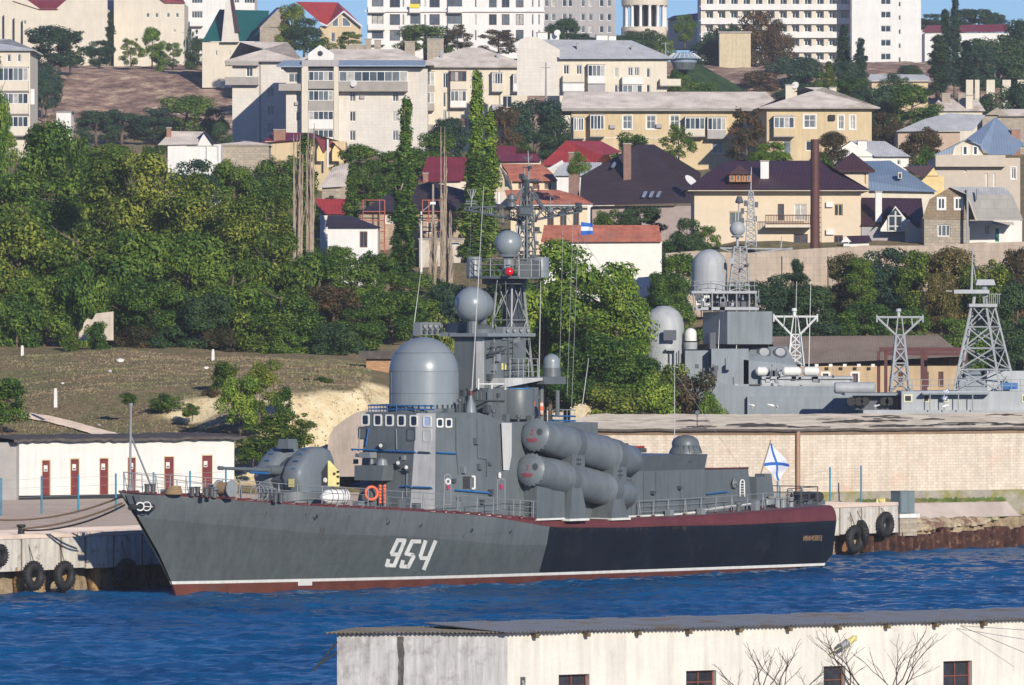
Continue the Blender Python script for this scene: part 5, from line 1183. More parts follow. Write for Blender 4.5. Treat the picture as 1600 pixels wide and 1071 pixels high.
def roofsheet():
 b=MB(); cols=[]; fr=[A+Ldir*0.6,C0,E+Rdir*2]
 segs=[(fr[0],fr[1],20),(fr[1],fr[2],60)]; P_=[]
 for a,c,n in segs:
  for i in range(n+(1 if c is fr[2]else 0)):P_.append(a.lerp(c,i/n))
 vs=[]; rowsn=12
 for i,p in enumerate(P_):
  for j in range(rowsn+1):
   f=j/rowsn; y=-0.35+f*22.0; z=zw+0.02+f*0.62+rg.uniform(-.035,.035)
   vs.append((p.x-C0.x+f*3.0,p.y-C0.y+y,z+(0.0 if j else-0.0)))
 N=rowsn+1
 b.add(vs,[(i*N+j,(i+1)*N+j,(i+1)*N+j+1,i*N+j+1)for i in range(len(P_)-1)for j in range(rowsn)],M_FELT)
 fl=[(x,y,z-0.14)for x,y,z in vs[::N]]; o=len(fl); b.add(fl+[vs[i*N]for i in range(len(P_))],[(i,i+1,o+i+1,o+i)for i in range(o-1)],M_RUBER)
 return b.build('roof',store,smooth=0)
rf=roofsheet()
M_PATCH=mat("lifted_felt_flap",(0.07,0.06,0.05),0.95)
for _ in range(60):
 b=MB(); f=rg.random(); x=rg.uniform(-10,50); base=(A if x<0 else C0); y0=(0.53*x if x>0 else 0)+rg.uniform(0.3,16); L_=rg.uniform(0.8,4.0); zz=zw+0.1+(y0-(0.53*x if x>0 else 0))/22*0.62
 h=rg.uniform(0.04,0.13); m_=7; lo,hi=[],[]
 for i in range(m_+1):xx=x+L_*i/m_; yy=y0+0.53*(xx-x)*(x>0)+rg.uniform(-.5,.5); lo.append((xx,yy,zz-.04)); hi.append((xx+.1,yy+.25,zz+h*rg.uniform(.1,1)*math.sin(3.14*(i+.4)/(m_+.8))))
 b.add(lo+hi,[(i,i+1,m_+2+i,m_+1+i)for i in range(m_)],M_PATCH); b.build('torn_flap',rf,smooth=0,recalc=False)
b=MB(); q=Vector((PX(1088,430)-C0.x,0.3,zw+.2)); b.tube(q,q+Vector((0,0,0.8)),0.03,SGD); b.lathe(q+Vector((0,0,.8)),(0.2,-1,0),[(-0.1,0.05),(0,0.16),(0.05,0.14)],SGD,12); b.tube(q+Vector((-1,0,-.15)),q+Vector((.6,0,-.15)),0.04,SGD); b.build('floodlight',store)
# bunker behind the bridge
b=MB(); D=443; rgb=random.Random(1)
pr=[(512,745),(512,700),(514,682),(522,668),(540,655),(556,645),(590,636),(640,632)]
pts=[(PX(x,D),PZ(y,D))for x,y in pr]+[(PX(640,D),PZ(745,D))]
b.add([(x,D,z)for x,z in pts]+[(x+1.5,D+5,z)for x,z in pts],[tuple(range(len(pts)))]+[(i,(i+1)%len(pts),(i+1)%len(pts)+len(pts),i+len(pts))for i in range(len(pts))]+[tuple(range(len(pts),2*len(pts)))],mat("bunker_concrete",(0.42,0.35,0.29),0.9,0.15,0.8,0.02,5,streak=0.25))
tag(b.build('concrete_bunker',smooth=30),'rounded grey concrete bunker end standing behind the bridge front of the corvette','bunker')
# tyre fenders
def tyre(px,py,rr,q,label,tilt=0.0,D=None,wid=0.2,ang=0.0):
 l=quay_l(px,q); p=quay(l,q,0); D_=p.y; z=PZ(py,D_); b=MB()
 axis=Matrix.Rotation(ang,3,'Z')@Vector((-QN.x,-QN.y,tilt)); r=rr/F*D_
 b.torus((0,0,0),axis,r*0.68,r*0.30,M_TYRE,28,10)
 for k in range(24):
  a=2*math.pi*k/24; qq=Vector(axis).to_track_quat('Z','Y'); c=qq@Vector((math.cos(a)*r*0.98,math.sin(a)*r*0.98,0)); b.tube(c-Vector(axis).normalized()*0.13,c+Vector(axis).normalized()*0.13,0.035,M_TYRE,n=4)
 o=b.build('tyre_fender',smooth=40); o.location=(p.x,p.y,z); tag(o,label,'tyre fender','tyres hung along the quay')
 c=MB(); c.tube((0,0,r*0.9),(QN.x*0.5,QN.y*0.5,2.9-z),0.02,M_RUST); c.build('hanging_chain',o)
 return o
def quay_l(px,q):
 k=(px-800)/F; o=Q0+QN*q; return(k*o.y-o.x)/(QA.x-k*QA.y)
for px,py,rr,lab,tl,an in((0,868,17,'tyre fender on the quay face cut by the left edge of the photo',0,0),(53,900,23,'black tyre fender left of the pair hanging low on the quay at the left',0.05,0),(101,900,23,'black tyre fender right of the pair hanging low on the quay at the left',0,0),(198,897,24,'tyre fender in the shade beside the corvette bow',0,0),(1336,843,22,'tyre fender just right of the corvette stern, leaning on another',0,0),(1347,833,20,'edge-on tyre propped against the fender by the stern',0.1,1.0),(1384,820,20,'tyre fender at the right end of the white quay face',0,0)):tyre(px,py,rr,-0.35,lab,tl,ang=an)
bp=quay(quay_l(33,1.6),1.6,3.0); b=MB(); b.lathe((0,0,0),(0,0,1),[(0,0.3),(0.05,0.18),(0.35,0.15),(0.42,0.24),(0.52,0.22)],M_TYRE,16); o=b.build('mooring_bollard'); o.location=bp; tag(o,'black iron mooring bollard on the quay edge at the left','bollard')
def rope(name,a,c,sag,r,m,label):
 b=MB(); pts=[a.lerp(c,i/14)-Vector((0,0,sag*4*(i/14)*(1-i/14)))for i in range(15)]; b.path(pts,r,m,6); o=b.build(name); return tag(o,label,'rope')
SW=lambda v:Matrix.Translation((B0.x,B0.y,0))@Matrix.Rotation(SYAW,4,'Z')@Vector(v)
bowf=SW(VP(192,786,0.0)); rope('mooring_rope',Vector(bp)+Vector((0,0,0.3)),bowf,0.25,0.055,M_ROPE,'thick brown mooring rope from the bollard to the corvette bow'); rope('mooring_rope',Vector(bp)+Vector((0.1,0.1,0.22)),bowf+Vector((0.1,0,-.1)),0.38,0.05,M_TYRE,'dark lower mooring rope beside the brown one at the bollard')
rope('mooring_rope',P(-60,806,366),SW(V(-3.6,0.1,5.3)),0.7,0.05,M_ROPE,'long mooring rope from the bow running out of the left edge over the quay')
M_CY=mat("cyan_post_paint",(0.03,0.24,0.36),0.6,0.2,3)
def fence(posts,label,q=None):
 r0=empty('wire_fence',(PX(posts[0][0],posts[0][3]),posts[0][3],3.0),0,label,'fence'); base=r0.location; prev=None; w=MB()
 for px,y0,y1,D in posts:
  X=PX(px,D); z1=PZ(y0,D); z0=max(PZ(y1,D),2.9); b=MB(); a=Vector((X,D,z0))-base; c=Vector((X,D,z1))-base; b.tube(a,c,0.055,M_CY,n=8); b.build('post',r0)
  if prev:
   for f in(0.2,0.45,0.7,0.93):w.tube(prev[0].lerp(prev[1],f),a.lerp(c,f),0.008,M_GREYM,n=3,cap=False)
  prev=(a,c)
 w.build('wires',r0)
fence([(-60,748,812,392),(2,747,806,394),(65,744,803,397),(122.5,742,801,399),(181,740,799,401),(240,738,795,404),(297,736,790,407),(353,734,786,410)],'row of blue posts with wires along the quay before the garages')
fence([(1215,752,790,418),(1297,730,783,424),(1345.5,728,785,426),(1290,790,790,424)][:3],'blue posts standing behind the corvette stern')
b=MB(); cab=empty('utility_cabinet',(PX(1407,423.5),423.5,2.2),R(35),'grey green metal utility cabinet on a white plinth at the right end of the quay','cabinet')
M_CAB=mat("grey_green_cabinet",(0.17,0.22,0.23),0.5,0.08,1,streak=0.12)
b.box(0,0.92,0,0.8,0.15,1.45,M_CAB); b.box(-0.03,0.95,-0.03,0.83,1.45,1.5,M_CAB); b.build('body',cab,smooth=0)
b=MB(); b.box(0.03,0.45,-0.03,-0.002,0.2,1.4,M_CAB); b.box(0.47,0.89,-0.03,-0.002,0.2,1.4,M_CAB); b.build('door',cab,smooth=0)
b=MB(); b.box(-0.2,1.1,-0.2,1.0,-0.12,0.12,SWHITE); b.box(-.1,1.0,-.1,.9,-1.2,-.121,M_STONE); b.build('plinth',cab,smooth=0)
cab.scale=(1.18,1.18,1.0)
b=MB(); rock(b,(0,0,0.15),0.32,YEL,random.Random(3)); b.box(-.3,.3,-.2,.2,-.1,.25,YEL,0.05); o=b.build('quay_marker',smooth=0); o.location=(PX(1376,422),422,3.03); tag(o,'small yellow block at the right end of the quay top','marker block')
# foreground boathouse, bottom
DF=235.0
M_FW1=mat("stained_grey_plaster",(0.60,0.59,0.57),0.92,0.10,0.8,0.01,6,col2=(0.26,0.24,0.22),c2pos=(0.5,0.72),c2scale=0.9,streak=0.5)
M_FW2=mat("cream_boathouse_plaster",(0.70,0.67,0.60),0.92,0.07,0.6,0.03,5,col2=(0.42,0.39,0.36),c2pos=(0.58,0.80),c2scale=0.8,streak=0.22)
bh=Bld('boathouse','low whitewashed boathouse with a grey corrugated roof in the foreground','boathouse',793,1720,1130,990.5,DF,32,4.7,M_FW2,thick=0.28)
for x0,y0,x1,y1,n in((873,1054,921,1090,2),(1072,1048,1119,1085,2),(1287,1041,1321,1085,1),(1474,1033,1519,1080,2)):
 bh.win(x0,y0,x1,y1,frame=mat("red_brown_window_frame",(0.17,0.06,0.04),0.7,0.2,4),fw=0.055,n=n,hbar=0.5,glass=mat("dusty_black_glass",(0.035,0.035,0.045),0.25,0.5,2))
zE=bh.lz(1600,969); H0=bh.H; slope=(zE-H0)/bh.lx(1600); bh.H=H0;
bh.walls(extra_down=1.0)
b=MB(); W=bh.W; b.add([(0,0,H0),(W,0,H0),(W,0,H0+slope*W),(0,0.3,H0),(W,.3,H0),(W,.3,H0+slope*W)],[(0,1,2),(3,5,4),(0,2,5,3)],M_FW2); bh.part('wall_top',b)
lb_dir=Vector((math.cos(R(-14-32)),math.sin(R(-14-32))))
Wl=(PX(793,DF)-PX(525,DF))/math.cos(R(14))*1.0
pA=Vector((0,0)); pB=-lb_dir*Wl
zl=bh.lz(793,991); b=MB(); hL=PZ(991.5,DF+Wl*math.sin(R(14)))-bh.zb
n=24; rgx=random.Random(9)
vs=[]
for i in range(n+1):
 p=pA.lerp(pB,i/n); vs+=[(p.x,p.y,-1.0),(p.x,p.y,H0+(hL-H0)*i/n)]
b.add(vs,[(2*i,2*i+2,2*i+3,2*i+1)for i in range(n)],M_FW1)
pC=pB+Vector((lb_dir.y,-lb_dir.x))*-3.8; b.add([(pB.x,pB.y,-1),(pB.x,pB.y,hL),(pC.x,pC.y,hL),(pC.x,pC.y,-1)],[(0,1,2,3)],M_FW1)
o=b.build('old_bay_wall',bh.root,smooth=0,label='stained grey plaster left bay')
b=MB(); q=pA.lerp(pB,0.625); out=Vector((lb_dir.y,-lb_dir.x))*0.012; w=lb_dir*0.19
def strip(f0,f1,w0,w1,m):
 b=MB(); pts=[]
 rg_=random.Random(int(f0*999)); n=14
 for i in range(n+1):
  z=-0.9+(min(H0,hL)-0.05+0.9)*i/n; c=f0+(f1-f0)*i/n+rg_.uniform(-.004,.004); ww=(w0+(w1-w0)*i/n)*rg_.uniform(0.8,1.15)
  p=pA.lerp(pB,c); pts+=[(p.x+out.x-lb_dir.x*ww,p.y+out.y-lb_dir.y*ww,z),(p.x+out.x+lb_dir.x*ww,p.y+out.y+lb_dir.y*ww,z)]
 b.add(pts,[(2*i,2*i+1,2*i+3,2*i+2)for i in range(n)],m); return b
strip(0.62,0.625,0.08,0.11,mat("black_damp_streak",(0.085,0.08,0.075),0.95,0.4,5,col2=(0.2,0.19,0.18),c2pos=(0.55,0.7),c2scale=4)).build('damp_streak',o,smooth=0,recalc=False)
M_CORR=mat("grey_asbestos_sheet",(0.27,0.285,0.30),0.75,0.15,0.7,col2=(0.24,0.19,0.13),c2pos=(0.5,0.62),c2scale=0.7)
M_CORR2=mat("lichen_crusted_sheet",(0.22,0.19,0.14),0.9,0.3,1.2,0.03,8,col2=(0.30,0.30,0.30),c2pos=(0.6,0.7),c2scale=0.6)
def corr(x0,x1,f,m,up=0.0,ov=0.35,dep=5.2,rise=0.12,pitch=0.155):
 b=MB(); vs=[]; n=int((x1-x0)/(pitch/6)); rows_=5; rgc=random.Random(int(x0*10))
 for i in range(n+1):
  x=x0+(x1-x0)*i/n; wv=0.028*math.sin(2*math.pi*x/pitch); sheet=int(x/1.05); e=0.02*math.sin(sheet*2.3); fx=random.Random(sheet*7+1).uniform(-0.05,0.05)
  for j in range(rows_+1):v=j/rows_; px_,py_,z=f(x,v*dep-ov+(fx if j==0 else 0)); vs.append((px_,py_,z+v*rise+wv+up+e*v))
 N=rows_+1; b.add(vs,[(i*N+j,(i+1)*N+j,(i+1)*N+j+1,i*N+j+1)for i in range(n)for j in range(rows_)],m)
 vs2=[(x,y,z-0.014)for x,y,z in vs]; o_=len(vs);
 b.add(vs2,[(i*N+j,(i+1)*N+j,(i+1)*N+j+1,i*N+j+1)for i in range(n)for j in range(rows_)],m)
 return b
corr(-0.3,W,lambda x,y:(x,y,H0+slope*max(x,0)+0.06),M_CORR).build('roof',bh.root,smooth=0,recalc=False)
vback=Vector((-lb_dir.y,lb_dir.x))
corr(-0.1,Wl+0.35,lambda x,y:((-lb_dir*x+vback*y).x,(-lb_dir*x+vback*y).y,H0+(hL-H0)*x/Wl+0.05),M_CORR2,dep=4.2,rise=0.02,ov=0.25).build('old_roof',bh.root,smooth=0,recalc=False,label='lichen crusted roof of the old left bay')
for k in range(14):
 b=MB(); x=1.0+k*2.05; zz=H0+slope*x-0.1; b.box(x-0.06,x+0.06,-0.3,-0.002,zz-0.06,zz+0.08,mat("old_timber",(0.16,0.12,0.07),0.9)); b.build('rafter_end',bh.root,smooth=0)
b=MB(); c=bh.pt(817,1066,-0.02); b.box(c[0]-.09,c[0]+.09,-0.04,-0.002,c[2]-.17,c[2]+.17,SGD)
o=b.build('number_plate',bh.root,smooth=0)
b=MB(); x,z=c[0],c[2]-0.06
for q in((-.03,.09,.04,.105),(-.03,.03,.04,.045),(-.03,-.03,.04,-.015),(-.035,.04,-.02,.1),(.025,-.02,.04,.04)):b.box(x+q[0],x+q[2],-0.046,-0.0405,z+q[1],z+q[3],SWHITE)
b.build('plate_figure',o,smooth=0)
b=MB(); a=bh.pt(530,1005,0); ow=Matrix.Rotation(0,3,'Z'); pB3=Vector((pB.x,pB.y,hL-0.25)); p2=pB3+Vector((-0.85,0.1,-0.95)); b.tube(pB3,p2,0.035,M_TYRE); b.tube(pB3+Vector((0.0,0,-0.35)),p2+Vector((0,0,0.06)),0.03,M_TYRE); b.build('roof_strut',bh.root)
b=MB()
for y0,y1,x1 in((978,990,1680),(978,1024,1610)):b.path([Vector(bh.pt(1500+(x1-1500)*i/10,y0+(y1-y0)*i/10,-0.3-0.1*i))for i in range(11)],0.008,M_TYRE,4)
b.build('cable',bh.root)
b=MB(); c=Vector(bh.pt(1322,1006,-0.5)); d=Vector((0.75,-0.1,0.42)).normalized(); b.lathe(c,d,[(-0.25,0.03),(-0.2,0.12),(0.05,0.15),(0.1,0.1)],M_GREYM,14); b.lathe(c+d*0.1,d,[(0,0.1),(0.3,0.11),(0.36,0.06)],YEL,14)
b.path([Vector(bh.pt(1296,1022,-0.02)),Vector(bh.pt(1305,1017,-0.4)),c-d*0.2],0.02,YEL,6); b.build('street_light',bh.root)
b=MB(); b.prism([(-60,DF-120),(90,DF-120),(90,DF+62),(2,DF+9),(-60,DF+9)],-3,0.55,M_QTOP)
o=b.build('near_shore',smooth=0); struct(o);
# trees: shared crown and trunk meshes, every tree its own object pair
LM={'green':leafmat("leaves_green",(0.014,0.046,0.008),(0.050,0.118,0.016),(0.17,0.24,0.03)),'olive':leafmat("leaves_olive",(0.023,0.055,0.008),(0.083,0.14,0.016),(0.30,0.32,0.05)),'lime':leafmat("leaves_lime",(0.03,0.09,0.010),(0.11,0.20,0.02),(0.29,0.37,0.05)),'dark':leafmat("leaves_dark",(0.012,0.036,0.018),(0.030,0.072,0.028),(0.075,0.125,0.04)),'blue':leafmat("leaves_bluegreen",(0.012,0.040,0.030),(0.028,0.070,0.042),(0.07,0.12,0.05)),'rust':leafmat("leaves_rust",(0.03,0.04,0.015),(0.07,0.06,0.028),(0.17,0.085,0.04)),'yellow':leafmat("leaves_yellow",(0.035,0.045,0.014),(0.10,0.095,0.025),(0.22,0.17,0.05)),}
M_BARK=mat("bark",(0.14,0.105,0.075),0.95,0.3,4,0.02,12)
M_BARKP=mat("pale_bark",(0.34,0.27,0.20),0.95,0.25,3,0.02,10)
def leaf_cloud(clumps,count,size,seed,up=0.35,asp=0.6):
 """clumps: list of (centre, (rx,ry,rz)); leaves lie on and in the clumps, facing mostly outward"""
 r=np.random.RandomState(seed); wts=np.array([c[1][0]*c[1][2]for c in clumps]); wts=wts/wts.sum()
 ci=r.choice(len(clumps),count,p=wts); C_=np.array([c[0]for c in clumps])[ci]; Rr=np.array([c[1]for c in clumps])[ci]
 d=r.randn(count,3); d[:,2]+=0.15; d/=np.linalg.norm(d,axis=1)[:,None]
 rad=(0.55+0.5*r.rand(count)**0.5)[:,None]*(1+0.12*r.randn(count,1))
 pos=C_+d*Rr*rad
 nrm=d+r.randn(count,3)*0.38; nrm[:,2]+=up; nrm/=np.linalg.norm(nrm,axis=1)[:,None]
 t=np.cross(nrm,r.randn(count,3)); t/=np.linalg.norm(t,axis=1)[:,None]; bt=np.cross(nrm,t)
 s=size*(0.6+0.8*r.rand(count,1)); a=t*s; bb=bt*s*asp
 fold=nrm*s*0.25
 v=np.stack([pos-a,pos-bb*0.9+fold*0.5,pos+a,pos+bb*0.9+fold*0.5],1).reshape(-1,3)
 f=np.arange(count*4).reshape(-1,4); tint=np.repeat(r.rand(count),4)
 return v,f,tint
def crown_mesh(name,v,f,tint,m):
 me=bpy.data.meshes.new(name); me.from_pydata(v.tolist(),[],f.tolist()); me.materials.append(m)
 at=me.attributes.new("leaf",'FLOAT','POINT'); at.data.foreach_set('value',tint.astype(np.float32)); return me
def trunk_mesh(name,h,r0,seed,spread,m,limbs=7,start=0.25):
 rg=random.Random(seed); b=MB(); top=Vector((rg.uniform(-.3,.3),rg.uniform(-.3,.3),h*0.8)); mid=Vector((0.15*rg.uniform(-1,1),0.1,h*0.4))
 b.tube((0,0,-1.0),mid,r0,m,r0*0.75,8); b.tube(mid,top,r0*0.75,m,r0*0.25,8)
 for k in range(limbs):
  f=start+(0.85-start)*k/limbs; p=Vector((0,0,0)).lerp(mid,f/0.4)if f<0.4 else mid.lerp(top,(f-0.4)/0.4 if f<0.8 else 1); a=k*2.4+rg.uniform(-.5,.5)
  q=p+Vector((math.cos(a)*spread*0.36,math.sin(a)*spread*0.36,h*0.08)); e=q+Vector((math.cos(a+.3)*spread*0.22,math.sin(a+.3)*spread*0.22,h*0.05))
  b.tube(p,q,r0*0.35,m,r0*0.2,6); b.tube(q,e,r0*0.2,m,r0*0.06,5)
 me=bpy.data.meshes.new(name); me.from_pydata(b.v,[],b.f); me.materials.append(m); me.shade_smooth(); return me
def proto(kind,seed):
 rg=random.Random(seed*31+5); cl=[]
 if kind=='round':
  Hh,W=10.0,4.0
  for k in range(42):
   z=rg.uniform(1.8,9.0); env=math.sin(math.pi*min(1,max(0.0,(z-0.3)/9.6))**0.85)**0.55; a=rg.uniform(0,6.28); rr=env*3.3*math.sqrt(rg.uniform(0.2,1)); s=rg.choice([rg.uniform(0.45,0.9),rg.uniform(0.9,1.5)])
   cl.append(((math.cos(a)*rr,math.sin(a)*rr,z),(s*1.1,s*1.1,s*0.8)))
  v=leaf_cloud(cl,11500,0.175,seed)
  tr=trunk_mesh('t',Hh,0.28,seed,4.0,M_BARK)
 elif kind=='tall':
  Hh,W=17.0,4.0
  for k in range(52):
   z=rg.uniform(1.2,15.8); env=math.sin(math.pi*min(1,max(0.0,(z+0.5)/17.2))**0.9)**0.5; a=rg.uniform(0,6.28); rr=env*3.1*math.sqrt(rg.uniform(0.15,1)); s=rg.uniform(0.8,1.6)
   cl.append(((math.cos(a)*rr,math.sin(a)*rr,z),(s*1.1,s*1.1,s*0.85)))
  v=leaf_cloud(cl,17000,0.175,seed)
  tr=trunk_mesh('t',Hh,0.3,seed,4.0,M_BARK,10)
 elif kind=='loose':
  Hh,W=10.0,4.0
  for k in range(44):
   z=rg.uniform(1.6,9.3); env=math.sin(math.pi*(z/10.4))**0.6; a=rg.uniform(0,6.28); rr=env*3.4*math.sqrt(rg.uniform(0.1,1)); s=rg.uniform(0.4,0.95)
   cl.append(((math.cos(a)*rr,math.sin(a)*rr,z),(s*1.15,s*1.15,s*0.85)))
  v=leaf_cloud(cl,5200,0.19,seed); tr=trunk_mesh('t',Hh,0.22,seed,4.5,M_BARK,9)
 elif kind=='poplar':
  Hh,W=24.0,1.8
  for k in range(60):
   z=2.0+21.0*(k/60)+rg.uniform(-.5,.5); env=1.0 if z<14 else max(0.12,1-(z-14)/10.5); env*=0.75+0.25*math.sin(z*0.9+seed); a=rg.uniform(0,6.28); rr=env*rg.uniform(0.2,1.0); s=rg.uniform(0.55,0.95)*(0.6+0.4*env)
   cl.append(((math.cos(a)*rr,math.sin(a)*rr,z),(s*0.9,s*0.9,s*1.6)))
  v=leaf_cloud(cl,8500,0.21,seed,0.5); tr=trunk_mesh('t',Hh,0.26,seed,0.9,M_BARKP,10,0.1)
 elif kind=='conifer':
  Hh,W=12.0,2.4
  for k in range(46):
   z=0.8+10.8*(k/46); env=(1-z/12.4); a=rg.uniform(0,6.28); rr=env*2.0*rg.uniform(0.3,1); s=0.35+0.8*env
   cl.append(((math.cos(a)*rr,math.sin(a)*rr,z),(s,s,s*0.7)))
  v=leaf_cloud(cl,5000,0.17,seed,0.1,0.4); tr=trunk_mesh('t',Hh,0.2,seed,1.2,M_BARK,6)
 elif kind=='bush':
  Hh,W=4.0,2.4
  for k in range(22):
   z=rg.uniform(0.3,3.3); env=math.sqrt(max(0.05,1-(z/4.0)**2)); a=rg.uniform(0,6.28); rr=env*1.9*math.sqrt(rg.random()); s=rg.uniform(0.4,0.85)
   cl.append(((math.cos(a)*rr,math.sin(a)*rr,z),(s,s,s*0.85)))
  v=leaf_cloud(cl,5200,0.115,seed); tr=trunk_mesh('t',Hh,0.1,seed,2.2,M_BARK,6,0.05)
 return(v,tr,W,Hh)
PROTO={}; CROWNS={}
VAR={'round':4,'tall':3,'loose':3,'poplar':3,'conifer':2,'bush':3}
def tree(name,label,px,ytop,D,wpx,kind,leaf,v=0,group=None,ybase=None,cat=None,sink=0.5):
 """px centre column, ytop crown top row, wpx crown width in photo pixels"""
 if kind=='round':
  h_=PZ(ytop,D)-((ground(PX(px,D),D)if ybase is None else PZ(ybase,D))-sink)
  if h_/(wpx/F*D)>1.75:kind='tall'
 v=v%VAR[kind]; k=(kind,v)
 if k not in PROTO:PROTO[k]=proto(kind,v+1)
 (vv_,ff_,tt_),tr,W,Hh=PROTO[k]
 if(k,leaf)not in CROWNS:CROWNS[(k,leaf)]=crown_mesh(kind+'_crown',vv_,ff_,tt_,LM[leaf])
 X=PX(px,D); z0=(ground(X,D)if ybase is None else PZ(ybase,D))-sink; h=PZ(ytop,D)-z0; w=wpx/F*D/2
 root=empty(name,(X,D,z0),(px*37%360)/57.3,label,cat or('bush' if kind=='bush' else 'tree'),group)
 sx,sz=w/W,h/Hh
 o=bpy.data.objects.new('crown',CROWNS[(k,leaf)]); COL.objects.link(o); o.parent=root; o.scale=(sx,sx,sz)
 t=bpy.data.objects.new('trunk',tr); COL.objects.link(t); t.parent=root; t.scale=(sx,sx,sz)
 return root
NEAR_G='trees of the wood on the left slope'
T=tree
for i,(px,yt,D,w,kd,lf,lab)in enumerate([(15,255,565,150,'round','green','dense green tree at the left edge below the apartment block'),(-10,75,640,60,'round','lime','bright green tree leaning in at the left edge before the balconied block'),(75,178,585,125,'round','green','tall dark green tree below the left apartment block'),(120,195,592,70,'round','green','narrow green tree just right of the tall one below the left apartment block'),(30,330,545,150,'round','olive','olive green tree in the middle of the wood at the left edge'),(170,232,575,120,'round','olive','yellow-green tree with a pointed crown under the small grey-roofed shed'),(235,218,572,130,'round','olive','broad yellow-green tree top left of the wood crest'),(310,262,566,140,'round','olive','yellow-green tree in the crest of the wood between the shed and the bare poplars'),(378,300,560,130,'round','olive','yellow-tipped tree right of the wood crest'),(425,352,548,130,'round','olive','round olive tree left of the foot of the bare poplars'),(120,330,545,170,'round','olive','spreading tree in the centre left of the wood with a bare limb'),(210,350,540,160,'round','green','green tree in the centre of the wood'),(290,360,542,150,'round','green','full green tree near the centre right of the wood'),(360,400,536,140,'round','green','green tree low in the wood above the grass slope'),(440,440,534,120,'round','green','rounded green tree above the light cliff on the left'),(70,425,534,120,'round','green','leafy tree low at the left above the ruined wall'),(135,400,532,110,'bush','green','fine-leaved green shrub tree above the ruined wall'),(25,448,530,110,'bush','green','fine-leaved green shrub tree at the left edge of the grass'),(240,420,530,120,'round','green','dark green tree right of the ruined wall'),(320,455,528,110,'round','dark','dark tree at the foot of the wood'),(500,392,560,120,'round','green','green tree below the small white house'),(560,405,556,110,'round','green','green tree below the red scaffold poles'),(610,440,552,120,'round','green','green tree left of the trackng radome of the corvette'),(520,440,540,120,'round','rust','tree with rust coloured leaves above the light cliff'),(480,480,534,90,'bush','green','green bush in front of the rust coloured tree'),(560,478,536,100,'round','green','green tree above the small brick hut'),(640,455,560,110,'round','green','green tree behind the big radome of the corvette'),(700,440,575,100,'round','blue','bluish green tree left of the corvette mast'),(400,480,527,120,'bush','olive','yellowish bush at the top of the grass slope'),(345,508,526,90,'bush','rust','brown and red bush at the top of the grass slope'),(445,505,526,90,'bush','green','green bush left of the conifer like clump above the cliff'),(525,500,528,90,'bush','dark','dark bush above the right end of the light cliff'),(205,505,527,90,'bush','rust','reddish brown bush right of the ruined wall'),(260,500,528,100,'bush','dark','dark bush at the edge of the grass below the wood')]):
 T('leafy_tree' if kd!='bush' else 'bush',lab.replace('trackng','tracking'),px,yt,D,w,kd,lf,i)
for i,(px,yt,D,w,kd,lf,lab)in enumerate([(885,356,500,160,'round','lime','bright green tree directly right of the corvette mast'),(940,395,492,180,'round','lime','large bright green tree between the corvette mast and the far warship'),(965,425,488,120,'round','lime','bright green tree left of the white radome of the far warship'),(850,440,496,150,'round','lime','bright green tree behind the small satcom dome'),(930,520,480,140,'round','green','green tree low behind the missile tubes'),(975,520,480,120,'round','green','green tree before the hull of the far warship'),(860,560,478,110,'round','green','green tree below the wing platform'),(1085,575,474,100,'bush','rust','red and green bush above the store roof before the far warship'),(1045,560,476,110,'bush','olive','olive bush left of the red and green one before the far warship'),(1110,605,472,60,'bush','lime','light green low bush at the right end of those before the far warship'),(1020,580,472,110,'bush','lime','light green bush above the store roof'),(960,590,470,120,'bush','olive','olive bush at the left end of the store roof'),(800,480,505,120,'round','green','green tree seen through the lattice mast'),(725,455,560,130,'round','blue','bluish tree behind the tracking radome'),(790,400,570,130,'round','green','green tree behind the mast platform'),(745,500,540,110,'bush','green','green bush behind the mast house of the corvette'),(690,480,545,90,'bush','olive','olive bush right of the beige slope behind the radome')]):
 T('leafy_tree' if kd!='bush' else 'bush',lab,px,yt,D,w,kd,lf,i,sink=0.5,ybase=640 if kd=="round" else 660)
for i,(px,yt,D,w,lf,lab,yb)in enumerate([(635,138,640,40,'green','slender poplar with a thin leaning top before the corner of the long apartment block',440),(628,250,630,52,'green','dense poplar column under the thin topped one',470),(745,104,655,44,'lime','tallest poplar, rising over the eaves of the long apartment block',440),(765,160,645,42,'lime','shorter poplar leaning on the right of the tallest one',440),(742,235,640,62,'green','dark broad poplar at the foot of the tallest one',470),(550,250,640,34,'green','small poplar left of the house with red scaffold poles',400),(478,200,640,44,'green','green poplar right of the bare poplar trunks',400),(440,300,600,40,'olive','short green poplar at the foot of the bare trunks',420),(1318,38,1080,34,'blue','dark slender poplar before the right end of the hotel',160),(1345,55,1075,26,'blue','short dark poplar beside the white hotel tower',150),(1478,10,1150,30,'blue','tall dark poplar against the sky on the right',140),(1492,-8,1170,26,'blue','highest poplar against the sky on the right',140),(1465,50,1120,40,'dark','dark poplar column left of the tall ones on the right',145),(1510,60,1100,36,'blue','poplar column right of the tall ones on the right',145),(1295,95,1000,24,'olive','thin olive poplar behind the ochre house roof',155),(172,15,1240,18,'dark','dark narrow tree against the cream blocks',95)]):T('poplar',lab,px,yt,D,w*1.3,'poplar',lf,i,ybase=yb)
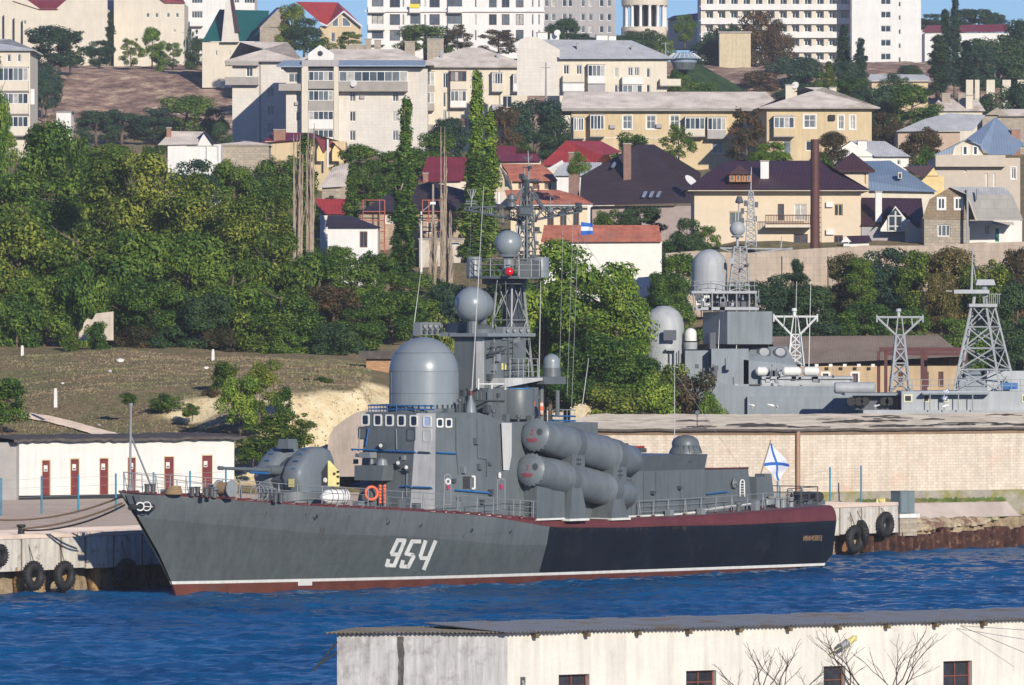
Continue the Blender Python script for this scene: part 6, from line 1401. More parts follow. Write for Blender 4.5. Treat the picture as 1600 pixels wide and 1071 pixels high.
def bare(px,yt,D,w,yb,lab,seed):
 X=PX(px,D); z0=PZ(yb,D); h=PZ(yt,D)-z0; rw=w/F*D/2; rg=random.Random(seed); root=empty('bare_poplar',(X,D,z0),0,lab,'tree','leafless poplars'); b=MB()
 for k in range(4):
  a=k*1.7; x0,y0=math.cos(a)*rw*0.45,math.sin(a)*rw*0.4; hh=h*rg.uniform(0.75,1.0); x1,y1=x0*1.3+rg.uniform(-.15,.15),y0*1.2
  b.tube((x0,y0,-1),(x1,y1,hh),0.17,M_BARKP,0.025,6)
  for j in range(26):
   f=rg.uniform(0.12,0.97); p=Vector((x0+(x1-x0)*f,y0+(y1-y0)*f,hh*f)); aa=rg.uniform(0,6.28); L_=rg.uniform(0.4,1.3)*(1.2-f); e=p+Vector((math.cos(aa)*L_*0.3,math.sin(aa)*L_*0.3,L_*1.8)); b.tube(p,e,0.05,M_BARKP,0.012,4,cap=False)
 b.build('trunk',root,recalc=False)
bare(465,200,610,22,390,'leftmost leafless poplar clump before the long apartment block',1); bare(484,190,612,16,390,'middle leafless poplar clump before the long apartment block',2)
bare(693,190,625,14,465,'leafless poplar left of the tallest green poplar',3); bare(700,300,622,24,470,'lower leafless poplar before the scaffolded house',4); bare(676,345,622,14,470,'thin leafless poplar before the scaffolded house wall',5)
n_=0
for(px,yt,D,w,kd,lf,lab,yb)in[(560,225,720,90,'round','green','green tree under the corner of the long apartment block',280),(600,232,700,70,'round','green','green tree left of the slender poplar',290),(650,225,720,90,'round','green','green tree between the two poplars below the apartment block',290),(700,180,780,70,'round','blue','bluish tree before the apartment balconies',250),(680,205,740,80,'round','green','green tree left of the tallest poplar',265),(575,255,690,80,'round','green','green tree behind the grey-roofed hut',310),(440,235,700,100,'round','green','green tree below the little maroon-roofed house',320),(395,235,720,90,'round','blue','bluish tree right of the small shed',300),(430,290,640,100,'round','green','green tree left of the leafless poplars',380),(385,270,680,90,'round','blue','blue-green tree behind the wood crest',340),(515,300,660,60,'round','green','green tree before the grey-roofed hut',360),(835,150,880,120,'round','blue','big dark bluish tree left of the ochre apartment house',260),(790,165,860,60,'round','rust','brownish tree right of the tallest poplar',250),(870,185,860,80,'round','dark','dark tree at the left end of the ochre apartment house',250),(810,215,760,50,'round','green','green tree above the orange-roofed house',265),(905,232,640,36,'bush','green','small green bush beside the brown chimney',260),(1168,165,750,70,'loose','rust','brown thin-leaved tree before the ochre apartment house',265),(1205,218,690,70,'round','lime','light green tree before the ochre apartment house',270),(1060,190,760,60,'loose','green','small loose tree under the ochre house balconies',250),(985,205,740,80,'bush','green','green shrubs behind the red-roofed house',240),(1300,205,720,60,'round','rust','brown round tree right of the brown steel chimney',260),(1280,235,700,60,'bush','green','green bush above the mansion roof',262),(1340,165,900,80,'round','blue','dark tree at the corner of the ochre apartment house',230),(1372,130,950,100,'round','blue','dark round tree right of the ochre house roof',235),(1425,130,940,100,'round','green','green round tree left of the ridge-roofed houses',210),(1385,170,860,60,'round','rust','brown tree behind the white house',235),(1440,192,800,70,'round','rust','rusty tree left of the blue-roofed villa',255),(1450,225,740,60,'bush','green','green bush left of the blue-roofed villa',262),(1330,120,1000,70,'round','green','green tree behind the ochre house chimneys',160),(1175,10,1270,90,'round','rust','reddish brown tree left of the hotel wing',125),(1130,30,1265,70,'round','dark','dark tree left of the reddish one beside the hotel',110),(1215,25,1250,60,'round','rust','brown tree before the hotel balconies',150),(1110,60,1250,90,'round','dark','dark tree behind the glass pavilion',130),(1070,20,1300,40,'round','green','small green tree right of the rotunda',60),(1225,80,1200,80,'round','blue','dark bluish tree at the foot of the hotel wing',160),(1260,85,1180,80,'round','blue','dark round tree at the foot of the hotel',165),(1190,110,1180,70,'round','rust','brown tree above the roof of the ochre house',160),(1240,125,1050,70,'round','blue','dark tree behind the satellite dish of the ochre house',175),(1560,45,1180,110,'round','dark','broad dark tree under the maroon roof at the upper right',140),(1600,25,1200,90,'round','dark','dark tree cut by the right edge near the sky',140),(1530,70,1150,70,'round','blue','bluish tree left of the colonnade wall',140),(1590,120,1000,90,'bush','dark','dark bushes at the right edge below the colonnade wall',190),(1540,140,980,80,'bush','dark','dark bushes below the colonnade wall',185),(1530,12,1400,60,'round','blue','small round tree on the skyline at the upper right',45),(1505,14,1420,50,'round','blue','small tree on the skyline right of the highest poplar',45),(1455,20,1420,50,'round','blue','small skyline tree right of the hotel tower',45),(1553,15,1410,40,'round','blue','last small round tree on the skyline before the right edge',42),(1345,75,1100,36,'conifer','dark','dark conifer before the white hotel tower',125),(1320,95,1060,60,'round','blue','dark tree under the conifer at the hotel',155),(1290,110,1050,50,'round','green','green tree left of the hotel tower foot',160),(1005,40,1180,70,'round','dark','dark tree under the rotunda',85),(975,52,1150,60,'round','dark','dark tree left under the rotunda',90),(885,28,1200,60,'round','dark','dark tree before the grey block',70),(905,50,1170,60,'round','dark','dark tree above the white gabled block',75),(1040,48,1160,40,'bush','olive','olive bush above the glass pavilion',90),(865,35,1210,40,'bush','dark','dark bush at the corner of the white tower block',60),(665,38,1190,100,'round','green','round green tree before the white tower block',80),(715,35,1180,50,'loose','rust','thin brown tree before the white tower block',75),(780,45,1180,70,'loose','rust','thin brownish tree right of the white tower block entrance',80),(640,48,1200,40,'bush','green','green bush left of the round tree by the white tower block',70),(455,5,1150,50,'round','olive','thin leafy tree beside the red-roofed yellow house',70),(475,25,1130,60,'round','dark','dark tree before the red-roofed yellow house',75),(545,48,1120,50,'loose','green','small tree at the corner of the red-roofed yellow house',75),(500,55,1110,60,'bush','green','bushes below the red-roofed yellow house',80),(75,40,1180,100,'round','dark','broad dark tree before the cream blocks at the upper left',110),(110,45,1190,70,'loose','dark','thin dark tree right of the broad one at the upper left',100),(72,90,1150,60,'round','blue','dark tree column left of the brown bluff',165),(65,120,1140,50,'round','blue','dark bluish tree beside the left apartment block',170),(238,42,1230,44,'round','lime','bright green small tree before the cream block',95),(155,60,1230,50,'round','dark','dark tree left of the narrow tree by the cream blocks',98),(205,58,1228,40,'loose','olive','thin tree left of the bright green one',98),(270,65,1225,40,'loose','green','thin tree right of the bright green one',100),(310,60,1215,50,'round','dark','dark tree left of the green-roofed house',105),(340,80,1190,60,'bush','dark','dark bushes below the green-roofed house',120),(252,85,1215,30,'bush','green','small bush at the edge of the bluff',106),(300,40,1235,30,'loose','dark','thin dark tree by the lamp posts of the cream block',100),(290,148,1060,110,'round','green','round green tree at the foot of the brown bluff',220),(240,165,1050,80,'round','blue','blue-green tree left of the round one under the bluff',215),(190,165,1050,90,'round','blue','blue-green tree at the left foot of the bluff',215),(150,170,1040,70,'round','blue','dark blue-green tree right of the white hut',215),(345,190,1000,40,'round','dark','dark tree at the corner of the long apartment block',240),(335,165,1040,50,'round','dark','dark tree right of the round one under the bluff',225),(60,200,780,40,'round','rust','reddish tree before the left apartment block',230),(5,200,700,60,'round','lime','light tree at the left edge below the balconied block',260),(1060,395,588,90,'round','green','green tree left of the far warship dome',470),(1075,335,600,60,'round','dark','thin dark tree between the white-walled long house and the mansion',420),(1105,350,602,50,'loose','green','thin tree at the left corner of the mansion',410),(1000,320,640,80,'round','dark','dark shrubs under the big dark-brown roof',360),(950,325,640,60,'bush','green','green shrubs under the eaves of the big dark-brown roof',356),(870,330,650,30,'bush','green','small bush before the orange-roofed house',360),(1050,370,610,60,'bush','green','green bush right of the long house with the white wall',410),(1040,420,575,80,'round','green','green tree below the long white wall',500),(1060,470,566,80,'round','green','green tree left of the grey bridge block of the far warship',540),(1235,420,585,100,'round','dark','dark tree below the cream garden wall',500),(1200,425,582,90,'round','dark','dark tree right of the far warship mast',510),(1270,440,580,90,'round','dark','dark tree at the foot of the brown steel chimney',520),(1320,395,586,80,'round','yellow','yellowish tree right of the brown steel chimney',500),(1380,380,590,110,'round','blue','big dark round tree below the plum-roofed chalet',490),(1345,400,583,60,'round','green','green tree left of the big dark round one',490),(1435,385,588,90,'round','olive','olive tree below the stone gambrel house',500),(1490,385,586,100,'round','yellow','yellow tree behind the tall lattice mast',500),(1470,420,578,70,'round','yellow','golden tree left of the tall lattice mast',510),(1540,395,584,100,'round','olive','olive tree right of the tall lattice mast',510),(1595,380,586,90,'round','rust','brown tree at the right edge below the garden wall',500),(1590,440,575,90,'round','dark','dark tree at the right edge behind the patrol ships',560),(1210,480,572,100,'round','blue','bluish tree behind the white lattice mast',550),(1280,490,572,90,'round','blue','dark green tree above the long brown warehouse roof',550),(1350,470,572,100,'round','green','green tree above the middle of the warehouse roof',550),(1420,480,572,100,'round','green','green tree above the right part of the warehouse roof',550),(1500,490,570,100,'round','green','green tree behind the legs of the tall lattice mast',580),(1560,490,570,100,'round','dark','dark tree right of the legs of the tall lattice mast',600),(1600,520,566,80,'round','dark','lowest dark tree at the right edge behind the ships',620),(1150,440,580,60,'round','dark','dark tree behind the mast of the far warship',520),(90,222,720,90,'round','blue','bluish tree left below the small white hut',270),(165,218,730,100,'round','green','green tree right below the small white hut',268),(240,222,715,60,'bush','green','green bush at the left corner of the small shed',262),(640,425,600,90,'round','green','green tree at the foot of the broad poplar column',480),(700,432,598,80,'bush','green','green bush below the maroon lean-to',476),(590,385,600,70,'round','green','green tree below the cottage with the green window',450),(530,380,600,80,'round','green','green tree left below the cottage with the green window',450),(1060,105,995,50,'bush','green','green bush under the glass pavilion',135),(1100,125,990,60,'bush','green','larger green bush on the mound',155),(1150,140,985,50,'bush','dark','dark bush at the right foot of the mound',165),(1400,110,1110,60,'bush','dark','dark bush before the grey-roofed outbuilding',140),(1330,118,1120,50,'bush','blue','bluish bush at the foot of the hotel tower',135),(150,498,519,60,'bush','green','green bush in front of the ruined wall',536),(110,512,519,34,'bush','olive','olive bush at the left foot of the ruined wall',538),(1420,100,1180,50,'round','dark','dark tree right of the hotel tower foot',125),(1245,400,594,30,'bush','dark','dark shrub against the retaining wall',440),(300,243,640,90,'round','blue','bluish tree hiding the foot of the small shed',330),(365,240,650,90,'round','green','green tree hiding the foot of the stone lean-to',330),(2,585,452,110,'bush','green','green tree at the left edge of the grassy slope',640)]:
 T({'poplar':'poplar','bush':'bush','conifer':'conifer'}.get(kd,'leafy_tree'),lab,px,yt,D,w,kd,lf,n_,ybase=yb+6); n_+=1
for px,yt,D,w,kd,lf,lab,yb in[(430,640,442.0,130,'bush','olive','large olive bush at the right end of the garage row',705),(375,580,446,80,'bush','lime','light green shrub left of the pale cliff',660),(405,590,447,60,'loose','olive','straggly sapling growing before the pale cliff',680),(455,640,443,80,'loose','olive','olive sapling behind the gun turret',700),(395,690,440.5,60,'bush','green','dark part bush hanging over the end of the garage wall',722),(200,612,457,34,'bush','green','small green bush on the low cliff edge, left of two',630),(262,612,458,60,'bush','green','small green bush on the low cliff edge, right of two',640),(330,605,459,40,'bush','rust','brownish bush beside the low cliff',630),(350,560,466,60,'bush','olive','olive bush above the left end of the pale cliff',615),(300,628,455,40,'bush','green','small green bush at the foot of the low cliff',650),(415,560,458,70,'bush','olive','olive bush on top of the pale cliff',610),(440,600,449,50,'bush','green','green bush hanging over the pale cliff',650),(470,590,462,60,'bush','rust','low brown bush on top of the pale cliff',606),(505,588,462,40,'bush','green','low green bush on top of the pale cliff',602)]:
 T('bush' if kd=='bush' else 'sapling',lab,px,yt,D,w,kd,lf,n_,ybase=yb,sink=0.1,cat='bush'); n_+=1
def bare_tree(px,D,lab,seed,y0=1120,h=3.2,spread=2.6):
 X=PX(px,D); z0=0.5; b=MB(); rg=random.Random(seed); M_TW=mat("grey_twig_bark",(0.06,0.05,0.045),0.95,0.3,8)
 def grow(p,d,L_,r,lv):
  n=3; q=p
  for i in range(n):
   d=(d+Vector((rg.uniform(-.28,.28),rg.uniform(-.28,.28),rg.uniform(-.1,.18)))).normalized(); e=q+d*L_/n; b.tube(q,e,r*(1-0.25*i/n),M_TW,r*(1-.25*(i+1)/n),5,cap=False); q=e
   if lv>0 and i>0:
    for _ in range(1):
     a=rg.uniform(0,6.28); sd_=Vector((math.cos(a),math.sin(a)*0.6,rg.uniform(0.1,0.9))); grow(q,(d*0.6+sd_*0.8).normalized(),L_*rg.uniform(0.5,0.75),r*0.55,lv-1)
  if lv>0:grow(q,d,L_*0.75,r*0.6,lv-1)
 for a in(-1.0,-0.35,0.25,0.8):grow(Vector((0,0,0.6)),Vector((math.sin(a)*1.3,rg.uniform(-.3,.3),0.8)).normalized(),h*0.5,0.038,3)
 b.tube((0,0,-0.1),(0,0,0.65),0.13,M_TW,0.09,8); o=b.build('bare_tree',recalc=False); o.location=(X,D,z0); tag(o,lab,'tree'); return o
bare_tree(1366,228.5,'leafless tree with crooked twigs in front of the boathouse wall',5,h=2.7);
bare_tree(1208,229,'thin leafless sapling at the left of the bare trees before the boathouse',12,h=2.0)
def grass():
 r=np.random.RandomState(2); v=[]; f=[]; n=34000; k=0
 for i in range(n):
  D=446+70*r.rand()**1.1; px=-60+640*r.rand(); X=PX(px,D); z=gtop(X,D)
  if z<4.5:continue
  s=0.07+0.13*r.rand()**2; a=r.rand()*3.14; dx,dy=math.cos(a)*s*0.5,math.sin(a)*s*0.5; lx,ly=(r.rand(2)-0.5)*s
  v+=[(X-dx,D-dy,z-0.05),(X+dx,D+dy,z-0.05),(X+dx*.4+lx,D+dy+ly,z+s*.6)]; f.append((k,k+1,k+2)); k+=3
 me=bpy.data.meshes.new('grass'); me.from_pydata(v,[],f); me.materials.append(mat("dry_grass_blades",(0.30,0.23,0.13),0.9,0.3,0.4,col2=(0.15,0.18,0.06),c2pos=(0.5,0.6),c2scale=0.1)); o=bpy.data.objects.new('grass',me); COL.objects.link(o); tag(o,'short dry grass tufts over the left hillside','grass',kind='stuff')
grass()
r=np.random.RandomState(5); v=[]; f=[]; k=0
for i in range(9000):
 X=21+20*r.rand(); d0=Q0.y+(X-Q0.x)*0.801/0.599+1.0; d1=max(d0+1.5,427.3+(X-17.2)*0.531); near=r.rand()<0.7
 ff_=(0.30+0.13*r.rand())if near else(0.93+0.08*r.rand()); D=d0+(d1-d0)*ff_; z=ground(X,D)
 if near and X<23.5+1.5*r.rand():continue
 s=0.05+0.1*r.rand(); v+=[(X-s/2,D,z-.03),(X+s/2,D,z-.03),(X+s*(r.rand()-.5),D,z+s)]; f.append((k,k+1,k+2)); k+=3
me=bpy.data.meshes.new('verge_grass'); me.from_pydata(v,[],f); me.materials.append(mat("verge_green_blades",(0.10,0.15,0.035),0.9,0.4,1.0,col2=(0.25,0.20,0.08),c2pos=(.5,.6),c2scale=.8)); o=bpy.data.objects.new('verge_grass',me); COL.objects.link(o); tag(o,'strip of green grass along the road edge above the sheet piling','grass',kind='stuff')
# town
def roofpart(bd,name='roof',**k):
 pass
Bd=Bld
def simple_roof(bd,h,m,over=0.5,ins=None,wallm=None,axis='x',z=None,kx0=None,kx1=None,dep=None,x0=0,x1=None,name='roof'):
 b=MB(); hip(b,x0,bd.W if x1 is None else x1,0,dep or bd.dep,(bd.H if z is None else z)+0.15,h,m,ins,over,axis=axis,kx0=kx0,kx1=kx1,wallm=wallm); return b.build(name,bd.root,smooth=0)
def gable_fill(bd,x0,x1,y,z,h,m,cut=0):
 b=MB(); b.add([(x0,y,z),(x1,y,z),((x0+x1)/2,y,z+h)],[(0,1,2)],m); return b.build('gable',bd.root,smooth=0,recalc=False)
# A long five storey apartment block (three volumes of one building)
G1='volumes of the long cream apartment building'
apL=Bd('apartment_block','left rear wing of the long cream apartment block, its side wall half in shade','apartment block',363,462,232,97,1012,2,16,M_PALE)
apL.grid([423],[145,172.5,200],11,15,n=2,glass=M_GLASS2); apL.win(385,105,395,120).win(438,102,446,110)
apL.walls(); simple_roof(apL,3.0,M_SLATE,over=1.1)
apL.balcony(352,121,404,132,104,M_SLAB); apL.balcony(352,97,404,101.5,95,M_SLAB)
b=MB(); b.box(apL.lx(405),apL.lx(408),-0.05,0,-2,apL.H,M_SLAB); apL.part('downpipe',b)
apC=Bd('apartment_block','middle projecting volume of the long cream apartment block with a balcony column and little gable','apartment block',447,668,245,107,985,0,22,M_PALE)
apC.grid([551],[151,182,212],9.5,16,n=2); apC.grid([618],[151,182,212],9.5,16,n=2); apC.grid([466],[151,182],8,15,n=1).win(451,115,469,129,glass=M_GLASS2)
apC.grid([493,513],[118],16,13,n=3); apC.walls()
z=apC.H
b=MB(); hip(b,0,apC.W,-0.3,apC.dep,z+0.5,2.6,M_SLATE,over=0.9,kx0=7,kx1=5); b.build('roof',apC.root,smooth=0)
b=MB(); X0,X1=apC.lx(529),apC.lx(665); b.add([(X0,-1.9,z+.35),(X1,-1.9,z+.35),(X1,0.4,z+1.15),(X0,0.4,z+1.15),(X0,-1.9,z+.2),(X1,-1.9,z+.2),(X1,.4,z+.2),(X0,.4,z+.2)],[(0,1,2,3),(4,5,1,0),(5,6,2,1),(7,4,0,3),(4,7,6,5)],M_BLUEROOF); b.build('blue_eave',apC.root,smooth=0)
b=MB(); X0,X1=apC.lx(432),apC.lx(474); b.add([(X0,-1.9,z+.25),(X1,-1.9,z+.25),(X1,0.4,z+1.15),(X0+1,0.4,z+1.15),(X0,-1.9,z+.1),(X1,-1.9,z+.1),(X1,.4,z+.1),(X0+1,.4,z+.1)],[(0,1,2,3),(4,5,1,0),(5,6,2,1),(7,4,0,3),(4,7,6,5)],M_BLUEROOF); b.build('blue_eave',apC.root,smooth=0)
apC.balcony(530,128,637,142,112,M_SLAB,glaz=True,proj=1.5,n=9,roof=False); apC.balcony(436,131.5,471,141,107,M_SLAB,proj=1.4)
b=MB(); x0,x1,x2,x3=apC.lx(472),apC.lx(482),apC.lx(522),apC.lx(529.5)
for xa,xb in((x0,x1),(x2,x3)):b.box(xa,xb,-1.7,0,-3,z+1.1,M_CREAM)
b.build('pier',apC.root,smooth=0)
b=MB(); b.prism([(x0,-1.72),(x3,-1.72),(x3,-1.3),(x0,-1.3)],z+0.2,z+1.1,M_GREYW); xm=(x0+x3)/2; b.add([(x1,-1.75,z+1.1),(x2,-1.75,z+1.1),(x2,-1.75,z+2.0),(xm,-1.75,z+3.2),(x1,-1.75,z+2.0),(x1,-.5,z+1.1),(x2,-.5,z+1.1),(x2,-.5,z+2.0),(xm,-.5,z+3.2),(x1,-.5,z+2.0)],[(0,1,2,3,4),(0,5,6,1),(1,6,7,2),(2,7,8,3),(3,8,9,4),(4,9,5,0)],M_WPL)
b.build('gable',apC.root,smooth=0); b=MB(); b.lathe((xm,-1.76,z+2.0),(0,-1,0),[(0,0.38),(0.02,0.38)],M_DARK,14); b.build('gable_opening',apC.root,smooth=0)
for y0,y1,yt,mm in((127,138,112,M_SLAB),(158,172.5,142,M_SLAB),(188,202,174,M_WPL),(216,231,203,M_WPL)):apC.balcony(482.5,y0,521.5,y1,yt,mm,glaz=True,proj=1.55,n=5,roof=False)
b=MB()
for px,py in((566,152),(464,162)):q=apC.pt(px,py,-0.3); b.box(q[0]-.32,q[0]+.32,-0.35,-0.05,q[2]-.22,q[2]+.22,M_GREYW)
b.build('air_conditioner',apC.root,smooth=0)
for px,py in((553,131),):b=MB(); q=apC.pt(px,py,-1.75); b.lathe(q,(-0.4,-1,0.4),[(0,0.1),(0.08,0.5),(0.1,0.5)],M_WHITE,16); b.build('satellite_dish',apC.root)
apR=Bd('apartment_block','right wing of the long cream apartment block with rows of mixed balconies','apartment block',648,824,228,106,992,4,15,M_CREAM)
apR.win(692,114,700,138,n=2).win(692,144,697,168,n=1).win(692,172,698,190,n=2).win(658,175,670,192,n=2).win(798,116,806,142,n=1).win(664,200,674,222,n=2).win(785,150,800,168,n=2)
apR.walls(); simple_roof(apR,3.0,M_SLATE,over=0.9,kx1=7)
for x0,x1,lst in((652,678,((134,142,113,M_SLAB,True),(162,172,144,M_SLAB,True),(195,204,174,M_SLAB,None))),(703,728,((128,140,112,M_CREAM,M_BROWNF),(159,168,142,M_WPL,True),(186,197,171,M_BROWNF,None))),(768,785,((132,143,114,M_CREAM,True),(164,172,146,M_GREYW,None))),(801,824,((132,143,117,M_WPL,True),))):
 for y0,y1,yt,mm,gl in lst:apR.balcony(x0,y0,x1,y1,yt,mm,glaz=gl,proj=1.2,n=4)
b=MB()
for px in(702,781):b.box(apR.lx(px)-.08,apR.lx(px)+.08,-.14,0,-2,apR.H,M_SLAB)
b.build('downpipe',apR.root,smooth=0)
for px,y0,y1,w in((556,72,80,30),(640,66,76,16),(680,62,76,26),(575,62,76,10),(590,64,74,10)):chimney(apC if px<640 else apR,px,y0,y1,w,12,M_STONE,1.2)
for px,y0,y1,w in((690,78,95,5),(778,84,96,5)):chimney(apR,px,y0,y1,w,3,M_GREYM,.4,False)
# B white block with gable wall
wb=Bd('apartment_block','white three-storey block with a plain gable end wall and grey metal roof','apartment block',874.5,1042,175,93,960,6,14,M_CREAM)
wb.grid([885,905],[109,137],9,15,n=2).grid([963,1013],[114,140],6,15,n=1).grid([985,995],[112,140],8,14,n=2); wb.walls()
b=MB(); xg0=wb.lx(800); hipz=wb.H
gw=Bd('x',None,None,806,874.5,175,78,962,0,14,M_PALE)if False else None
zl=lambda py:wb.lz(850,py)
pts=[(808,150),(808,80),(812,62),(826,57),(840,58.5),(874.5,78),(874.5,150)]
P_=[wb.pt(x,y,0.02)for x,y in pts]; b.add(P_,[tuple(range(len(P_)))],M_PALE); P2=[wb.pt(x,y,2.0)for x,y in pts]
b.add(P_+P2,[(i,(i+1)%7,(i+1)%7+7,i+7)for i in range(7)]+[tuple(range(7,14))],M_PALE); b.build('gable_wall',wb.root,smooth=0)
b=MB(); r=[wb.pt(835,57.5,7),wb.pt(1005,72,7),wb.pt(1065,97,-0.9),wb.pt(874,91.5,-0.9),wb.pt(874,78,-0.05)]
b.add([wb.pt(874.7,92.5,-0.9),(wb.W+1.0,-0.9,wb.H+.1),(wb.W-4,7,wb.H+2.9),(wb.lx(845),7,wb.H+3.0),(wb.W+1.0,15,wb.H+.1),(0.4,15,wb.H+.1)],[(0,1,2,3),(1,4,2),(2,4,5,3)],M_GREYTILE)
b.build('roof',wb.root,smooth=0)
for x0,x1,lst in((878,911,((119,129,101,M_CREAM,None),(129.5,143,130,M_WPL,True))),(917,944,((120,131,102,M_WPL,True),(131.5,146,132,M_GREYW,True))),(971,1002,((121,132,103,M_WPL,None),(145,150,133,M_WPL,True))),(1030,1062,((124,134,107,M_CREAM,None),))):
 for y0,y1,yt,mm,gl in lst:wb.balcony(x0,y0,x1,y1,yt,mm,glaz=gl,proj=1.2,n=4)
for px,y0,y1,w in((847,52,68,16),(866,54,68,14),(940,56,68,18),(956,57,69,12)):chimney(wb,px,y0,y1,w,8,M_WPL,1.2)
for px,y0,y1 in((903,68,88),(988,73,90)):chimney(wb,px,y0,y1,4,3,M_GREYM,.4)
b=MB(); q=wb.pt(871,52,6.5); b.lathe(q,(-0.3,-1,0.3),[(0,0.1),(0.1,0.45),(0.12,0.45)],M_WHITE,16); b.build('satellite_dish',wb.root)
# C long ochre house
oc=Bd('apartment_house','long ochre apartment house under a wide grey slate roof','apartment house',893,1215,245,172,800,0,15,M_YEL)
for x in(980,1017,1054):oc.win(x-7,181,x+7,202,n=2,hbar=0.6,surround=0.12)
oc.win(1122,186,1132,212,n=2).win(1112,220,1130,240,n=2).win(1155,184,1166,200,n=2); oc.walls()
b=MB(); z=oc.H; b.add([(-1.2,-1.0,z+.1),(oc.W+0.5,-1.0,z+.1),(oc.W-1.0,7.5,z+2.3),(-0.8,7.5,z+2.3),(oc.W+.5,16,z+.1),(-1.2,16,z+.1)],[(0,1,2,3),(3,2,4,5)],M_SLATE); b.box(-1.1,oc.W+.4,-.9,15.9,z-.15,z+.09,M_SLAB); b.build('roof',oc.root,smooth=0)
for x0,x1,y0,y1,yt,mm,gl in((922,944,203,213,180,M_YEL,True),(1070,1101,203,213,184,M_CREAM,True),(1105,1134,204,216,184,M_GREYW,True),(896,912,205,216,184,M_YEL,True)):oc.balcony(x0,y0,x1,y1,yt,mm,glaz=gl,proj=1.3,n=4)
b=MB()
for px,py in((957,198),(1030,197)):q=oc.pt(px,py,-0.3); b.box(q[0]-.32,q[0]+.32,-0.35,-0.02,q[2]-.22,q[2]+.22,M_GREYW)
b.build('air_conditioner',oc.root,smooth=0)
b=MB(); b.box(0,oc.W,-.06,-.002,oc.lz(1000,217),oc.lz(1000,215),M_CREAM); b.build('string_course',oc.root,smooth=0)
oe=Bd('apartment_house','square ochre end pavilion with white window frames and chimneys, right of the brown tree','apartment house',1198,1362,250,170.5,785,2,14,M_YEL)
oe.win(1256,180,1274,200,n=2,hbar=.6,surround=0.14).win(1310,181,1318,202,n=2,hbar=.6,surround=0.14).win(1328,181,1336,202,n=2,hbar=.6,surround=0.14).win(1210,180,1237,200,n=3,glass=M_GLASS2).win(1224,221,1236,240,n=1).win(1259,220,1272,236,n=1); oe.walls(); simple_roof(oe,2.5,M_SLATE,over=0.9)
oe.balcony(1208,201,1240,213,183,M_YEL,glaz=True,proj=1.2)
for px,y0,y1,w in((1301,138,151,11),(1236,134,150,18)):chimney(oe,px,y0,y1,w,9,M_CREAM,1.0)
b=MB(); q=oe.pt(1243,134,8.5); b.lathe(q,(-0.4,-1,0.4),[(0,0.1),(0.1,0.42),(0.12,0.42)],M_WHITE,16); b.build('satellite_dish',oe.root)
b=MB(); q=oe.pt(1300,184,-0.3); b.box(q[0]-.35,q[0]+.35,-.4,-.02,q[2]-.3,q[2]+.3,M_DARK); b.build('air_conditioner',oe.root,smooth=0)
# D big white modern block at the top
wt=Bd('tower_block','white modern apartment block with recessed loggias at the top centre','tower block',574,850,75,-120,1290,0,18,M_WPL)
rowsy=[3,30.5,55,-23,-48,-73,-98]
for y in rowsy:
 for x,w in((590,18),(617,16),(630,3.5),(649,16),(664,3.5),(679,16),(710,24),(743,3.5),(770,12),(790,12),(812,12),(832,3.5),(842,3.5)):wt.win(x-w/2,y-8,x+w/2,y+9,n=2 if w>5 else 1,frame=M_BROWNF if w>5 else M_WHITE,fw=0.1)
wt.walls(2.0)
b=MB()
for y in(17.5,-8):zz=wt.lz(700,y); b.box(-.4,wt.W+.1,-.45,-0.002,zz-.18,zz+.18,M_WPL)
b.build('cornice',wt.root,smooth=0)
for x0,x1 in((575,601),(640,657),(700,722)):
 for y in(41,64,14):wt.balcony(x0,y-3,x1,y+6,y-14,M_WPL,proj=1.1)
b=MB(); r_=wt.rect(640,7,656,13); b.box(r_[0],r_[2],-1.3,-1.25,r_[1],r_[3],mat("yellow_banner",(0.75,0.6,0.05),0.7)); b.build('banner',wt.root,smooth=0)
b=MB(); b.box(0,wt.W,0,18,wt.H,wt.H+1,M_WPL); b.build('roof',wt.root,smooth=0)
# E grey block
gb=Bd('apartment_block','grey lilac apartment block with regular windows behind the white gabled block','apartment block',850,962,60,-110,1330,0,14,M_GREYW)
for y in(5,27,46,-17,-40):gb.grid([854,865,882,891,911,923,940,952],[y],6.5,11,n=1)
gb.walls(2.0); b=MB(); b.box(-.3,gb.W+.3,-.3,14.3,gb.H,gb.H+1,M_SLAB); b.build('roof',gb.root,smooth=0)
# F rotunda with columns
D=1300; cx=PX(1008,D); zb_=PZ(50,D); r0=empty('rotunda',(cx,D+4,zb_),0,'round cream pavilion with white columns on the skyline','rotunda'); b=MB(); rr=PX(840,D)-0
rad=32/F*D; b.lathe((0,0,-3),(0,0,1),[(0,rad+.6),(3.9,rad+.6),(4.0,rad+.3)],M_CREAM,36); b.build('base',r0)
for k in range(14):a=2*math.pi*k/14; b=MB(); b.lathe((rad*math.cos(a),rad*math.sin(a),1.0),(0,0,1),[(0,0.42),(0.2,0.3),(3.7,0.26),(3.8,0.4),(4.0,0.42)],M_WPL,10); b.build('column',r0)
b=MB(); b.lathe((0,0,5.0),(0,0,1),[(0,rad+.5),(1.2,rad+.6),(1.5,rad+1.0),(1.7,rad+1.0),(1.75,rad),(4,rad*.6),(5,0.1)],M_CREAM,36); b.build('roof',r0)
b=MB(); b.lathe((0,0,1.0),(0,0,1),[(0,rad*.55),(4.0,rad*.55)],M_DARK,24); b.build('inner_drum',r0)
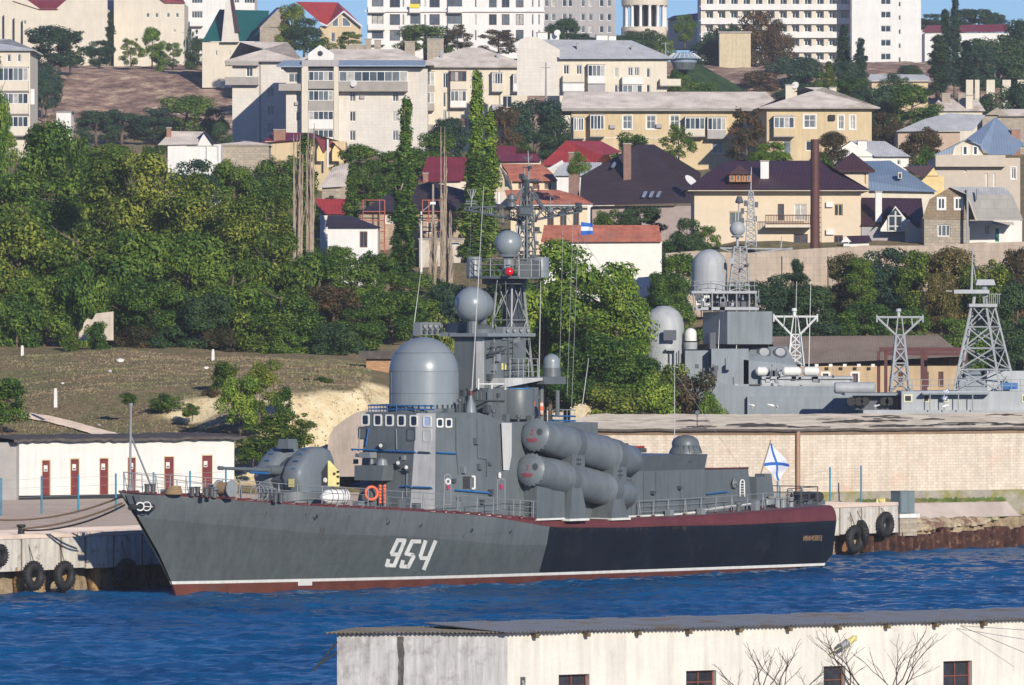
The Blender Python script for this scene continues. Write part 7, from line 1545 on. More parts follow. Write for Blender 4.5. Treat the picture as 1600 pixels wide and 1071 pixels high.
# G hotel
ht=Bd('hotel','high white hotel with long rows of balconies at the upper right','hotel',1093,1332,130,-150,1370,0,15,M_WPL)
for y in(3,24,45.5,67,89,-19,-41):ht.grid([1108+19.2*k for k in range(12)],[y],9,9,n=2,frame=M_WHITE,glass=M_GLASS)
ht.walls(2.0)
for y in(12,34,55.5,78,99,-10,-32):
 b=MB(); r_=ht.rect(1095,y-5,1331,y+4.5); b.box(r_[0],r_[2],-1.5,-1.38,r_[1],r_[3],M_WPL); b.box(r_[0],r_[2],-1.38,-.003,r_[1],r_[1]+.2,M_SLAB); b.build('balcony',ht.root,smooth=0)
 b=MB()
 for k in range(13):x=ht.lx(1098.5+19.2*k); b.box(x-.45,x+.45,-.9,-.002,r_[3]+.002,r_[3]+1.55,M_CREAM)
 b.build('divider',ht.root,smooth=0)
hw=Bd('hotel_tower','blank white end tower of the hotel with one column of small balconies','hotel tower',1331,1439,122,-150,1362,1,16,M_WPL)
for y in(2,23,45,67,88.5,-20):hw.win(1376,y-5,1392,y+5.5,n=2,fw=.12,glass=M_GLASS).win(1403.5,y+1,1407.5,y+9,n=1,fw=.1)
hw.walls(2.0); b=MB(); b.box(0,hw.W,-.12,-.002,hw.lz(1400,104),hw.lz(1400,102.8),M_SLAB); b.build('string_course',hw.root,smooth=0)
for o_ in(ht,hw):b=MB(); b.box(0,o_.W,0,15,o_.H,o_.H+.6,M_SLAB); b.build('roof',o_.root,smooth=0)
an=Bd('annex','low white annex right of the hotel tower','annex',1436,1470,112,48,1400,0,12,M_WPL); an.walls(); simple_roof(an,.3,M_SLAB,.1)
# H cream panel blocks upper left
hb1=Bd('hall','cream slab building with a small red roof between two gables at the upper left','hall',-60,168,100,14,1262,0,16,M_CREAM); hb1.win(60,40,82,48,n=4).win(37,32,41,38,n=1); hb1.walls()
b=MB(); Z=hb1.H; P_=lambda px,py,off=0.0:hb1.pt(px,py,off)
b.add([P_(-60,14),P_(-60,-30),P_(0,-30),P_(25,-12),P_(62,14)],[(0,1,2,3,4)],M_CREAM); b.add([P_(62,14),P_(88,14),P_(125,-18),P_(168,-18),P_(168,14)],[(0,1,2,3,4)],M_CREAM)
b.build('gable',hb1.root,smooth=0,recalc=False); b=MB(); b.add([P_(20,2,-.3),P_(62,15.5,-.3),P_(90,15.5,-.3),P_(112,0,3),P_(30,0,3)],[(0,1,2,3,4)],M_TILE_MAR); b.build('roof',hb1.root,smooth=0,recalc=False)
b=MB();
for px in(6,22,35):b.tube(P_(px,75,-.6),P_(px,22+px*.3,-.6),.12,M_DARK,n=5)
b.build('flue',hb1.root)
hb2=Bd('hall','cream slab building with small square windows left of the white block at the top','hall',178,288,102,5,1268,0,16,M_CREAM); hb2.grid([231,245,263,277],[24],5,7,n=1); hb2.win(270,46,275,51,n=1); hb2.walls()
b=MB(); P_=lambda px,py,off=0.0:hb2.pt(px,py,off); b.add([P_(178,5),P_(178,-25),P_(225,-25),P_(257,4),P_(257,5)],[(0,1,2,3,4)],M_CREAM); b.build('gable',hb2.root,smooth=0,recalc=False)
b=MB(); b.add([P_(240,-8,-.3),P_(258,5,-.4),P_(290,5.5,-.4),P_(280,-10,4)],[(0,1,2,3)],M_TILE_MAR); b.build('roof',hb2.root,smooth=0,recalc=False)
hb3=Bd('stair_tower','narrow grey glazed stair tower between the cream buildings','tower',160,186,100,-60,1275,0,10,M_GREYW); hb3.grid([166],[5,25,45],6,10,n=1); hb3.walls(); b=MB(); b.box(0,hb3.W,0,10,hb3.H,hb3.H+.4,M_SLAB); b.build('roof',hb3.root,smooth=0)
wl0=Bd('apartment_block','white block with wide windows behind the green-roofed house','apartment block',287,398,85,-110,1300,0,14,M_WPL); wl0.grid([308,390],[0,23],17,11,n=4).grid([370],[0],8,10,n=2); wl0.walls(); b=MB(); b.box(0,wl0.W,0,14,wl0.H,wl0.H+.6,M_SLAB); b.build('roof',wl0.root,smooth=0)
wl0.balcony(297,33,317,41,28,M_WPL)
# I green roofed house
gh=Bd('green_roofed_house','stone house with a steep deep-green roof and pale gables at the upper left','house',316,410,100,66,1180,2,12,M_CREAM); gh.grid([338,359],[83],3,8,n=1); gh.walls()
b=MB(); P_=gh.pt
b.add([P_(316,65,-.4),P_(409,65,-.4),P_(421,17,5),P_(343,15,5)],[(0,1,2,3)],M_GREEN); b.add([P_(421,17,5),P_(343,15,5),P_(316,65,11),P_(409,65,11)],[(0,1,2,3)],M_GREEN); b.build('roof',gh.root,smooth=0,recalc=False)
b=MB(); b.add([P_(346,66,-1.2),P_(352,5,-1.2),P_(361,-12,-1.2),P_(374,66,-1.2),P_(346,66,3),P_(352,5,3),P_(361,-12,3),P_(374,66,3)],[(0,1,2,3),(0,4,5,1),(1,5,6,2),(2,6,7,3)],M_PALE); b.build('gable',gh.root,smooth=0)
b=MB(); b.add([P_(359,-14,-1.6),P_(363,-14,-1.6),P_(374,51,-1.6),P_(368,51,-1.6),P_(363,-14,2),P_(374,51,2)],[(0,1,2,3),(1,4,5,2)],M_TILE_PL); b.build('bargeboard',gh.root,smooth=0,recalc=False)
g2=Bd('stone_gable_wing','stone gable end with a narrow pointed top beside the green roof','house wing',406,457,84,43,1170,0,10,M_STONE); g2.walls(); b=MB(); P_=g2.pt
b.add([P_(406,43),P_(437,13),P_(440,13),P_(457,45)],[(0,1,2,3)],M_STONE); b.add([P_(406,43,0.05),P_(437,12,.05),P_(432,12,9),P_(402,40,9)],[(0,1,2,3)],M_TILE_PL); b.add([P_(457,45,0),P_(439,12,0),P_(434,12,9),P_(452,43,9)],[(0,1,2,3)],M_TILE_PL); b.build('gable',g2.root,smooth=0,recalc=False)
# J red roofed yellow house
jy=Bd('yellow_house','yellow house with a crimson roof and two tall gable windows','house',500,564,75,41,1160,2,12,M_YEL)
jy.win(517,51,524,66,n=1); jy.walls(); P_=jy.pt; b=MB(); b.add([P_(510,41),P_(537,20),P_(562,41)],[(0,1,2)],M_YEL); b.build('gable',jy.root,smooth=0,recalc=False)
for pts in([(519,42),(519,35),(529,26),(529,42)],[(534,42),(534,26),(541,28),(549,38),(549,42)]):b=MB(); b.add([P_(x,y,-.06)for x,y in pts],[tuple(range(len(pts)))],M_WHITE); o=b.build('window',jy.root,smooth=0,recalc=False); cxp=sum(p[0]for p in pts)/len(pts); cyp=sum(p[1]for p in pts)/len(pts); b=MB(); b.add([P_(cxp+(x-cxp)*.8,cyp+(y-cyp)*.8,-.09)for x,y in pts],[tuple(range(len(pts)))],M_GLASS2); b.build('pane',o,smooth=0,recalc=False)
b=MB(); b.add([P_(537,18,-.8),P_(511,40,-.8),P_(500,35,-.8),P_(462,3,5),P_(528,4,8)],[(0,1,2,3,4)],M_TILE_RED); b.add([P_(537,18,-.8),P_(566,41,-.8),P_(548,22,6),P_(528,4,8)],[(0,1,2,3)],M_TILE_RED); b.build('roof',jy.root,smooth=0,recalc=False)
b=MB()
for a,c in(((537,18),(511,41)),((537,18),(566,42)),((511,41),(500,36))):b.tube(P_(*a,-.85),P_(*c,-.85),.14,M_WHITE)
b.build('bargeboard',jy.root)
# K left edge apartment
ke=Bd('apartment_block','beige apartment block with glazed balconies cut by the left edge','apartment block',-80,47,220,80,860,0,14,M_CREAM); ke.grid([14,30],[91],6,12,n=1); ke.walls(); simple_roof(ke,1.6,M_GREYTILE,over=.6)
for y0,y1,yt in((127,142,106),(163,178,146),(199,212,182)):ke.balcony(-40,y0,45,y1,yt,M_CREAM,glaz=True,proj=1.1,n=11)
b=MB(); q=ke.rect(46,139,53,163); b.box(q[0],q[2],1,1.1,q[1],q[3],M_WHITE); b.build('side_sign',ke.root,smooth=0)
hut=Bd('white_hut','little white flat hut right of the left apartment block','hut',88,111,215,176,980,0,6,M_WPL); hut.walls(); simple_roof(hut,.2,M_SLAB,.15)
# L shed and maroon-roofed little house
sh=Bd('shed','small shed with a grey gabled roof and white gate left of the apartments','shed',262,345,262,226,700,0,8,M_WPL); sh.win(291,228,323,255,frame=M_WHITE,glass=SWHITE,n=1,name='gate').win(324,228,341,254,n=1,glass=SWHITE,name='gate'); sh.walls()
b=MB(); P_=sh.pt; b.add([P_(246,227,-.3),P_(310,226,-.3),P_(320,206,3.5),P_(268,205,3.5)],[(0,1,2,3)],M_SLATE); b.add([P_(320,205,3.5),P_(318,204,-.4),P_(334,226,-.4),P_(336,226,3.5)],[(0,1,2,3)],M_TILE_PL); b.add([P_(308,226),P_(319,208),P_(331,226)],[(0,1,2)],M_WPL); b.add([P_(268,205,3.5),P_(320,205,3.5),(sh.W,8,sh.H),(0,8,sh.H)],[(0,1,2,3)],M_SLATE); b.build('roof',sh.root,smooth=0,recalc=False); chimney(sh,264,201,215,7,2,M_BRICKR,.5)
sw_=Bd('stone_shed','low tan stone lean-to between the shed and the apartment block','shed',341,420,262,228,705,0,6,M_STONE); sw_.walls(); simple_roof(sw_,.4,M_SLATE,.2)
ml=Bd('little_house','little house with a maroon roof, brick chimney and two yellow dormers','house',414,540,262,221,760,0,9,M_YEL); ml.walls(); P_=ml.pt
b=MB(); b.add([P_(408,224,-.5),P_(494,217,-.5),P_(486,208,4),P_(426,207,4)],[(0,1,2,3)],M_TILE_MAR); b.add([P_(486,208,4),P_(494,216,-1.2),P_(506,240,-1.2),P_(520,222,-1.2),P_(538,240,-1.2),P_(544,240,3)],[(0,1,2,3,4,5)],M_TILE_MAR); b.add([P_(426,207,4),P_(486,208,4),(ml.W,9,ml.H),(0,9,ml.H)],[(0,1,2,3)],M_TILE_MAR); b.build('roof',ml.root,smooth=0,recalc=False)
b=MB()
for a,c in((495,507),(519,535)):b.add([P_(a,252,-1.0),P_(a,235,-1.0),P_((a+c)/2-2,224,-1.0),P_(c,240,-1.0),P_(c,252,-1.0)],[(0,1,2,3,4)],mat("bright_yellow_plaster",(0.72,0.55,0.26),0.9))
b.build('dormer',ml.root,smooth=0,recalc=False); chimney(ml,437,204,222,18,1,M_BRICKR,1)
b=MB(); q=P_(512,262,-1.5); b.tube(q,P_(512,218,-1.5),.12,M_WHITE); b.build('pole',ml.root)
# M huts in the middle
hutg=Bd('grey_roofed_hut','hut with a sloping grey slate roof among the trees','hut',503,545,312,293,665,0,7,M_STONE); hutg.walls(); P_=hutg.pt
b=MB(); b.add([P_(498,294,-.4),P_(533,292,-.4),P_(552,252,4.5),P_(520,262,4.5)],[(0,1,2,3)],M_SLATE); b.add([P_(533,292,-.4),P_(549,292,1),P_(552,252,4.5)],[(0,1,2)],M_SLATE); b.add([P_(520,262,4.5),P_(552,252,4.5),(hutg.W,9,hutg.H),(0,9,hutg.H)],[(0,1,2,3)],M_SLATE); b.build('roof',hutg.root,smooth=0,recalc=False)
rd1=Bd('maroon_roofed_house','house showing only its maroon roof left of the scaffolded one','house',500,556,350,335,648,0,6,M_WPL); rd1.walls(); P_=rd1.pt; b=MB(); b.add([P_(502,335,-.3),P_(556,335,-.3),P_(548,311,3),P_(492,311,3)],[(0,1,2,3)],M_TILE_RED); b.add([P_(548,311,3),P_(492,311,3),(0,6,rd1.H),(rd1.W,6,rd1.H)],[(0,1,2,3)],M_TILE_RED); b.build('roof',rd1.root,smooth=0,recalc=False)
wh=Bd('white_cottage','small white cottage with a green window and dark roof left of the scaffolding','cottage',512,590,392,355,625,0,7,M_WPL); wh.win(562,362,574,387,frame=M_BROWNF,n=2); wh.walls(); P_=wh.pt
b=MB(); b.add([P_(508,355,-.5),P_(592,355,-.5),P_(566,345,3),P_(548,337,3.5),P_(512,337,3)],[(0,1,2,3,4)],M_TILE_DK); b.add([P_(566,345,3),P_(592,355,-.5),(wh.W+.3,7,wh.H),(0,7,wh.H),P_(512,337,3),P_(548,337,3.5)],[(0,1,2,3,4,5)],M_TILE_DK); b.build('roof',wh.root,smooth=0,recalc=False)
sc=Bd('unfinished_house','unfinished house with dark roof, red scaffold poles and bare walls behind the poplars','house',560,722,450,331,655,1,12,mat("unfinished_block_wall",(0.50,0.38,0.28),0.95,0.2,0.5,brick=(0.5,0.25,0.03,0.75,0.8),streak=.2))
sc.win(602,336,618,350,n=2).win(668,346,675,365,n=1,frame=M_WHITE).win(684,346,692,366,n=2).win(708,378,716,384,n=1).win(668,380,674,390,n=1); sc.walls(); P_=sc.pt
b=MB(); b.add([P_(562,331,-.7),P_(716,331,-.7),P_(738,300,4),P_(672,284,5),P_(610,302,4.5)],[(0,1,2,3,4)],M_TILE_DK); b.add([P_(610,302,4.5),P_(672,284,5),P_(738,300,4),(sc.W+.5,12,sc.H),(0,12,sc.H)],[(0,1,2,3,4)],M_TILE_DK); b.build('roof',sc.root,smooth=0,recalc=False)
b=MB(); q0,q1=P_(700,331,-1.2),P_(718,335,-1.2); b.box(q0[0],q1[0],-1.3,-.7,q1[2],q0[2],mat("fresh_timber",(0.5,0.26,0.10),0.8)); b.build('timber_eave',sc.root,smooth=0)
M_SCAF=mat("red_scaffold_paint",(0.40,0.10,0.07),0.6); b=MB()
for px in(524,534,567,593,601,660,670,696,704,1):
 if px>1:b.tube(P_(px,400 if px<610 else 440,-1.6),P_(px,313,-1.6),.06,M_SCAF,n=5)
for y in(313,331,345,362,380,400):
 for xa,xb in((567,601),(660,704)):b.tube(P_(xa,y,-1.6),P_(xb,y,-1.6),.05,M_SCAF,n=5)
b.tube(P_(524,313,-1.6),P_(534,313,-1.6),.05,M_SCAF,n=5); b.build('scaffold',sc.root)
ann=Bd('white_walled_annex','tall white-edged wall with a maroon lean-to beside the corvette mast','annex',655,725,450,375,640,1,8,mat("flaking_white_wall",(0.62,0.56,0.48),0.95,.1,.7,col2=(0.34,0.26,0.2),c2pos=(0.5,.65),streak=.25)); ann.win(703,378,719,384,n=1); ann.walls(); simple_roof(ann,.1,M_SLAB,.1); P_=ann.pt
b=MB(); b.add([P_(694,414,-.2),P_(728,414,-.2),P_(730,435,-1.6),P_(697,437,-1.6)],[(0,1,2,3)],M_TILE_PL); b.build('lean_to_roof',ann.root,smooth=0,recalc=False)
lp=empty('street_lamp',P(740-82,385,632),0,'white street lamp post with an angled arm before the unfinished house','street lamp'); b=MB(); b.tube((0,0,-3),(0,0,3.1),.13,M_WPL,.09); b.build('post',lp); b=MB(); b.tube((0,0,3.05),(.9,0,3.8),.05,M_GREYM); b.box(.8,1.3,-.12,.12,3.75,3.98,M_WHITE); b.build('lamp_head',lp)
cp=empty('concrete_pole',P(676.5,365,632),0,'plain concrete pole right of the white street lamp','pole'); b=MB(); b.tube((0,0,-4),(0,0,4.4),.14,M_STONE,.1); o=b.build('shaft',cp)
# N maroon and red roofs behind
def roofhouse(name,lab,x0,x1,yb,ye,D,dep,wall,roof_faces,rm,wins=(),ch=()):
 bd=Bd(name,lab,'house',x0,x1,yb,ye,D,0,dep,wall)
 for w in wins:bd.win(*w[:4],**(w[4]if len(w)>4 else{}))
 bd.walls(); b=MB()
 for pts in roof_faces:b.add([bd.pt(*p)for p in pts],[tuple(range(len(pts)))],rm)
 b.build('roof',bd.root,smooth=0,recalc=False)
 for c in ch:chimney(bd,*c)
 return bd
n1=roofhouse('maroon_roofed_house','house with a broad maroon metal roof left of the tallest poplar',660,728,300,284,700,9,M_CREAM,[[(654,285,-.5),(722,283,-.5),(733,246,5),(668,245,5)],[(668,245,5),(733,246,5),(728,284,9),(660,284,9)]],M_TILE_MAR,ch=((665,272,285,8,-.2,M_BRICKR,.5),))
n2=roofhouse('maroon_roofed_house','house with a stepped maroon roof right of the tallest poplar',772,845,265,252,720,9,M_CREAM,[[(768,253,-.5),(846,252,-.5),(838,240,2),(806,240,3),(806,228,5),(770,228,5)],[(770,228,5),(806,228,5),(838,240,9),(772,252,9)]],M_TILE_MAR)
n3=roofhouse('red_roofed_house','house with a bright red hipped roof behind the chimneys',848,960,275,258,705,10,M_CREAM,[[(843,259,-.6),(930,257,-.6),(942,243,-.6),(972,238,-.6),(940,221,5),(885,220,5)],[(885,220,5),(940,221,5),(960,258,10),(848,258,10)]],M_TILE_RED)
n4=roofhouse('grey_roofed_house','low house with a pale grey roof and white bargeboard between red and brown roofs',868,940,290,275,690,8,M_WPL,[[(862,275,-.4),(945,275,-.4),(940,254,4),(878,254,4)],[(940,254,4),(878,254,4),(868,275,8),(940,275,8)]],M_GREYTILE)
b=MB(); b.tube(n4.pt(858,266,-.6),n4.pt(880,253,-.6),.22,M_WHITE); b.build('bargeboard',n4.root)
# O orange roofed house
oo=Bd('orange_roofed_house','cream house with a two-tier orange tile roof behind the corvette mast','house',800,870,310,282.5,662,0,9,mat("warm_cream_plaster",(0.72,0.60,0.42),0.9,.05)); oo.grid([815,837,856],[291],10,9,n=3,frame=M_BROWNF,glass=M_GLASS2); oo.walls(); P_=oo.pt
b=MB(); b.add([P_(797,284,-.5),P_(872,283,-.5),P_(862,270,2),P_(848,257,5),P_(783,256,5),P_(793,270,2)],[(0,1,2,3,4,5)],M_TILE_OR); b.add([P_(783,256,5),P_(848,257,5),P_(868,283,9),P_(790,283,9)],[(0,1,2,3)],M_TILE_OR); b.add([P_(772,300,-.2),P_(780,258,4.8),P_(793,272,2),P_(799,284,-.2),P_(800,300,-.2)],[(0,1,2,3,4)],oo.wall); b.build('roof',oo.root,smooth=0,recalc=False)
o2=Bd('veranda_house','cream front house with an orange lean-to roof and white fascia behind the mast','house',798,918,365,319,645,0,9,oo.wall); o2.grid([812,860,880,900],[340],10,26,n=2,frame=M_BROWNF,glass=M_GLASS); o2.walls(); P_=o2.pt
b=MB(); b.add([P_(795,319,-.7),P_(928,319,-.7),P_(905,306,2),P_(872,297,5),P_(788,297,5)],[(0,1,2,3,4)],M_TILE_OR); b.add([P_(788,297,5),P_(872,297,5),(o2.W,9,o2.H),(0,9,o2.H)],[(0,1,2,3)],M_TILE_OR); b.build('roof',o2.root,smooth=0,recalc=False); b=MB(); q0,q1=P_(795,323,-.7),P_(926,320,-.7); b.box(q0[0],q1[0],-.8,-.7,q0[2],q1[2]-.02,M_WHITE); b.build('fascia',o2.root,smooth=0)
# P big dark brown roof
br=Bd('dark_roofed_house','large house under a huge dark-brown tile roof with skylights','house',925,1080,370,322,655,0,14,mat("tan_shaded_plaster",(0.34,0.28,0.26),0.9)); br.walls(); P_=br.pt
b=MB(); b.add([P_(905,322,-1),P_(1058,318,-1),P_(1050,281,3),P_(1003,280,4),P_(996,226,10),P_(960,248,7),P_(908,275,5)],[(0,1,2,3,4,5,6)],M_TILE_DK); b.add([P_(1003,280,4),P_(1050,281,3),P_(1058,318,-1),P_(1092,318,2),P_(1095,270,5),P_(1022,226,10),P_(996,226,10)],[(0,1,2,3,4,5,6)],M_TILE_DK); b.add([P_(996,226,10),P_(1022,226,10),P_(1095,270,13),P_(908,275,13)],[(0,1,2,3)],M_TILE_DK); b.build('roof',br.root,smooth=0,recalc=False)
def lift(pt,d):return(pt[0],pt[1]-d,pt[2]+d*.5)
M_SKYL=glass("skylight_glass",(0.16,0.20,0.28),.15)
for x in(1002,1013,1024):
 b=MB(); b.add([P_(x,308.5,-.35),P_(x+5.5,308.5,-.35),P_(x+10,299,.2),P_(x+4.5,299,.2)],[(0,1,2,3)],M_SKYL); b.build('skylight',br.root,smooth=0,recalc=False)
b=MB(); b.add([P_(954,262,4.6),P_(960,262,4.6),P_(965,253,5.4),P_(959,253,5.4)],[(0,1,2,3)],M_SKYL); b.build('skylight',br.root,smooth=0,recalc=False)
chimney(br,897,240,300,17,3,M_CHIM,1.1); chimney(br,980,226,250,12,4,M_CHIM,1.0)
b=MB(); q=P_(1078,286,-1.0); b.lathe(q,(.8,-.6,.9),[(0,.15),(.2,.7),(.25,.75)],M_WPL,16); b.build('roof_vent',br.root)
# Q long house red roof white wall
lw=Bd('long_white_house','long low house with an orange-red tile roof and white wall behind the bright tree','house',850,1034,398,377.5,600,0,6.5,mat("bright_white_plaster",(0.78,0.75,0.68),.9,.05)); lw.walls(); P_=lw.pt
b=MB(); b.add([P_(845,379,-.4),P_(1034.5,378,-.4),P_(1029,352,3.2),P_(850,352,3.2)],[(0,1,2,3)],M_TILE_OR); b.add([P_(850,352,3.2),P_(1029,352,3.2),(lw.W,6.5,lw.H),(0,6.5,lw.H)],[(0,1,2,3)],M_TILE_OR); b.build('roof',lw.root,smooth=0,recalc=False)
# R cream mansion
mn=Bd('mansion','cream mansion with a dark plum roof, orange dormer and a balcony with a brown railing','mansion',1085,1345,384,297,622,0,12,mat("mansion_cream_plaster",(0.66,0.55,0.40),.9,.05))
mn.win(1303,319,1317,338,frame=M_YEL,n=2).win(1303,368,1317,382,frame=M_BROWNF,n=2).win(1139,331,1160,352,frame=M_YEL,n=2,glass=M_GLASS2).win(1215,319,1225,345,frame=M_BROWNF,n=1).win(1241,319,1260,345,frame=M_WHITE,n=2).win(1240,366,1262,382,frame=M_BROWNF,n=2); mn.walls(); P_=mn.pt
b=MB(); b.add([P_(1072,297,-1.2),P_(1360,297,-1.2),P_(1300,268,3),P_(1282,251,6),P_(1136,252,6),P_(1105,270,3)],[(0,1,2,3,4,5)],M_TILE_PL); b.add([P_(1282,251,6),P_(1136,252,6),(-1,13,mn.H),(mn.W+1,13,mn.H)],[(0,1,2,3)],M_TILE_PL); b.add([P_(1360,297,-1.2),P_(1282,251,6),(mn.W+1,13,mn.H)],[(0,1,2)],M_TILE_PL); b.add([P_(1072,297,-1.2),(-1,13,mn.H),P_(1136,252,6)],[(0,1,2)],M_TILE_PL)
b.box(-.6,mn.W+.7,-1.1,12.5,mn.H-.12,mn.H-.01,M_CREAM); b.build('roof',mn.root,smooth=0,recalc=False)
chimney(mn,1194.5,253,275,13,2,M_WPL,1.0)
b=MB(); b.box(P_(1139,0)[0],P_(1173,0)[0],-.3,3,P_(1150,285)[2],P_(1150,272.5)[2],M_BROWNF); b.add([P_(1137,273,-.6),P_(1175,273,-.6),P_(1156,258,-.6),P_(1137,273,4),P_(1175,273,4),P_(1156,258,4)],[(0,1,2),(0,2,5,3),(1,4,5,2)],M_TILE_PL); d=b.build('dormer',mn.root,smooth=0)
for x0,x1 in((1140,1148),(1150,1157),(1159,1165),(1167,1173)):b=MB(); q0,q1=P_(x0,284,-.35),P_(x1,273.5,-.35); b.box(q0[0],q1[0],-.36,-.32,q0[2],q1[2],mat("orange_window_frame",(0.5,.22,.08),.6)); b.box(q0[0]+.1,q1[0]-.1,-.38,-.361,q0[2]+.1,q1[2]-.1,M_GLASS2); b.build('dormer_window',d,smooth=0)
b=MB(); q0,q1=P_(1195,356,0),P_(1267,352,0); b.box(q0[0],q1[0],-1.6,-.002,q0[2],q1[2],M_CREAM); o=b.build('balcony',mn.root,smooth=0)
b=MB()
for k in range(30):x=q0[0]+(q1[0]-q0[0])*k/29; b.tube((x,-1.55,q1[2]),(x,-1.55,q1[2]+.85),.025,M_BROWNF,n=4)
for h in(.12,.85):b.tube((q0[0],-1.55,q1[2]+h),(q1[0],-1.55,q1[2]+h),.04,M_BROWNF,n=4)
b.build('railing',o)
b=MB(); b.box(P_(1296,0)[0]-.3,P_(1296,0)[0]+.3,-.3,-.01,P_(1296,324)[2],P_(1296,316)[2],M_WHITE); b.box(P_(1296,0)[0]-.3,P_(1296,0)[0]+.4,-.3,-.01,P_(1296,367)[2],P_(1296,359)[2],M_WHITE); b.build('air_conditioner',mn.root,smooth=0)
tw=Bd('corner_turret','square cream roof turret with a plum pyramid roof beside the mansion','turret',1309,1357,300,268.5,640,0,2.8,mn.wall); tw.win(1349.5,273,1353,288,n=1,frame=M_YEL); tw.walls(); b=MB(); hip(b,0,tw.W,0,2.8,tw.H+.1,1.7,M_TILE_PL,over=.6); b.build('roof',tw.root,smooth=0)
pr_=Bd('porch','tiny white porch with a plum roof at the right foot of the mansion','porch',1318,1358,386,377,612,0,2,M_WPL); pr_.walls(); P_=pr_.pt; b=MB(); b.add([P_(1314,379,-.4),P_(1330,378,-.4),P_(1322,369,-.4)],[(0,1,2)],M_WPL); b.add([P_(1330,379,-.4),P_(1363,378,-.4),P_(1358,368,1),P_(1321,369,1)],[(0,1,2,3)],M_TILE_PL); b.build('roof',pr_.root,smooth=0,recalc=False)
ch=empty('steel_chimney',(PX(1273.5,598),598,PZ(432,598)),0,'tall rust-brown steel chimney in front of the mansion','chimney'); M_STK=mat("rust_brown_steel",(0.11,0.045,0.04),.6,.2,.8,streak=.2); b=MB(); h_=PZ(218,598)-PZ(432,598); b.lathe((0,0,-3),(0,0,1),[(0,.42),(3,.42),(h_+3,.37)],M_STK,20); b.build('stack',ch)
b=MB()
for k in range(28):z=h_*k/28; b.tube((.38,-.2,z),(.5,-.2,z),.03,M_STK,n=4)
b.tube((.5,-.2,0),(.5,-.2,h_*.97),.025,M_STK,n=4); b.build('rungs',ch)
M_GWALL=mat("pink_cream_retaining_wall",(0.52,0.42,0.33),.95,.12,.6,brick=(1.2,.5,.03,.85,.92),streak=.25)
gwl=empty('garden_wall',(PX(1160,594),594,PZ(440,594)),0,'long cream retaining wall under the mansion and the stone house','wall'); b=MB(); pts=[(1040,415,396),(1090,415,392),(1160,425,396),(1280,425,388),(1330,425,386),(1345,425,384),(1440,420,384),(1540,400,380),(1700,400,374)]
base=gwl.location
for(xa,yb,ya),(xc,yd,yc)in zip(pts[:-1],pts[1:]):
 a,c=PX(xa,594)-base.x,PX(xc,594)-base.x; v=[(a,0,-3),(c,0,-3),(c,0,PZ(yc,594)-base.z),(a,0,PZ(ya,594)-base.z)]; b.add(v+[(x,.6,z)for x,y,z in v],[(0,1,2,3),(3,2,6,7),(4,7,6,5),(0,3,7,4),(1,5,6,2)],M_GWALL)
b.build('wall',gwl,smooth=0); b=MB()
for px in(1100,1226,1298):x=PX(px,594)-base.x; b.box(x-.2,x+.2,-.2,-.002,-3,PZ(400,594)-base.z,M_GWALL)
b.build('buttress',gwl,smooth=0)
# S blue-grey roofed house behind turret
bl=roofhouse('blue_roofed_house','low house with a spreading blue-grey roof right of the plum pyramid turret',1352,1462,330,298,650,12,M_CREAM,[[(1345,298,-.6),(1465,300,-.6),(1420,270,4),(1391,251,8),(1350,252,8),(1335,280,1)],[(1391,251,8),(1350,252,8),(1352,298,12),(1462,298,12)]],mat("blue_grey_roof",(0.21,0.28,0.36),.4,.1,.5,corrug=(1.2,.02,'X')))
b=MB(); b.box(bl.pt(1404,0)[0],bl.pt(1410,0)[0],.8,2,bl.pt(1407,279)[2],bl.pt(1407,269)[2],M_CREAM); b.box(bl.pt(1405.3,0)[0],bl.pt(1408.7,0)[0],.77,.799,bl.pt(1407,278)[2],bl.pt(1407,271)[2],M_GLASS); b.build('dormer',bl.root,smooth=0)
wh2=Bd('white_house','white house with a light grey roof above the blue-roofed one','house',1296,1420,262,245,740,0,10,mat("bright_white_plaster",(0.78,0.75,0.68),.9)); wh2.win(1401,250,1407,258,n=1); wh2.walls(); P_=wh2.pt
b=MB(); b.add([P_(1367,245,-.5),P_(1424,245,-.5),P_(1383,221,4),P_(1328,220,4)],[(0,1,2,3)],M_GREYTILE); b.add([P_(1328,220,4),P_(1383,221,4),(wh2.W,10,wh2.H),(0,10,wh2.H)],[(0,1,2,3)],M_GREYTILE); b.build('roof',wh2.root,smooth=0,recalc=False)
b=MB(); b.add([P_(1294,246),P_(1330,221),P_(1370,246)],[(0,1,2)],wh2.wall); b.build('gable',wh2.root,smooth=0,recalc=False); chimney(wh2,1347,221,232,14,2,wh2.wall,1)
# T plum chalet
tc_=Bd('chalet','chalet with a deep plum roof and a pointed glazed gable','house',1346,1443,385,352,622,0,10,M_GREYW); tc_.walls(); P_=tc_.pt
b=MB(); b.add([P_(1345,353,-.3),P_(1445,353,-.3),P_(1440,310,6),P_(1346,309,6)],[(0,1,2,3)],M_TILE_PL); b.add([P_(1440,310,6),P_(1346,309,6),(0,10,tc_.H),(tc_.W,10,tc_.H)],[(0,1,2,3)],M_TILE_PL); b.build('roof',tc_.root,smooth=0,recalc=False)
b=MB(); b.add([P_(1372,352,-1.8),P_(1398,315,-1.8),P_(1431,352,-1.8),P_(1398,315,3),P_(1372,352,2),P_(1431,352,2)],[(0,1,3,4),(1,2,5,3)],M_TILE_PL); b.add([P_(1376,358,-1.5),P_(1399,322,-1.5),P_(1418,345,-1.5),P_(1418,362,-1.5),P_(1376,362,-1.5)],[(0,1,2,3,4)],M_WPL); b.build('gable',tc_.root,smooth=0,recalc=False)
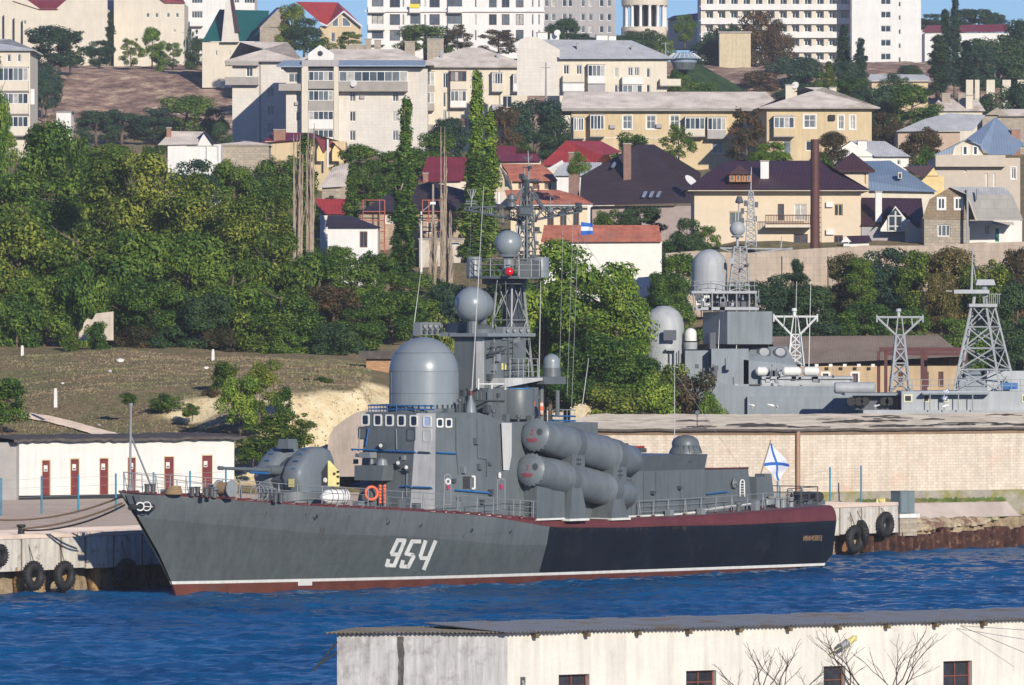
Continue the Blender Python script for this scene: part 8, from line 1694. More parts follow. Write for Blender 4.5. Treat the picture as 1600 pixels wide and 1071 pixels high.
b=MB(); b.add([P_(1388,360,-1.55),P_(1388,337,-1.55),P_(1399,325,-1.55),P_(1410,339,-1.55),P_(1410,360,-1.55)],[(0,1,2,3,4)],M_GLASS); o=b.build('window',tc_.root,smooth=0,recalc=False); b=MB()
for x in(1388,1399,1410):b.tube(P_(x,360,-1.6),P_(x,330 if x==1399 else 338,-1.6),.08,M_WHITE,n=4)
b.tube(P_(1388,354,-1.6),P_(1410,354,-1.6),.06,M_WHITE,n=4); b.tube(P_(1388,338,-1.6),P_(1410,338,-1.6),.06,M_WHITE,n=4); b.build('frame',o)
b=MB(); b.add([P_(1414,380,-2.2),P_(1414,348,-2.2),P_(1424,348,-2.2),P_(1432,356,-2.2),P_(1442,358,-2.2),P_(1443,380,-2.2)],[(0,1,2,3,4,5)],mn.wall); b.lathe(P_(1420,346,-2.2),(0,0,1),[(-.2,.1),(0,.2),(.15,.05)],M_WPL,10); b.build('curved_gate_wall',tc_.root,smooth=0,recalc=False); chimney(tc_,1372.5,301,320,10,1,M_WPL,1)
# U stone gambrel house
st=Bd('stone_gambrel_house','stone house with a gambrel gable and two white upper windows at the right','house',1444,1515,384,342,615,0,10,M_STONE)
st.win(1465,351,1485,370,frame=M_WHITE,n=3).grid([1471,1498],[318.5],10.5,17,n=2,surround=.16)if False else st.win(1465,351,1485,370,frame=M_WHITE,n=3)
st.walls(); P_=st.pt; M_ST2=mat("brown_rubble_stone",(0.30,0.23,0.155),.95,.15,2,brick=(.5,.25,.03,.7,.8))
b=MB(); b.add([P_(1441,342,-.05),P_(1452,312,-.05),P_(1484,293,-.05),P_(1510,304,-.05),P_(1524,344,-.05)],[(0,1,2,3,4)],M_ST2); b.build('gable',st.root,smooth=0,recalc=False)
for x in(1471,1497.5):
 b=MB(); q0,q1=P_(x-7.5,329,-.05),P_(x+7.5,308,-.05); b.box(q0[0],q1[0],-.12,-.05,q0[2],q1[2],M_WHITE); o=b.build('window',st.root,smooth=0); b=MB(); b.box(q0[0]+.2,(q0[0]+q1[0])/2-.05,-.14,-.121,q0[2]+.2,q1[2]-.18,M_GLASS); b.box((q0[0]+q1[0])/2+.05,q1[0]-.2,-.14,-.121,q0[2]+.2,q1[2]-.18,M_GLASS); b.build('pane',o,smooth=0)
b=MB(); b.add([P_(1484,292,-.4),P_(1570,293,-.4),P_(1582,305,-1),P_(1512,304,-1)],[(0,1,2,3)],M_GREYTILE); b.add([P_(1512,304,-1),P_(1582,305,-1),P_(1599,344,-1.5),P_(1527,345,-1.5)],[(0,1,2,3)],mat("pale_grey_slates",(0.36,.34,.31),.8,.1,1,brick=(1.2,.8,.03,.8,.9))); b.add([P_(1484,292,-.4),P_(1452,311,-.4),P_(1440,343,-.4),P_(1440,343,8),P_(1452,311,8),P_(1484,292,8)],[(0,1,4,5),(1,2,3,4)],M_GREYTILE); b.add([P_(1484,292,8),P_(1570,293,8),P_(1570,293,-.4),P_(1484,292,-.4)],[(0,1,2,3)],M_GREYTILE); b.build('roof',st.root,smooth=0,recalc=False)
b=MB(); b.box(P_(1509,0)[0],P_(1512,0)[0],-1.2,-.9,-2,P_(1511,296)[2],M_GREYM); b.tube(P_(1527,312,-1.6),P_(1527,296,-1.6),.1,M_GREYM); b.build('flue',st.root,smooth=0)
sr=Bd('white_side_house','whitewashed right half of the stone house with a teal door and porch','house',1512,1597,380,345,618,0,8,M_WPL); sr.win(1538,352,1546,367,frame=M_WHITE,n=2).win(1555,357,1561,378,frame=mat("teal_door_paint",(.01,.22,.20),.5),glass=mat("teal_door_paint",(.01,.22,.20),.5),n=1,name='door'); sr.walls(); P_=sr.pt
b=MB(); b.add([P_(1552,351,-2),P_(1585,352,-2),P_(1583,347,-.2),P_(1550,346,-.2)],[(0,1,2,3)],M_SLATE); b.build('porch_roof',sr.root,smooth=0,recalc=False)
# V blue roofed villa
vl=Bd('villa','grey villa with a steep pyramidal blue roof at the right edge','house',1461,1594,300,247,690,0,12,M_GREYW if False else mat("greyish_cream_plaster",(.52,.45,.37),.9,.06)); vl.win(1506,262,1510,270,n=1).win(1580,262,1587,280,n=2,surround=.1).win(1540,271,1543,295,n=1).win(1552,271,1555,295,n=1); vl.walls(); P_=vl.pt
M_BLV=mat("sky_blue_slate_roof",(0.22,0.29,0.39),.4,.1,.5,corrug=(1.2,.02,'X')); b=MB()
b.add([P_(1458,243,-.8),P_(1487,230,-.6),P_(1510,217,1),P_(1556,183,6),P_(1585,242,-.8),P_(1545,242,-.8),P_(1532,226,-.8),P_(1510,217,-.8),P_(1492,226,-.8)],[(0,1,2,3,6,7,8),(3,4,5,6)],M_BLV); b.add([P_(1556,183,6),P_(1585,242,-.8),P_(1600,225,3),P_(1578,205,6)],[(0,1,2,3)],M_BLV); b.add([P_(1556,183,6),P_(1510,217,12),P_(1458,243,12),P_(1600,230,12)],[(0,1,2,3)],M_BLV)
b.build('roof',vl.root,smooth=0,recalc=False); b=MB(); b.add([P_(1487,246,-.1),P_(1492,229,-.1),P_(1511,219,-.1),P_(1531,228,-.1),P_(1540,246,-.1)],[(0,1,2,3,4)],M_CREAM); b.build('gable',vl.root,smooth=0,recalc=False)
for x in(1508,1524):b=MB(); q0,q1=P_(x-5,243,-.12),P_(x+5,228,-.12); b.box(q0[0],q1[0],-.2,-.12,q0[2],q1[2],M_WHITE); o=b.build('window',vl.root,smooth=0); b=MB(); b.box(q0[0]+.18,q1[0]-.18,-.22,-.201,q0[2]+.12,q1[2]-.12,M_GLASS); b.build('pane',o,smooth=0)
b=MB(); q=vl.rect(1461,243,1570,261); b.box(q[0],q[2],-.9,-.002,q[1],q[3],vl.wall); b.build('parapet',vl.root,smooth=0); chimney(vl,1587,203,212,14,4,M_BRICKR,1.0)
yh=roofhouse('yellow_cottage','cottage with a yellow gable and plum roof left of the villa',1440,1475,300,275,672,8,mat("bright_yellow_plaster",(0.72,0.55,0.26),.9),[[(1410,262,0),(1445,279,-.5),(1459,258,-.5),(1425,259,6)]],M_TILE_PL)
b=MB(); P_=yh.pt; b.add([P_(1447,276),P_(1459,262),P_(1466,276)],[(0,1,2)],yh.wall); b.build('gable',yh.root,smooth=0,recalc=False)
# W houses right, upper
w1=roofhouse('hip_roofed_house','pinkish house with a pale hipped slate roof above the villa',1403,1500,235,206,850,10,mat("pinkish_plaster",(.48,.36,.27),.9,.1),[[(1399,206,-.6),(1520,205,-.6),(1540,180,5),(1483,177,5),(1445,186,3)],[(1540,180,5),(1483,177,5),(1403,206,10),(1520,205,10)]],M_GREYTILE)
w2=roofhouse('stone_gabled_house','old stone house with a gable and slate roof at the right edge',1535,1660,200,180,900,10,M_STONE,[[(1560,182,-.5),(1660,182,-.5),(1660,170,4),(1560,171,4)]],M_SLATE); b=MB(); P_=w2.pt; b.add([P_(1537,182),P_(1558,168),P_(1578,182)],[(0,1,2)],M_STONE); b.build('gable',w2.root,smooth=0,recalc=False)
w3=roofhouse('slate_roofed_cottage','low cottage with three square chimneys under the dark trees at the right',1460,1535,185,172,950,8,M_CREAM,[[(1452,174,-.5),(1540,174,-.5),(1528,156,4),(1468,154,4)]],M_SLATE,ch=((1478,147,158,13,3,M_STONE,1),(1503,147,156,12,3,M_STONE,1),(1514,150,164,10,1,M_CREAM,1)))
w4=roofhouse('maroon_roofed_hall','long low hall with a maroon roof on the skyline at the upper right',1445,1590,75,51,1330,10,M_WPL,[[(1440,51,-.5),(1580,50,-.5),(1576,38,4),(1448,40,4)]],M_TILE_MAR)
w5=roofhouse('small_grey_roofs','low grey-roofed outbuilding at the foot of the hotel tower',1362,1450,140,126,1150,8,M_YEL,[[(1355,128,-.5),(1455,128,-.5),(1450,117,4),(1360,116,4)]],M_GREYTILE)
w6=roofhouse('maroon_roofed_hall','far maroon roof between the rotunda and the hotel',1045,1093,45,30,1400,8,M_CREAM,[[(1040,31,-.5),(1100,31,-.5),(1098,20,4),(1052,25,4)]],M_TILE_MAR)
cw=empty('colonnade_wall',(PX(1505,1080),1080,PZ(150,1080)),0,'row of square pale piers of a garden colonnade at the right','colonnade')
for px,w in((1515,11),(1527,7),(1548,13),(1573,13),(1596,12)):b=MB(); x=PX(px,1080)-cw.location.x; hw_=w/F*1080/2; b.box(x-hw_,x+hw_,0,1,-2,PZ(125,1080)-cw.location.z,M_CREAM); b.build('pier',cw,smooth=0)
gp=empty('glass_pavilion',(PX(1070,1000),1006,PZ(96,1000)),0,'round glass-roofed pavilion on a green mound','pavilion'); rad=27/F*1000; b=MB(); b.lathe((0,0,0),(0,0,1),[(0,rad*.75),(.5,rad*.8),(.55,rad),(1.3,rad*.6),(1.5,.1)],M_BLUEROOF,20); b.build('roof',gp,smooth=20); b=MB(); b.lathe((0,0,-1),(0,0,1),[(0,rad*.6),(1,rad*.7)],M_GLASS2,20)
for k in range(20):a=2*math.pi*k/20; b.tube((rad*math.cos(a),rad*math.sin(a),.6),(rad*.6*math.cos(a),rad*.6*math.sin(a),1.35),.06,M_WHITE,n=4)
b.build('glazing',gp)
mg=Bd('plaster_slab_building','narrow yellowish windowless slab among the trees left of the hotel','building',1124,1173,115,52,1240,0,6,mat("pale_ochre_plaster",(.60,.50,.33),.9,.1,streak=.2)); mg.walls(); b=MB(); b.box(-.2,mg.W+.2,-.2,6.2,mg.H,mg.H+.3,M_SLAB); b.build('roof',mg.root,smooth=0)
b=MB(); D=1010; n=40; vs=[]
prof_=[(1040,150),(1050,110),(1060,98),(1085,96),(1105,105),(1140,125),(1175,146),(1195,160)]
for i,(px,py)in enumerate(prof_):
 for j in range(6):f=j/5; vs.append((PX(px,D),D+12*f-6,PZ(175,D)+(PZ(py,D)-PZ(175,D))*min(1,f*1.6)**.6))
b.add(vs,[(i*6+j,(i+1)*6+j,(i+1)*6+j+1,i*6+j+1)for i in range(len(prof_)-1)for j in range(5)],mat("mound_grass",(0.04,0.09,0.025),.95,.5,.5,.5,2,col2=(0.02,0.05,0.02),c2pos=(.45,.6),c2scale=.4)); struct(b.build('mound',smooth=40))
bk=Bd('brick_hut','low brick hut with a dark roof above the pale cliff, half hidden by the radome','hut',572,640,580,561,500,0,4,M_BRICKR if False else mat("orange_brick",(.48,.28,.15),.95,.15,2,brick=(.4,.15,.02,.7,.8))); bk.walls(); b=MB(); b.box(-.5,bk.W,-.4,4.2,bk.H,bk.H+.55,M_RUBER); b.build('roof',bk.root,smooth=0)
b=MB(); D=522; rw=[(122,532),(124,520),(129,514),(131,505),(136,498),(144,500),(150,490),(177,487),(177,532)]; v=[(PX(x,D),D,PZ(y,D))for x,y in rw]; b.add(v+[(x,y+.6,z)for x,y,z in v],[tuple(range(9)),tuple(range(17,8,-1))]+[(i,(i+1)%9,(i+1)%9+9,i+9)for i in range(9)],mat("ruin_plaster",(.58,.50,.40),.95,.15,1,streak=.2)); tag(b.build('ruined_wall',smooth=0),'crumbling cream wall fragment among the trees on the left slope','ruin')
for px,y0,y1,D,lab in((87,607,625,459,'white stone marker post low on the left grass slope'),(333,546,566,505,'white stone marker post high on the slope above the low cliff'),(35,540,555,514,'short weathered post near the upper left of the grass slope')):
 zz=PZ(y1,D); b=MB(); h=PZ(y0,D)-zz; b.box(-.11,.11,-.1,.1,-.5,h*.8,M_WPL,.01); b.box(-.09,.09,-.09,.09,h*.8,h,M_WPL,.03); o=b.build('marker_post',smooth=0); o.location=(PX(px,D),D,zz); tag(o,lab,'marker post')
rgk=random.Random(6)
for px,py,r_,lab in((188,566,.32,'largest pale rock in the middle of the grass slope'),(104,547,.34,'pale flat rock near the top of the grass slope at the left'),(98,602,.14,'small pale stone beside the low marker post'),(322,577,.22,'pale rock under the high marker post'),(155,667,.12,'small stone near the foot of the slope beside the path'),(172,582,.2,'pale stone below the largest rock'),(84,541,.2,'small rock left at the top of the grass slope')):
 D=hill_hit(px,py); b=MB(); rock(b,(0,0,.05),r_,M_WPL,rgk); o=b.build('rock',smooth=0,recalc=False); o.location=(PX(px,D),D,gtop(PX(px,D),D)+.02); tag(o,lab,'rock')
for px,y0,y1,D,lab in((853,98,150,930,'thin pole with wires before the white gable wall'),(1040,66,84,990,'short pole beside the glass pavilion'),(290,42,103,1225,'left of two grey lamp posts by the cream block'),(299,50,103,1225,'right of two grey lamp posts by the cream block')):
 r0=empty('utility_pole',(PX(px,D),D,PZ(y1,D)),0,lab,'pole'); b=MB(); h=PZ(y0,D)-PZ(y1,D); b.tube((0,0,-1),(0,0,h),.14,M_GREYM,.08); b.build('shaft',r0); b=MB(); b.tube((-.6,0,h*.85),(.6,0,h*.85),.05,M_GREYM); b.build('crossarm',r0)
# ships moored behind the store
FG=mat("far_ship_grey",(0.24,0.275,0.30),.55,.1,.5,streak=.22); FG2=mat("far_ship_pale",(0.40,0.42,0.43),.55,.1,.5,streak=.2); FGD=mat("far_ship_dark",(.09,.10,.12),.6,.1)
DS=500.0
fs=empty('far_warship',(PX(1160,DS),DS,0),0,'grey warship with a large white radome and lattice mast behind the store on the right','warship')
def Q(px,py,off=0.0):return(PX(px,DS)-fs.location.x,off,PZ(py,DS))
def qbox(b,x0,y0,x1,y1,m,d0=-2,d1=2,taper=0):a,c=Q(x0,y1),Q(x1,y0); b.box(a[0],c[0],d0,d1,a[2],c[2],m,ty=taper,tx=0)
b=MB(); pts=[(1005,600),(1060,577),(1110,596),(1155,603),(1330,603),(1330,720),(1040,720)]; v=[Q(x,y,-3.4)for x,y in pts]; v2=[(x,4.5,z)for x,y,z in v]; n=len(v); b.add(v+v2,[tuple(range(n)),tuple(range(2*n-1,n-1,-1))]+[(i,(i+1)%n,(i+1)%n+n,i+n)for i in range(n)],FG); b.build('hull',fs,smooth=0)
b=MB(); b.add([Q(1100,600,-3.0),Q(1168,600,-3.0),Q(1168,640,-3.2),Q(1110,640,-3.2),Q(1100,600,2),Q(1168,600,2),Q(1168,640,2),Q(1110,640,2)],[(0,1,2,3),(0,4,5,1),(1,5,6,2),(0,3,7,4)],FG); qbox(b,1110,545,1168,600,FG,-2.5,2); qbox(b,1108,520,1200,562,FGD,-.5,1.5); qbox(b,1070,548,1108,585,FG,-1,3); b.build('deckhouse',fs,smooth=0)
b=MB(); qbox(b,1135,487,1205,538,mat("bridge_block_grey",(.21,.245,.26),.55,.1,.6,streak=.3),-2.2,2.5); a,c,e=Q(1099,487,1.2),Q(1135,487,-2.2),Q(1135,538,-2.2); b.add([Q(1099,488,1.4),Q(1135,487,-2.2),Q(1135,538,-2.2),Q(1099,537,1.4)],[(0,1,2,3)],FG2); b.build('bridge_block',fs,smooth=0)
b=MB(); b.add([Q(1160,562,-2.5),Q(1175,542,-.8),Q(1228,542,-.8),Q(1243,571,-2.5),Q(1160,571,-2.5),Q(1160,600,-2.5),Q(1245,600,-2.5),Q(1243,571,2),Q(1228,542,2),Q(1175,542,2),Q(1245,600,2)],[(0,1,2,3),(0,3,6,5),(1,9,8,2),(2,8,7,3),(3,7,10,6)],FG); ch_=b.build('console_house',fs,smooth=0,recalc=True)
for x in(1193,1218):b=MB(); q=Vector(Q(x,552,-1.6)); b.lathe(q,(0,-1,.75),[(0,.47),(.12,.47),(.13,.36)],FGD,22); b.lathe(q,(0,-1,.75),[(.1,.34),(.16,.34)],FG2,22); b.build('scuttle',ch_)
b=MB(); r=27/F*DS; q=Q(1109,417,.5); b.dome(q,r*1.02,FG2,36,cyl=PZ(417,DS)-PZ(455,DS)); b.build('radome',fs,smooth=50)
b=MB(); q=Q(1109,455,.5); b.lathe((q[0],q[1],q[2]-.25),(0,0,1),[(0,1.4),(.25,1.5)],FG2,30); qbox(b,1080,455,1182,459,FG2,-1.2,2); qbox(b,1087,462,1108,477,RAFT,-1,.5); qbox(b,1086,480,1185,485,FG2,-1.2,2); qbox(b,1095,460,1170,487,FGD,.3,1.5)
for x in(1083,1096,1112,1130,1150,1170,1180):b.tube(Q(x,459,-1.1),Q(x,487,-1.1),.05,FG2,n=4)
b.build('mast_base',fs,smooth=0)
b=MB()
for x in(1085,1097,1110,1123,1136,1150,1164,1178):b.tube(Q(x,455,-1.2),Q(x,440,-1.2),.02,FG2,n=4)
for y in(440,447):b.tube(Q(1082,y,-1.2),Q(1182,y,-1.2),.02,FG2,n=4)
b.build('platform_rail',fs)
b=MB(); r=31/F*DS; q=Q(1038,510,.5); b.lathe((q[0],q[1],PZ(585,DS)),(0,0,1),[(0,r),(PZ(508,DS)-PZ(585,DS),r*1.0),(PZ(497,DS)-PZ(585,DS),r*.93),(PZ(487,DS)-PZ(585,DS),r*.74),(PZ(479,DS)-PZ(585,DS),r*.34),(PZ(478,DS)-PZ(585,DS),.02)],FG2,30); b.build('radome',fs,smooth=30,label='white conical-topped radome at the left of the far warship')
b=MB(); q=Q(1079,522,-.5); b.dome(q,.42,RAFT,20,cyl=.5); q2=Q(1079,535,-.5); b.lathe((q2[0],q2[1],q2[2]-.5),(0,0,1),[(0,.45),(.5,.48)],FG2,20); b.tube((q2[0],q2[1],q2[2]-.5),Q(1079,575,-.5),.1,FG2); b.build('satcom_dome',fs)
b=MB()
for px in(1045,1052,1060):b.tube(Q(px,570,-1),Q(px,548,-1),.05,FGD,n=4)
b.build('mast_fittings',fs); b=MB(); qbox(b,1036,516,1056,532,FGD,-1.6,-1.3); b.build('array_panel',fs); b=MB(); qbox(b,1040,545,1056,548,FG2,-1.5,-1); b.build('shelf',fs)
b=MB(); R0=[Q(1139,455,-.9),Q(1170,455,-.9),Q(1170,455,.6),Q(1139,455,.6)]; R1=[Q(1147,386,-.6),Q(1166,386,-.6),Q(1166,386,.3),Q(1147,386,.3)]; b.truss(R0,R1,7,.05,FG2,.035); b.truss([Q(1155,455,-.9),Q(1155,455,.6)],[Q(1156,386,-.6),Q(1156,386,.3)],7,.05,FG2,.03)
R2=[Q(1165,386,-.3),Q(1182,386,-.3),Q(1182,386,.3),Q(1165,386,.3)]; R3=[Q(1170,300,-.15),Q(1177,300,-.15),Q(1177,300,.15),Q(1170,300,.15)]; b.truss(R2,R3,10,.04,FG2,.028); b.tube(Q(1173,310,0),Q(1174,262,0),.06,FG2,.03); b.build('lattice_mast',fs)
b=MB(); b.tube(Q(1125,388,-.3),Q(1238,390,-.3),.06,FG2); b.tube(Q(1125,388,-.3),Q(1148,396,-.3),.04,FG2); b.tube(Q(1238,388,-.3),Q(1175,396,-.3),.05,FG2); b.tube(Q(1220,388,-.3),Q(1221,370,-.3),.05,FG2)
for x,y in((1160,345),(1160,330),(1180,342),(1165,318),(1182,320)):b.tube(Q(x,y,0),Q(1173,y+2,0),.035,FG2,n=4); q=Q(x,y,0); b.box(q[0]-.12,q[0]+.12,-.1,.1,q[2]-.2,q[2]+.2,FGD)
b.build('yard_arm',fs)
b=MB(); q=Q(1152,358,-.3); b.dome(q,.55,FG2,24,bottom=60); b.lathe((q[0],q[1],q[2]-.62),(0,0,1),[(0,.4),(.12,.45)],FG,20); b.tube((q[0],q[1],q[2]-1.2),(q[0],q[1],q[2]-.6),.1,FG2); b.build('mast_radome',fs)
b=MB(); b.tube(Q(1153,345,-.3),Q(1155,308,-.3),.06,FG2); b.lathe(Q(1155,318,-.3),(0,0,1),[(0,.25),(.1,.3),(.5,.15)],FGD,10); b.build('pole_antenna',fs)
for i,(x0,x1)in enumerate(((1177,1198),(1218,1250),(1250,1278))):b=MB(); a,c=Vector(Q(x0+5,580,-3.1)),Vector(Q(x1-5,580,-3.1)); b.lathe(a,(1,0,0),[(-.22,.03),(-.15,.22),(0,.33),((c-a).length,.33),((c-a).length+.15,.22),((c-a).length+.22,.03)],RAFT,18); b.build('raft_canister',fs)
b=MB(); b.lathe(Q(1188,600,-2.6),(1,0,0),[(-.1,.3),(0,.52),(6.2,.52),(6.3,.3)],FG2,24); qbox(b,1188,585,1210,590,FG2,-2,1); b.build('launch_tube',fs,smooth=40); b=MB(); qbox(b,1188,588,1330,592,FG2,-3.2,2); qbox(b,1195,592,1330,612,FG,-2.8,2)
for x in range(1200,1330,9):b.tube(Q(x,592,-2.9),Q(x,618,-2.9),.04,FG2,n=4)
b.build('side_gallery',fs,smooth=0)
rq_=random.Random(9)
for k in range(60):
 x=rq_.uniform(1085,1300); y=rq_.choice([rq_.uniform(462,486),rq_.uniform(572,612),rq_.uniform(400,450)if x>1138 else 470])if x<1185 else rq_.uniform(583,612); w_=rq_.uniform(.05,.2); q=Q(x,y,-3.0 if y>500 else-1.0); b=MB(); b.box(q[0]-w_,q[0]+w_,q[1]-.2,q[1]+.2,q[2]-w_,q[2]+w_*1.4,rq_.choice([FG,FG2,FGD,FGD])); b.tube(q,(q[0],q[1],q[2]+rq_.uniform(.2,.9)),.03,FG2,n=4); b.build('deck_fitting',fs,smooth=0)
for x in(1120,1148,1240,1262):b=MB(); b.tube(Q(x,575,-2),Q(x+3,440 if x>1200 else 500,-2),.035,RAFT,.015,n=5); b.build('whip_antenna',fs)
b=MB(); qbox(b,1165,619,1345,680,FG,-3.9,-3.3); b.build('hull_plating',fs,smooth=0)
def gantry(px,yt,yb,wt,wb,wing,par,bays,m,D,name='lattice_mast'):
 b=MB(); QQ=lambda x,y,off:(PX(x,D)-par.location.x,off,PZ(y,D)-par.location.z); t0=yt+28
 R0=[QQ(px-wb/2,yb,-1.0),QQ(px+wb/2,yb,-1.0),QQ(px+wb/2,yb,1.0),QQ(px-wb/2,yb,1.0)]; R1=[QQ(px-wt/2,t0,-.4),QQ(px+wt/2,t0,-.4),QQ(px+wt/2,t0,.4),QQ(px-wt/2,t0,.4)]
 b.truss(R0,R1,bays,.08,m,.05); b.tube(QQ(px-wing,yt,0),QQ(px+wing,yt,0),.08,m)
 for s in(-1,1):b.tube(QQ(px+s*wing,yt,0),QQ(px+s*wt/2,t0,0),.08,m); b.tube(QQ(px+s*wing*.5,yt,0),QQ(px+s*wing*.55,yt+14,0),.05,m); b.tube(QQ(px+s*wing,yt-4,0),QQ(px+s*wing,yt+8,0),.06,m)
 b.tube(QQ(px-wt/2,t0,0),QQ(px-3,yt,0),.05,m); b.tube(QQ(px+wt/2,t0,0),QQ(px+3,yt,0),.05,m); b.lathe(QQ(px-2,yt,0),(0,0,1),[(0,.12),(.35,.1),(.4,.2),(.6,.18)],m,10); return b.build(name,par)
MWL=mat("white_mast_paint",(.62,.64,.62),.5,.08)
gantry(1243,495,572,14,24,34,fs,3,MWL,DS)
ps=empty('patrol_vessel',(PX(1450,492),492,0),0,'pale grey patrol vessel with square windows and lattice masts behind the store','patrol vessel')
Q2=lambda x,y,off=0.0:(PX(x,492)-ps.location.x,off,PZ(y,492))
b=MB(); a,c=Q2(1345,720),Q2(1680,640); b.box(a[0],c[0],-3.5,4,a[2],c[2],FG2); b.build('hull',ps,smooth=0)
b=MB(); a,c=Q2(1405,642),Q2(1680,611); b.box(a[0],c[0],-3,3.5,a[2],c[2],FG2); a,c=Q2(1436,616),Q2(1540,613); b.box(a[0],c[0],-3.9,-3.0,a[2],c[2],FG); b.build('cabin',ps,smooth=0)
M_YF=mat("cream_window_surround",(.62,.6,.42),.6)
for x,w in((1415,9),(1443.5,6),(1473,6),(1597,6)):b=MB(); q=Q2(x,622,-3.0); ww=w/F*492/2; b.box(q[0]-ww-.1,q[0]+ww+.1,-3.05,-3.001,q[2]-.28,q[2]+.28,M_YF); o=b.build('window',ps,smooth=0); b=MB(); b.box(q[0]-ww,q[0]+ww,-3.07,-3.051,q[2]-.17,q[2]+.17,M_DARK); b.build('pane',o,smooth=0)
b=MB()
for x in list(range(1408,1600,14)):b.tube(Q2(x,611,-2.8),Q2(x,593,-2.8),.025,FG2,n=4)
for y in(593,602):b.tube(Q2(1395,y,-2.8),Q2(1600,y,-2.8),.02,FG2,n=4)
for x in range(1448,1535,22):b.tube(Q2(x,616,-3.85),Q2(x,640,-3.85),.04,FG2,n=4)
b.build('deck_rail',ps)
b=MB(); a,c=Q2(1495,611),Q2(1540,595); b.box(a[0],c[0],-1.5,1.5,a[2],c[2],FG,.1); b.lathe(Q2(1520,590,0),(1,0,.2),[(-.6,.2),(-.5,.45),(.5,.5),(.6,.3)],FG,14); b.lathe(Q2(1505,597,-.5),(0,0,1),[(-.3,.5),(.2,.45),(.3,.2)],FG2,14); b.build('deck_gear',ps,smooth=30)
b=MB(); a,c=Q2(1543,611),Q2(1680,580); b.box(a[0],c[0],.5,3,a[2],c[2],FG2); q=Q2(1575,604,-1); b.box(q[0]-.6,q[0]+.6,-1.2,-.6,q[2]-.2,q[2]+.25,SBLUE); b.build('after_house',ps,smooth=0)
b=MB(); a,c=Q2(1335,640),Q2(1400,617); b.box(a[0],c[0],-1,3,a[2],c[2],FGD); a,c=Q2(1318,618),Q2(1404,614); b.box(a[0],c[0],-2,3,a[2],c[2],FG)
for x in(1328,1340,1350,1380,1388):b.lathe(Q2(x,627,-1.5),(0,-1,0),[(0,.3),(.2,.3)],M_TYRE,14)
b.build('bow_clutter',ps,smooth=0); b=MB(); a,c=Q2(1300,614),Q2(1365,598); b.lathe(Q2(1302,606,-1.2),(1,0,0),[(0,.3),(.1,.4),(2.8,.4),(2.9,.2)],FG2,16); b.build('tank',ps)
gantry(1406,496,612,12,30,36,ps,4,FG2,492)
b=MB(); R0=[Q2(1487,611,-1.8),Q2(1560,611,-1.8),Q2(1590,611,1.8),Q2(1500,611,1.8)]; R1=[Q2(1517,478,-.6),Q2(1540,478,-.6),Q2(1555,478,.6),Q2(1523,478,.6)]; b.truss(R0,R1,4,.085,FG2,.05)
a,c=Q2(1513,480),Q2(1557,475); b.box(a[0],c[0],-.9,.9,a[2],c[2],FG2); a,c=Q2(1490,459),Q2(1545,453); b.box(a[0],c[0],-.7,.7,a[2],c[2],FG2,ty=.1)
b.tube(Q2(1521,475,0),Q2(1523,458,0),.12,FG2); b.tube(Q2(1540,475,0),Q2(1538,450,0),.2,FG2)
for x in range(1545,1563,3):b.tube(Q2(x,475,-.8),Q2(x,460,-.8),.025,FG2,n=4)
b.tube(Q2(1545,460,-.8),Q2(1563,460,-.8),.03,FG2,n=4); b.build('tall_lattice_mast',ps)
b=MB(); a,c=Q2(1524,446),Q2(1555,437); b.box(a[0],c[0],-.5,.5,a[2],c[2],FG2,.12); b.lathe(Q2(1538,452,0),(0,0,1),[(0,.25),(.4,.2)],FG,12); b.build('radar_aerial',ps,smooth=0)
b=MB(); b.tube(Q2(1518,453,0),Q2(1520,386,0),.09,FG2,.04); b.tube(Q2(1521,415,0),Q2(1527,450,0),.03,FG2); b.tube(Q2(1478,455,0),Q2(1500,456,0),.05,FG2); b.build('topmast',ps)
b=flagmesh('patrol_ensign',[Q2(1468,610,-3.5),Q2(1478,608,-3.6),Q2(1474,625,-3.6),Q2(1465,623,-3.5)],ps,saltire,8,.08)
wr=Bd('warehouse','long ochre warehouse with a brown slate roof behind the patrol vessels','warehouse',1225,1500,650,572,552,0,14,mat("warehouse_ochre",(.52,.38,.23),.9,.12,.6,streak=.2))
wr.grid([1290,1336],[594],9,20,n=2,frame=M_BROWNF,surround=.15).grid([1407,1447,1470],[593],8,24,n=2,frame=M_BROWNF); wr.walls(); P_=wr.pt
M_WROOF=mat("brown_slate_roof",(.15,.118,.095),.85,.18,.5,corrug=(1.4,.02,'X'),dr=1.0); b=MB(); b.add([P_(1215,571,-.7),P_(1508,557,-.7),P_(1468,524,7),P_(1205,526,7)],[(0,1,2,3)],M_WROOF); b.add([P_(1468,524,7),P_(1205,526,7),(-1,15,wr.H),(wr.W+1,15,wr.H)],[(0,1,2,3)],M_WROOF); b.add([P_(1508,557,-.7),(wr.W+1,15,wr.H),P_(1468,524,7)],[(0,1,2)],M_WROOF); b.build('roof',wr.root,smooth=0,recalc=False)
for x in range(1232,1375,22):b=MB(); q=P_(x,571,-.75); b.box(q[0]-.14,q[0]+.14,-.8,-.7,q[2]-.12,q[2]+.1,M_WPL); b.build('rafter_end',wr.root,smooth=0)
sf=empty('steel_portal',(PX(1375,540),540,PZ(640,540)),0,'maroon steel portal frame standing before the warehouse','steel frame'); QF=lambda x,y,off=0:(PX(x,540)-sf.location.x,off,PZ(y,540)-sf.location.z); M_MST=mat("maroon_steel",(.09,.022,.022),.6,.2,2)
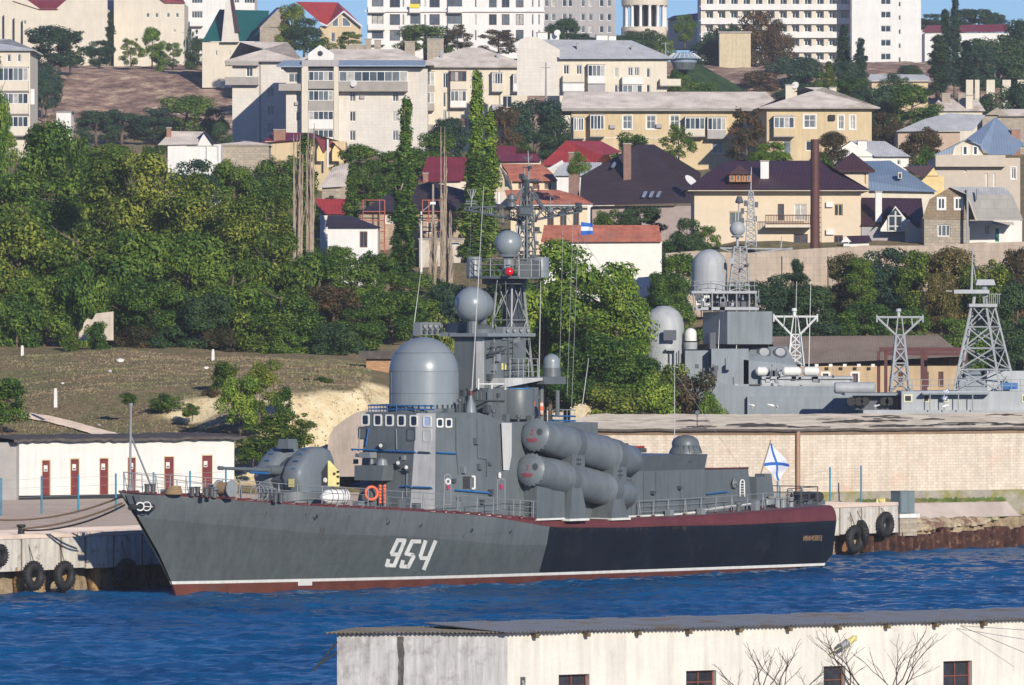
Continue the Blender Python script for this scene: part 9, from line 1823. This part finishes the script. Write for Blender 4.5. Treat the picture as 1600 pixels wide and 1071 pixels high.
b=MB(); a,c=QF(1374,550),QF(1515,543); b.box(a[0],c[0],-.2,.2,a[2],c[2],M_MST); a,c=QF(1385,556),QF(1505,551); b.box(a[0],c[0],3,3.3,a[2],c[2],M_MST); b.build('beam',sf,smooth=0)
for x,off in((1384,0),(1376,3),(1441,0),(1450,3),(1509,0)):b=MB(); a,c=QF(x-2.5,640),QF(x+2.5,549); b.box(a[0],c[0],off-.12,off+.12,a[2],c[2]-.02,M_MST); b.build('column',sf,smooth=0)
for i,(px,py,lab)in enumerate(((1176,636,'gull on the store roof below the far warship, leftmost'),(1206,636,'left gull of a close pair on the store roof'),(1214,638,'right gull of a close pair on the store roof'),(1368,637,'gull on the store roof before the patrol vessel bow'),(1476,637,'gull on the store roof under the patrol vessel windows'))):
 Dg=447; b=MB(); b.lathe((-.2,0,.16),(1,0,.25),[(0,.02),(.08,.07),(.2,.095),(.34,.06),(.40,.045),(.45,.055),(.5,.045),(.54,.01)],mat("gull_white",(.78,.77,.74),.8),10); b.lathe((-.26,0,.18),(1,0,.1),[(0,.02),(.12,.05),(.3,.05),(.34,.02)],FG2,8)
 b.tube((.34,0,.29),(.40,0,.28),.012,YEL,.004,5)
 for s in(-.03,.03):b.tube((0,s,0),(0,s,.14),.008,YEL,n=4)
 o=b.build('gull'); o.location=(PX(px,Dg),Dg,PZ(py+3,Dg)); o.rotation_euler=(0,0,2.6+i); tag(o,lab,'gull')
# air: thin even haze round the whole place
hm=bpy.data.materials.new("thin_haze"); hm.use_nodes=True; hn=hm.node_tree.nodes; hn.clear()
pv=hn.new("ShaderNodeVolumePrincipled"); pv.inputs['Color'].default_value=(0.86,0.92,1.0,1); pv.inputs['Density'].default_value=0.0001; pv.inputs['Anisotropy'].default_value=0.0
ho=hn.new("ShaderNodeOutputMaterial"); hm.node_tree.links.new(pv.outputs[0],ho.inputs['Volume'])
b=MB(); b.box(-9600,9600,-3200,9700,-6,98,hm); h_=b.build('haze',smooth=0); tag(h_,'thin pale haze over the harbour and the town','haze',kind='stuff')
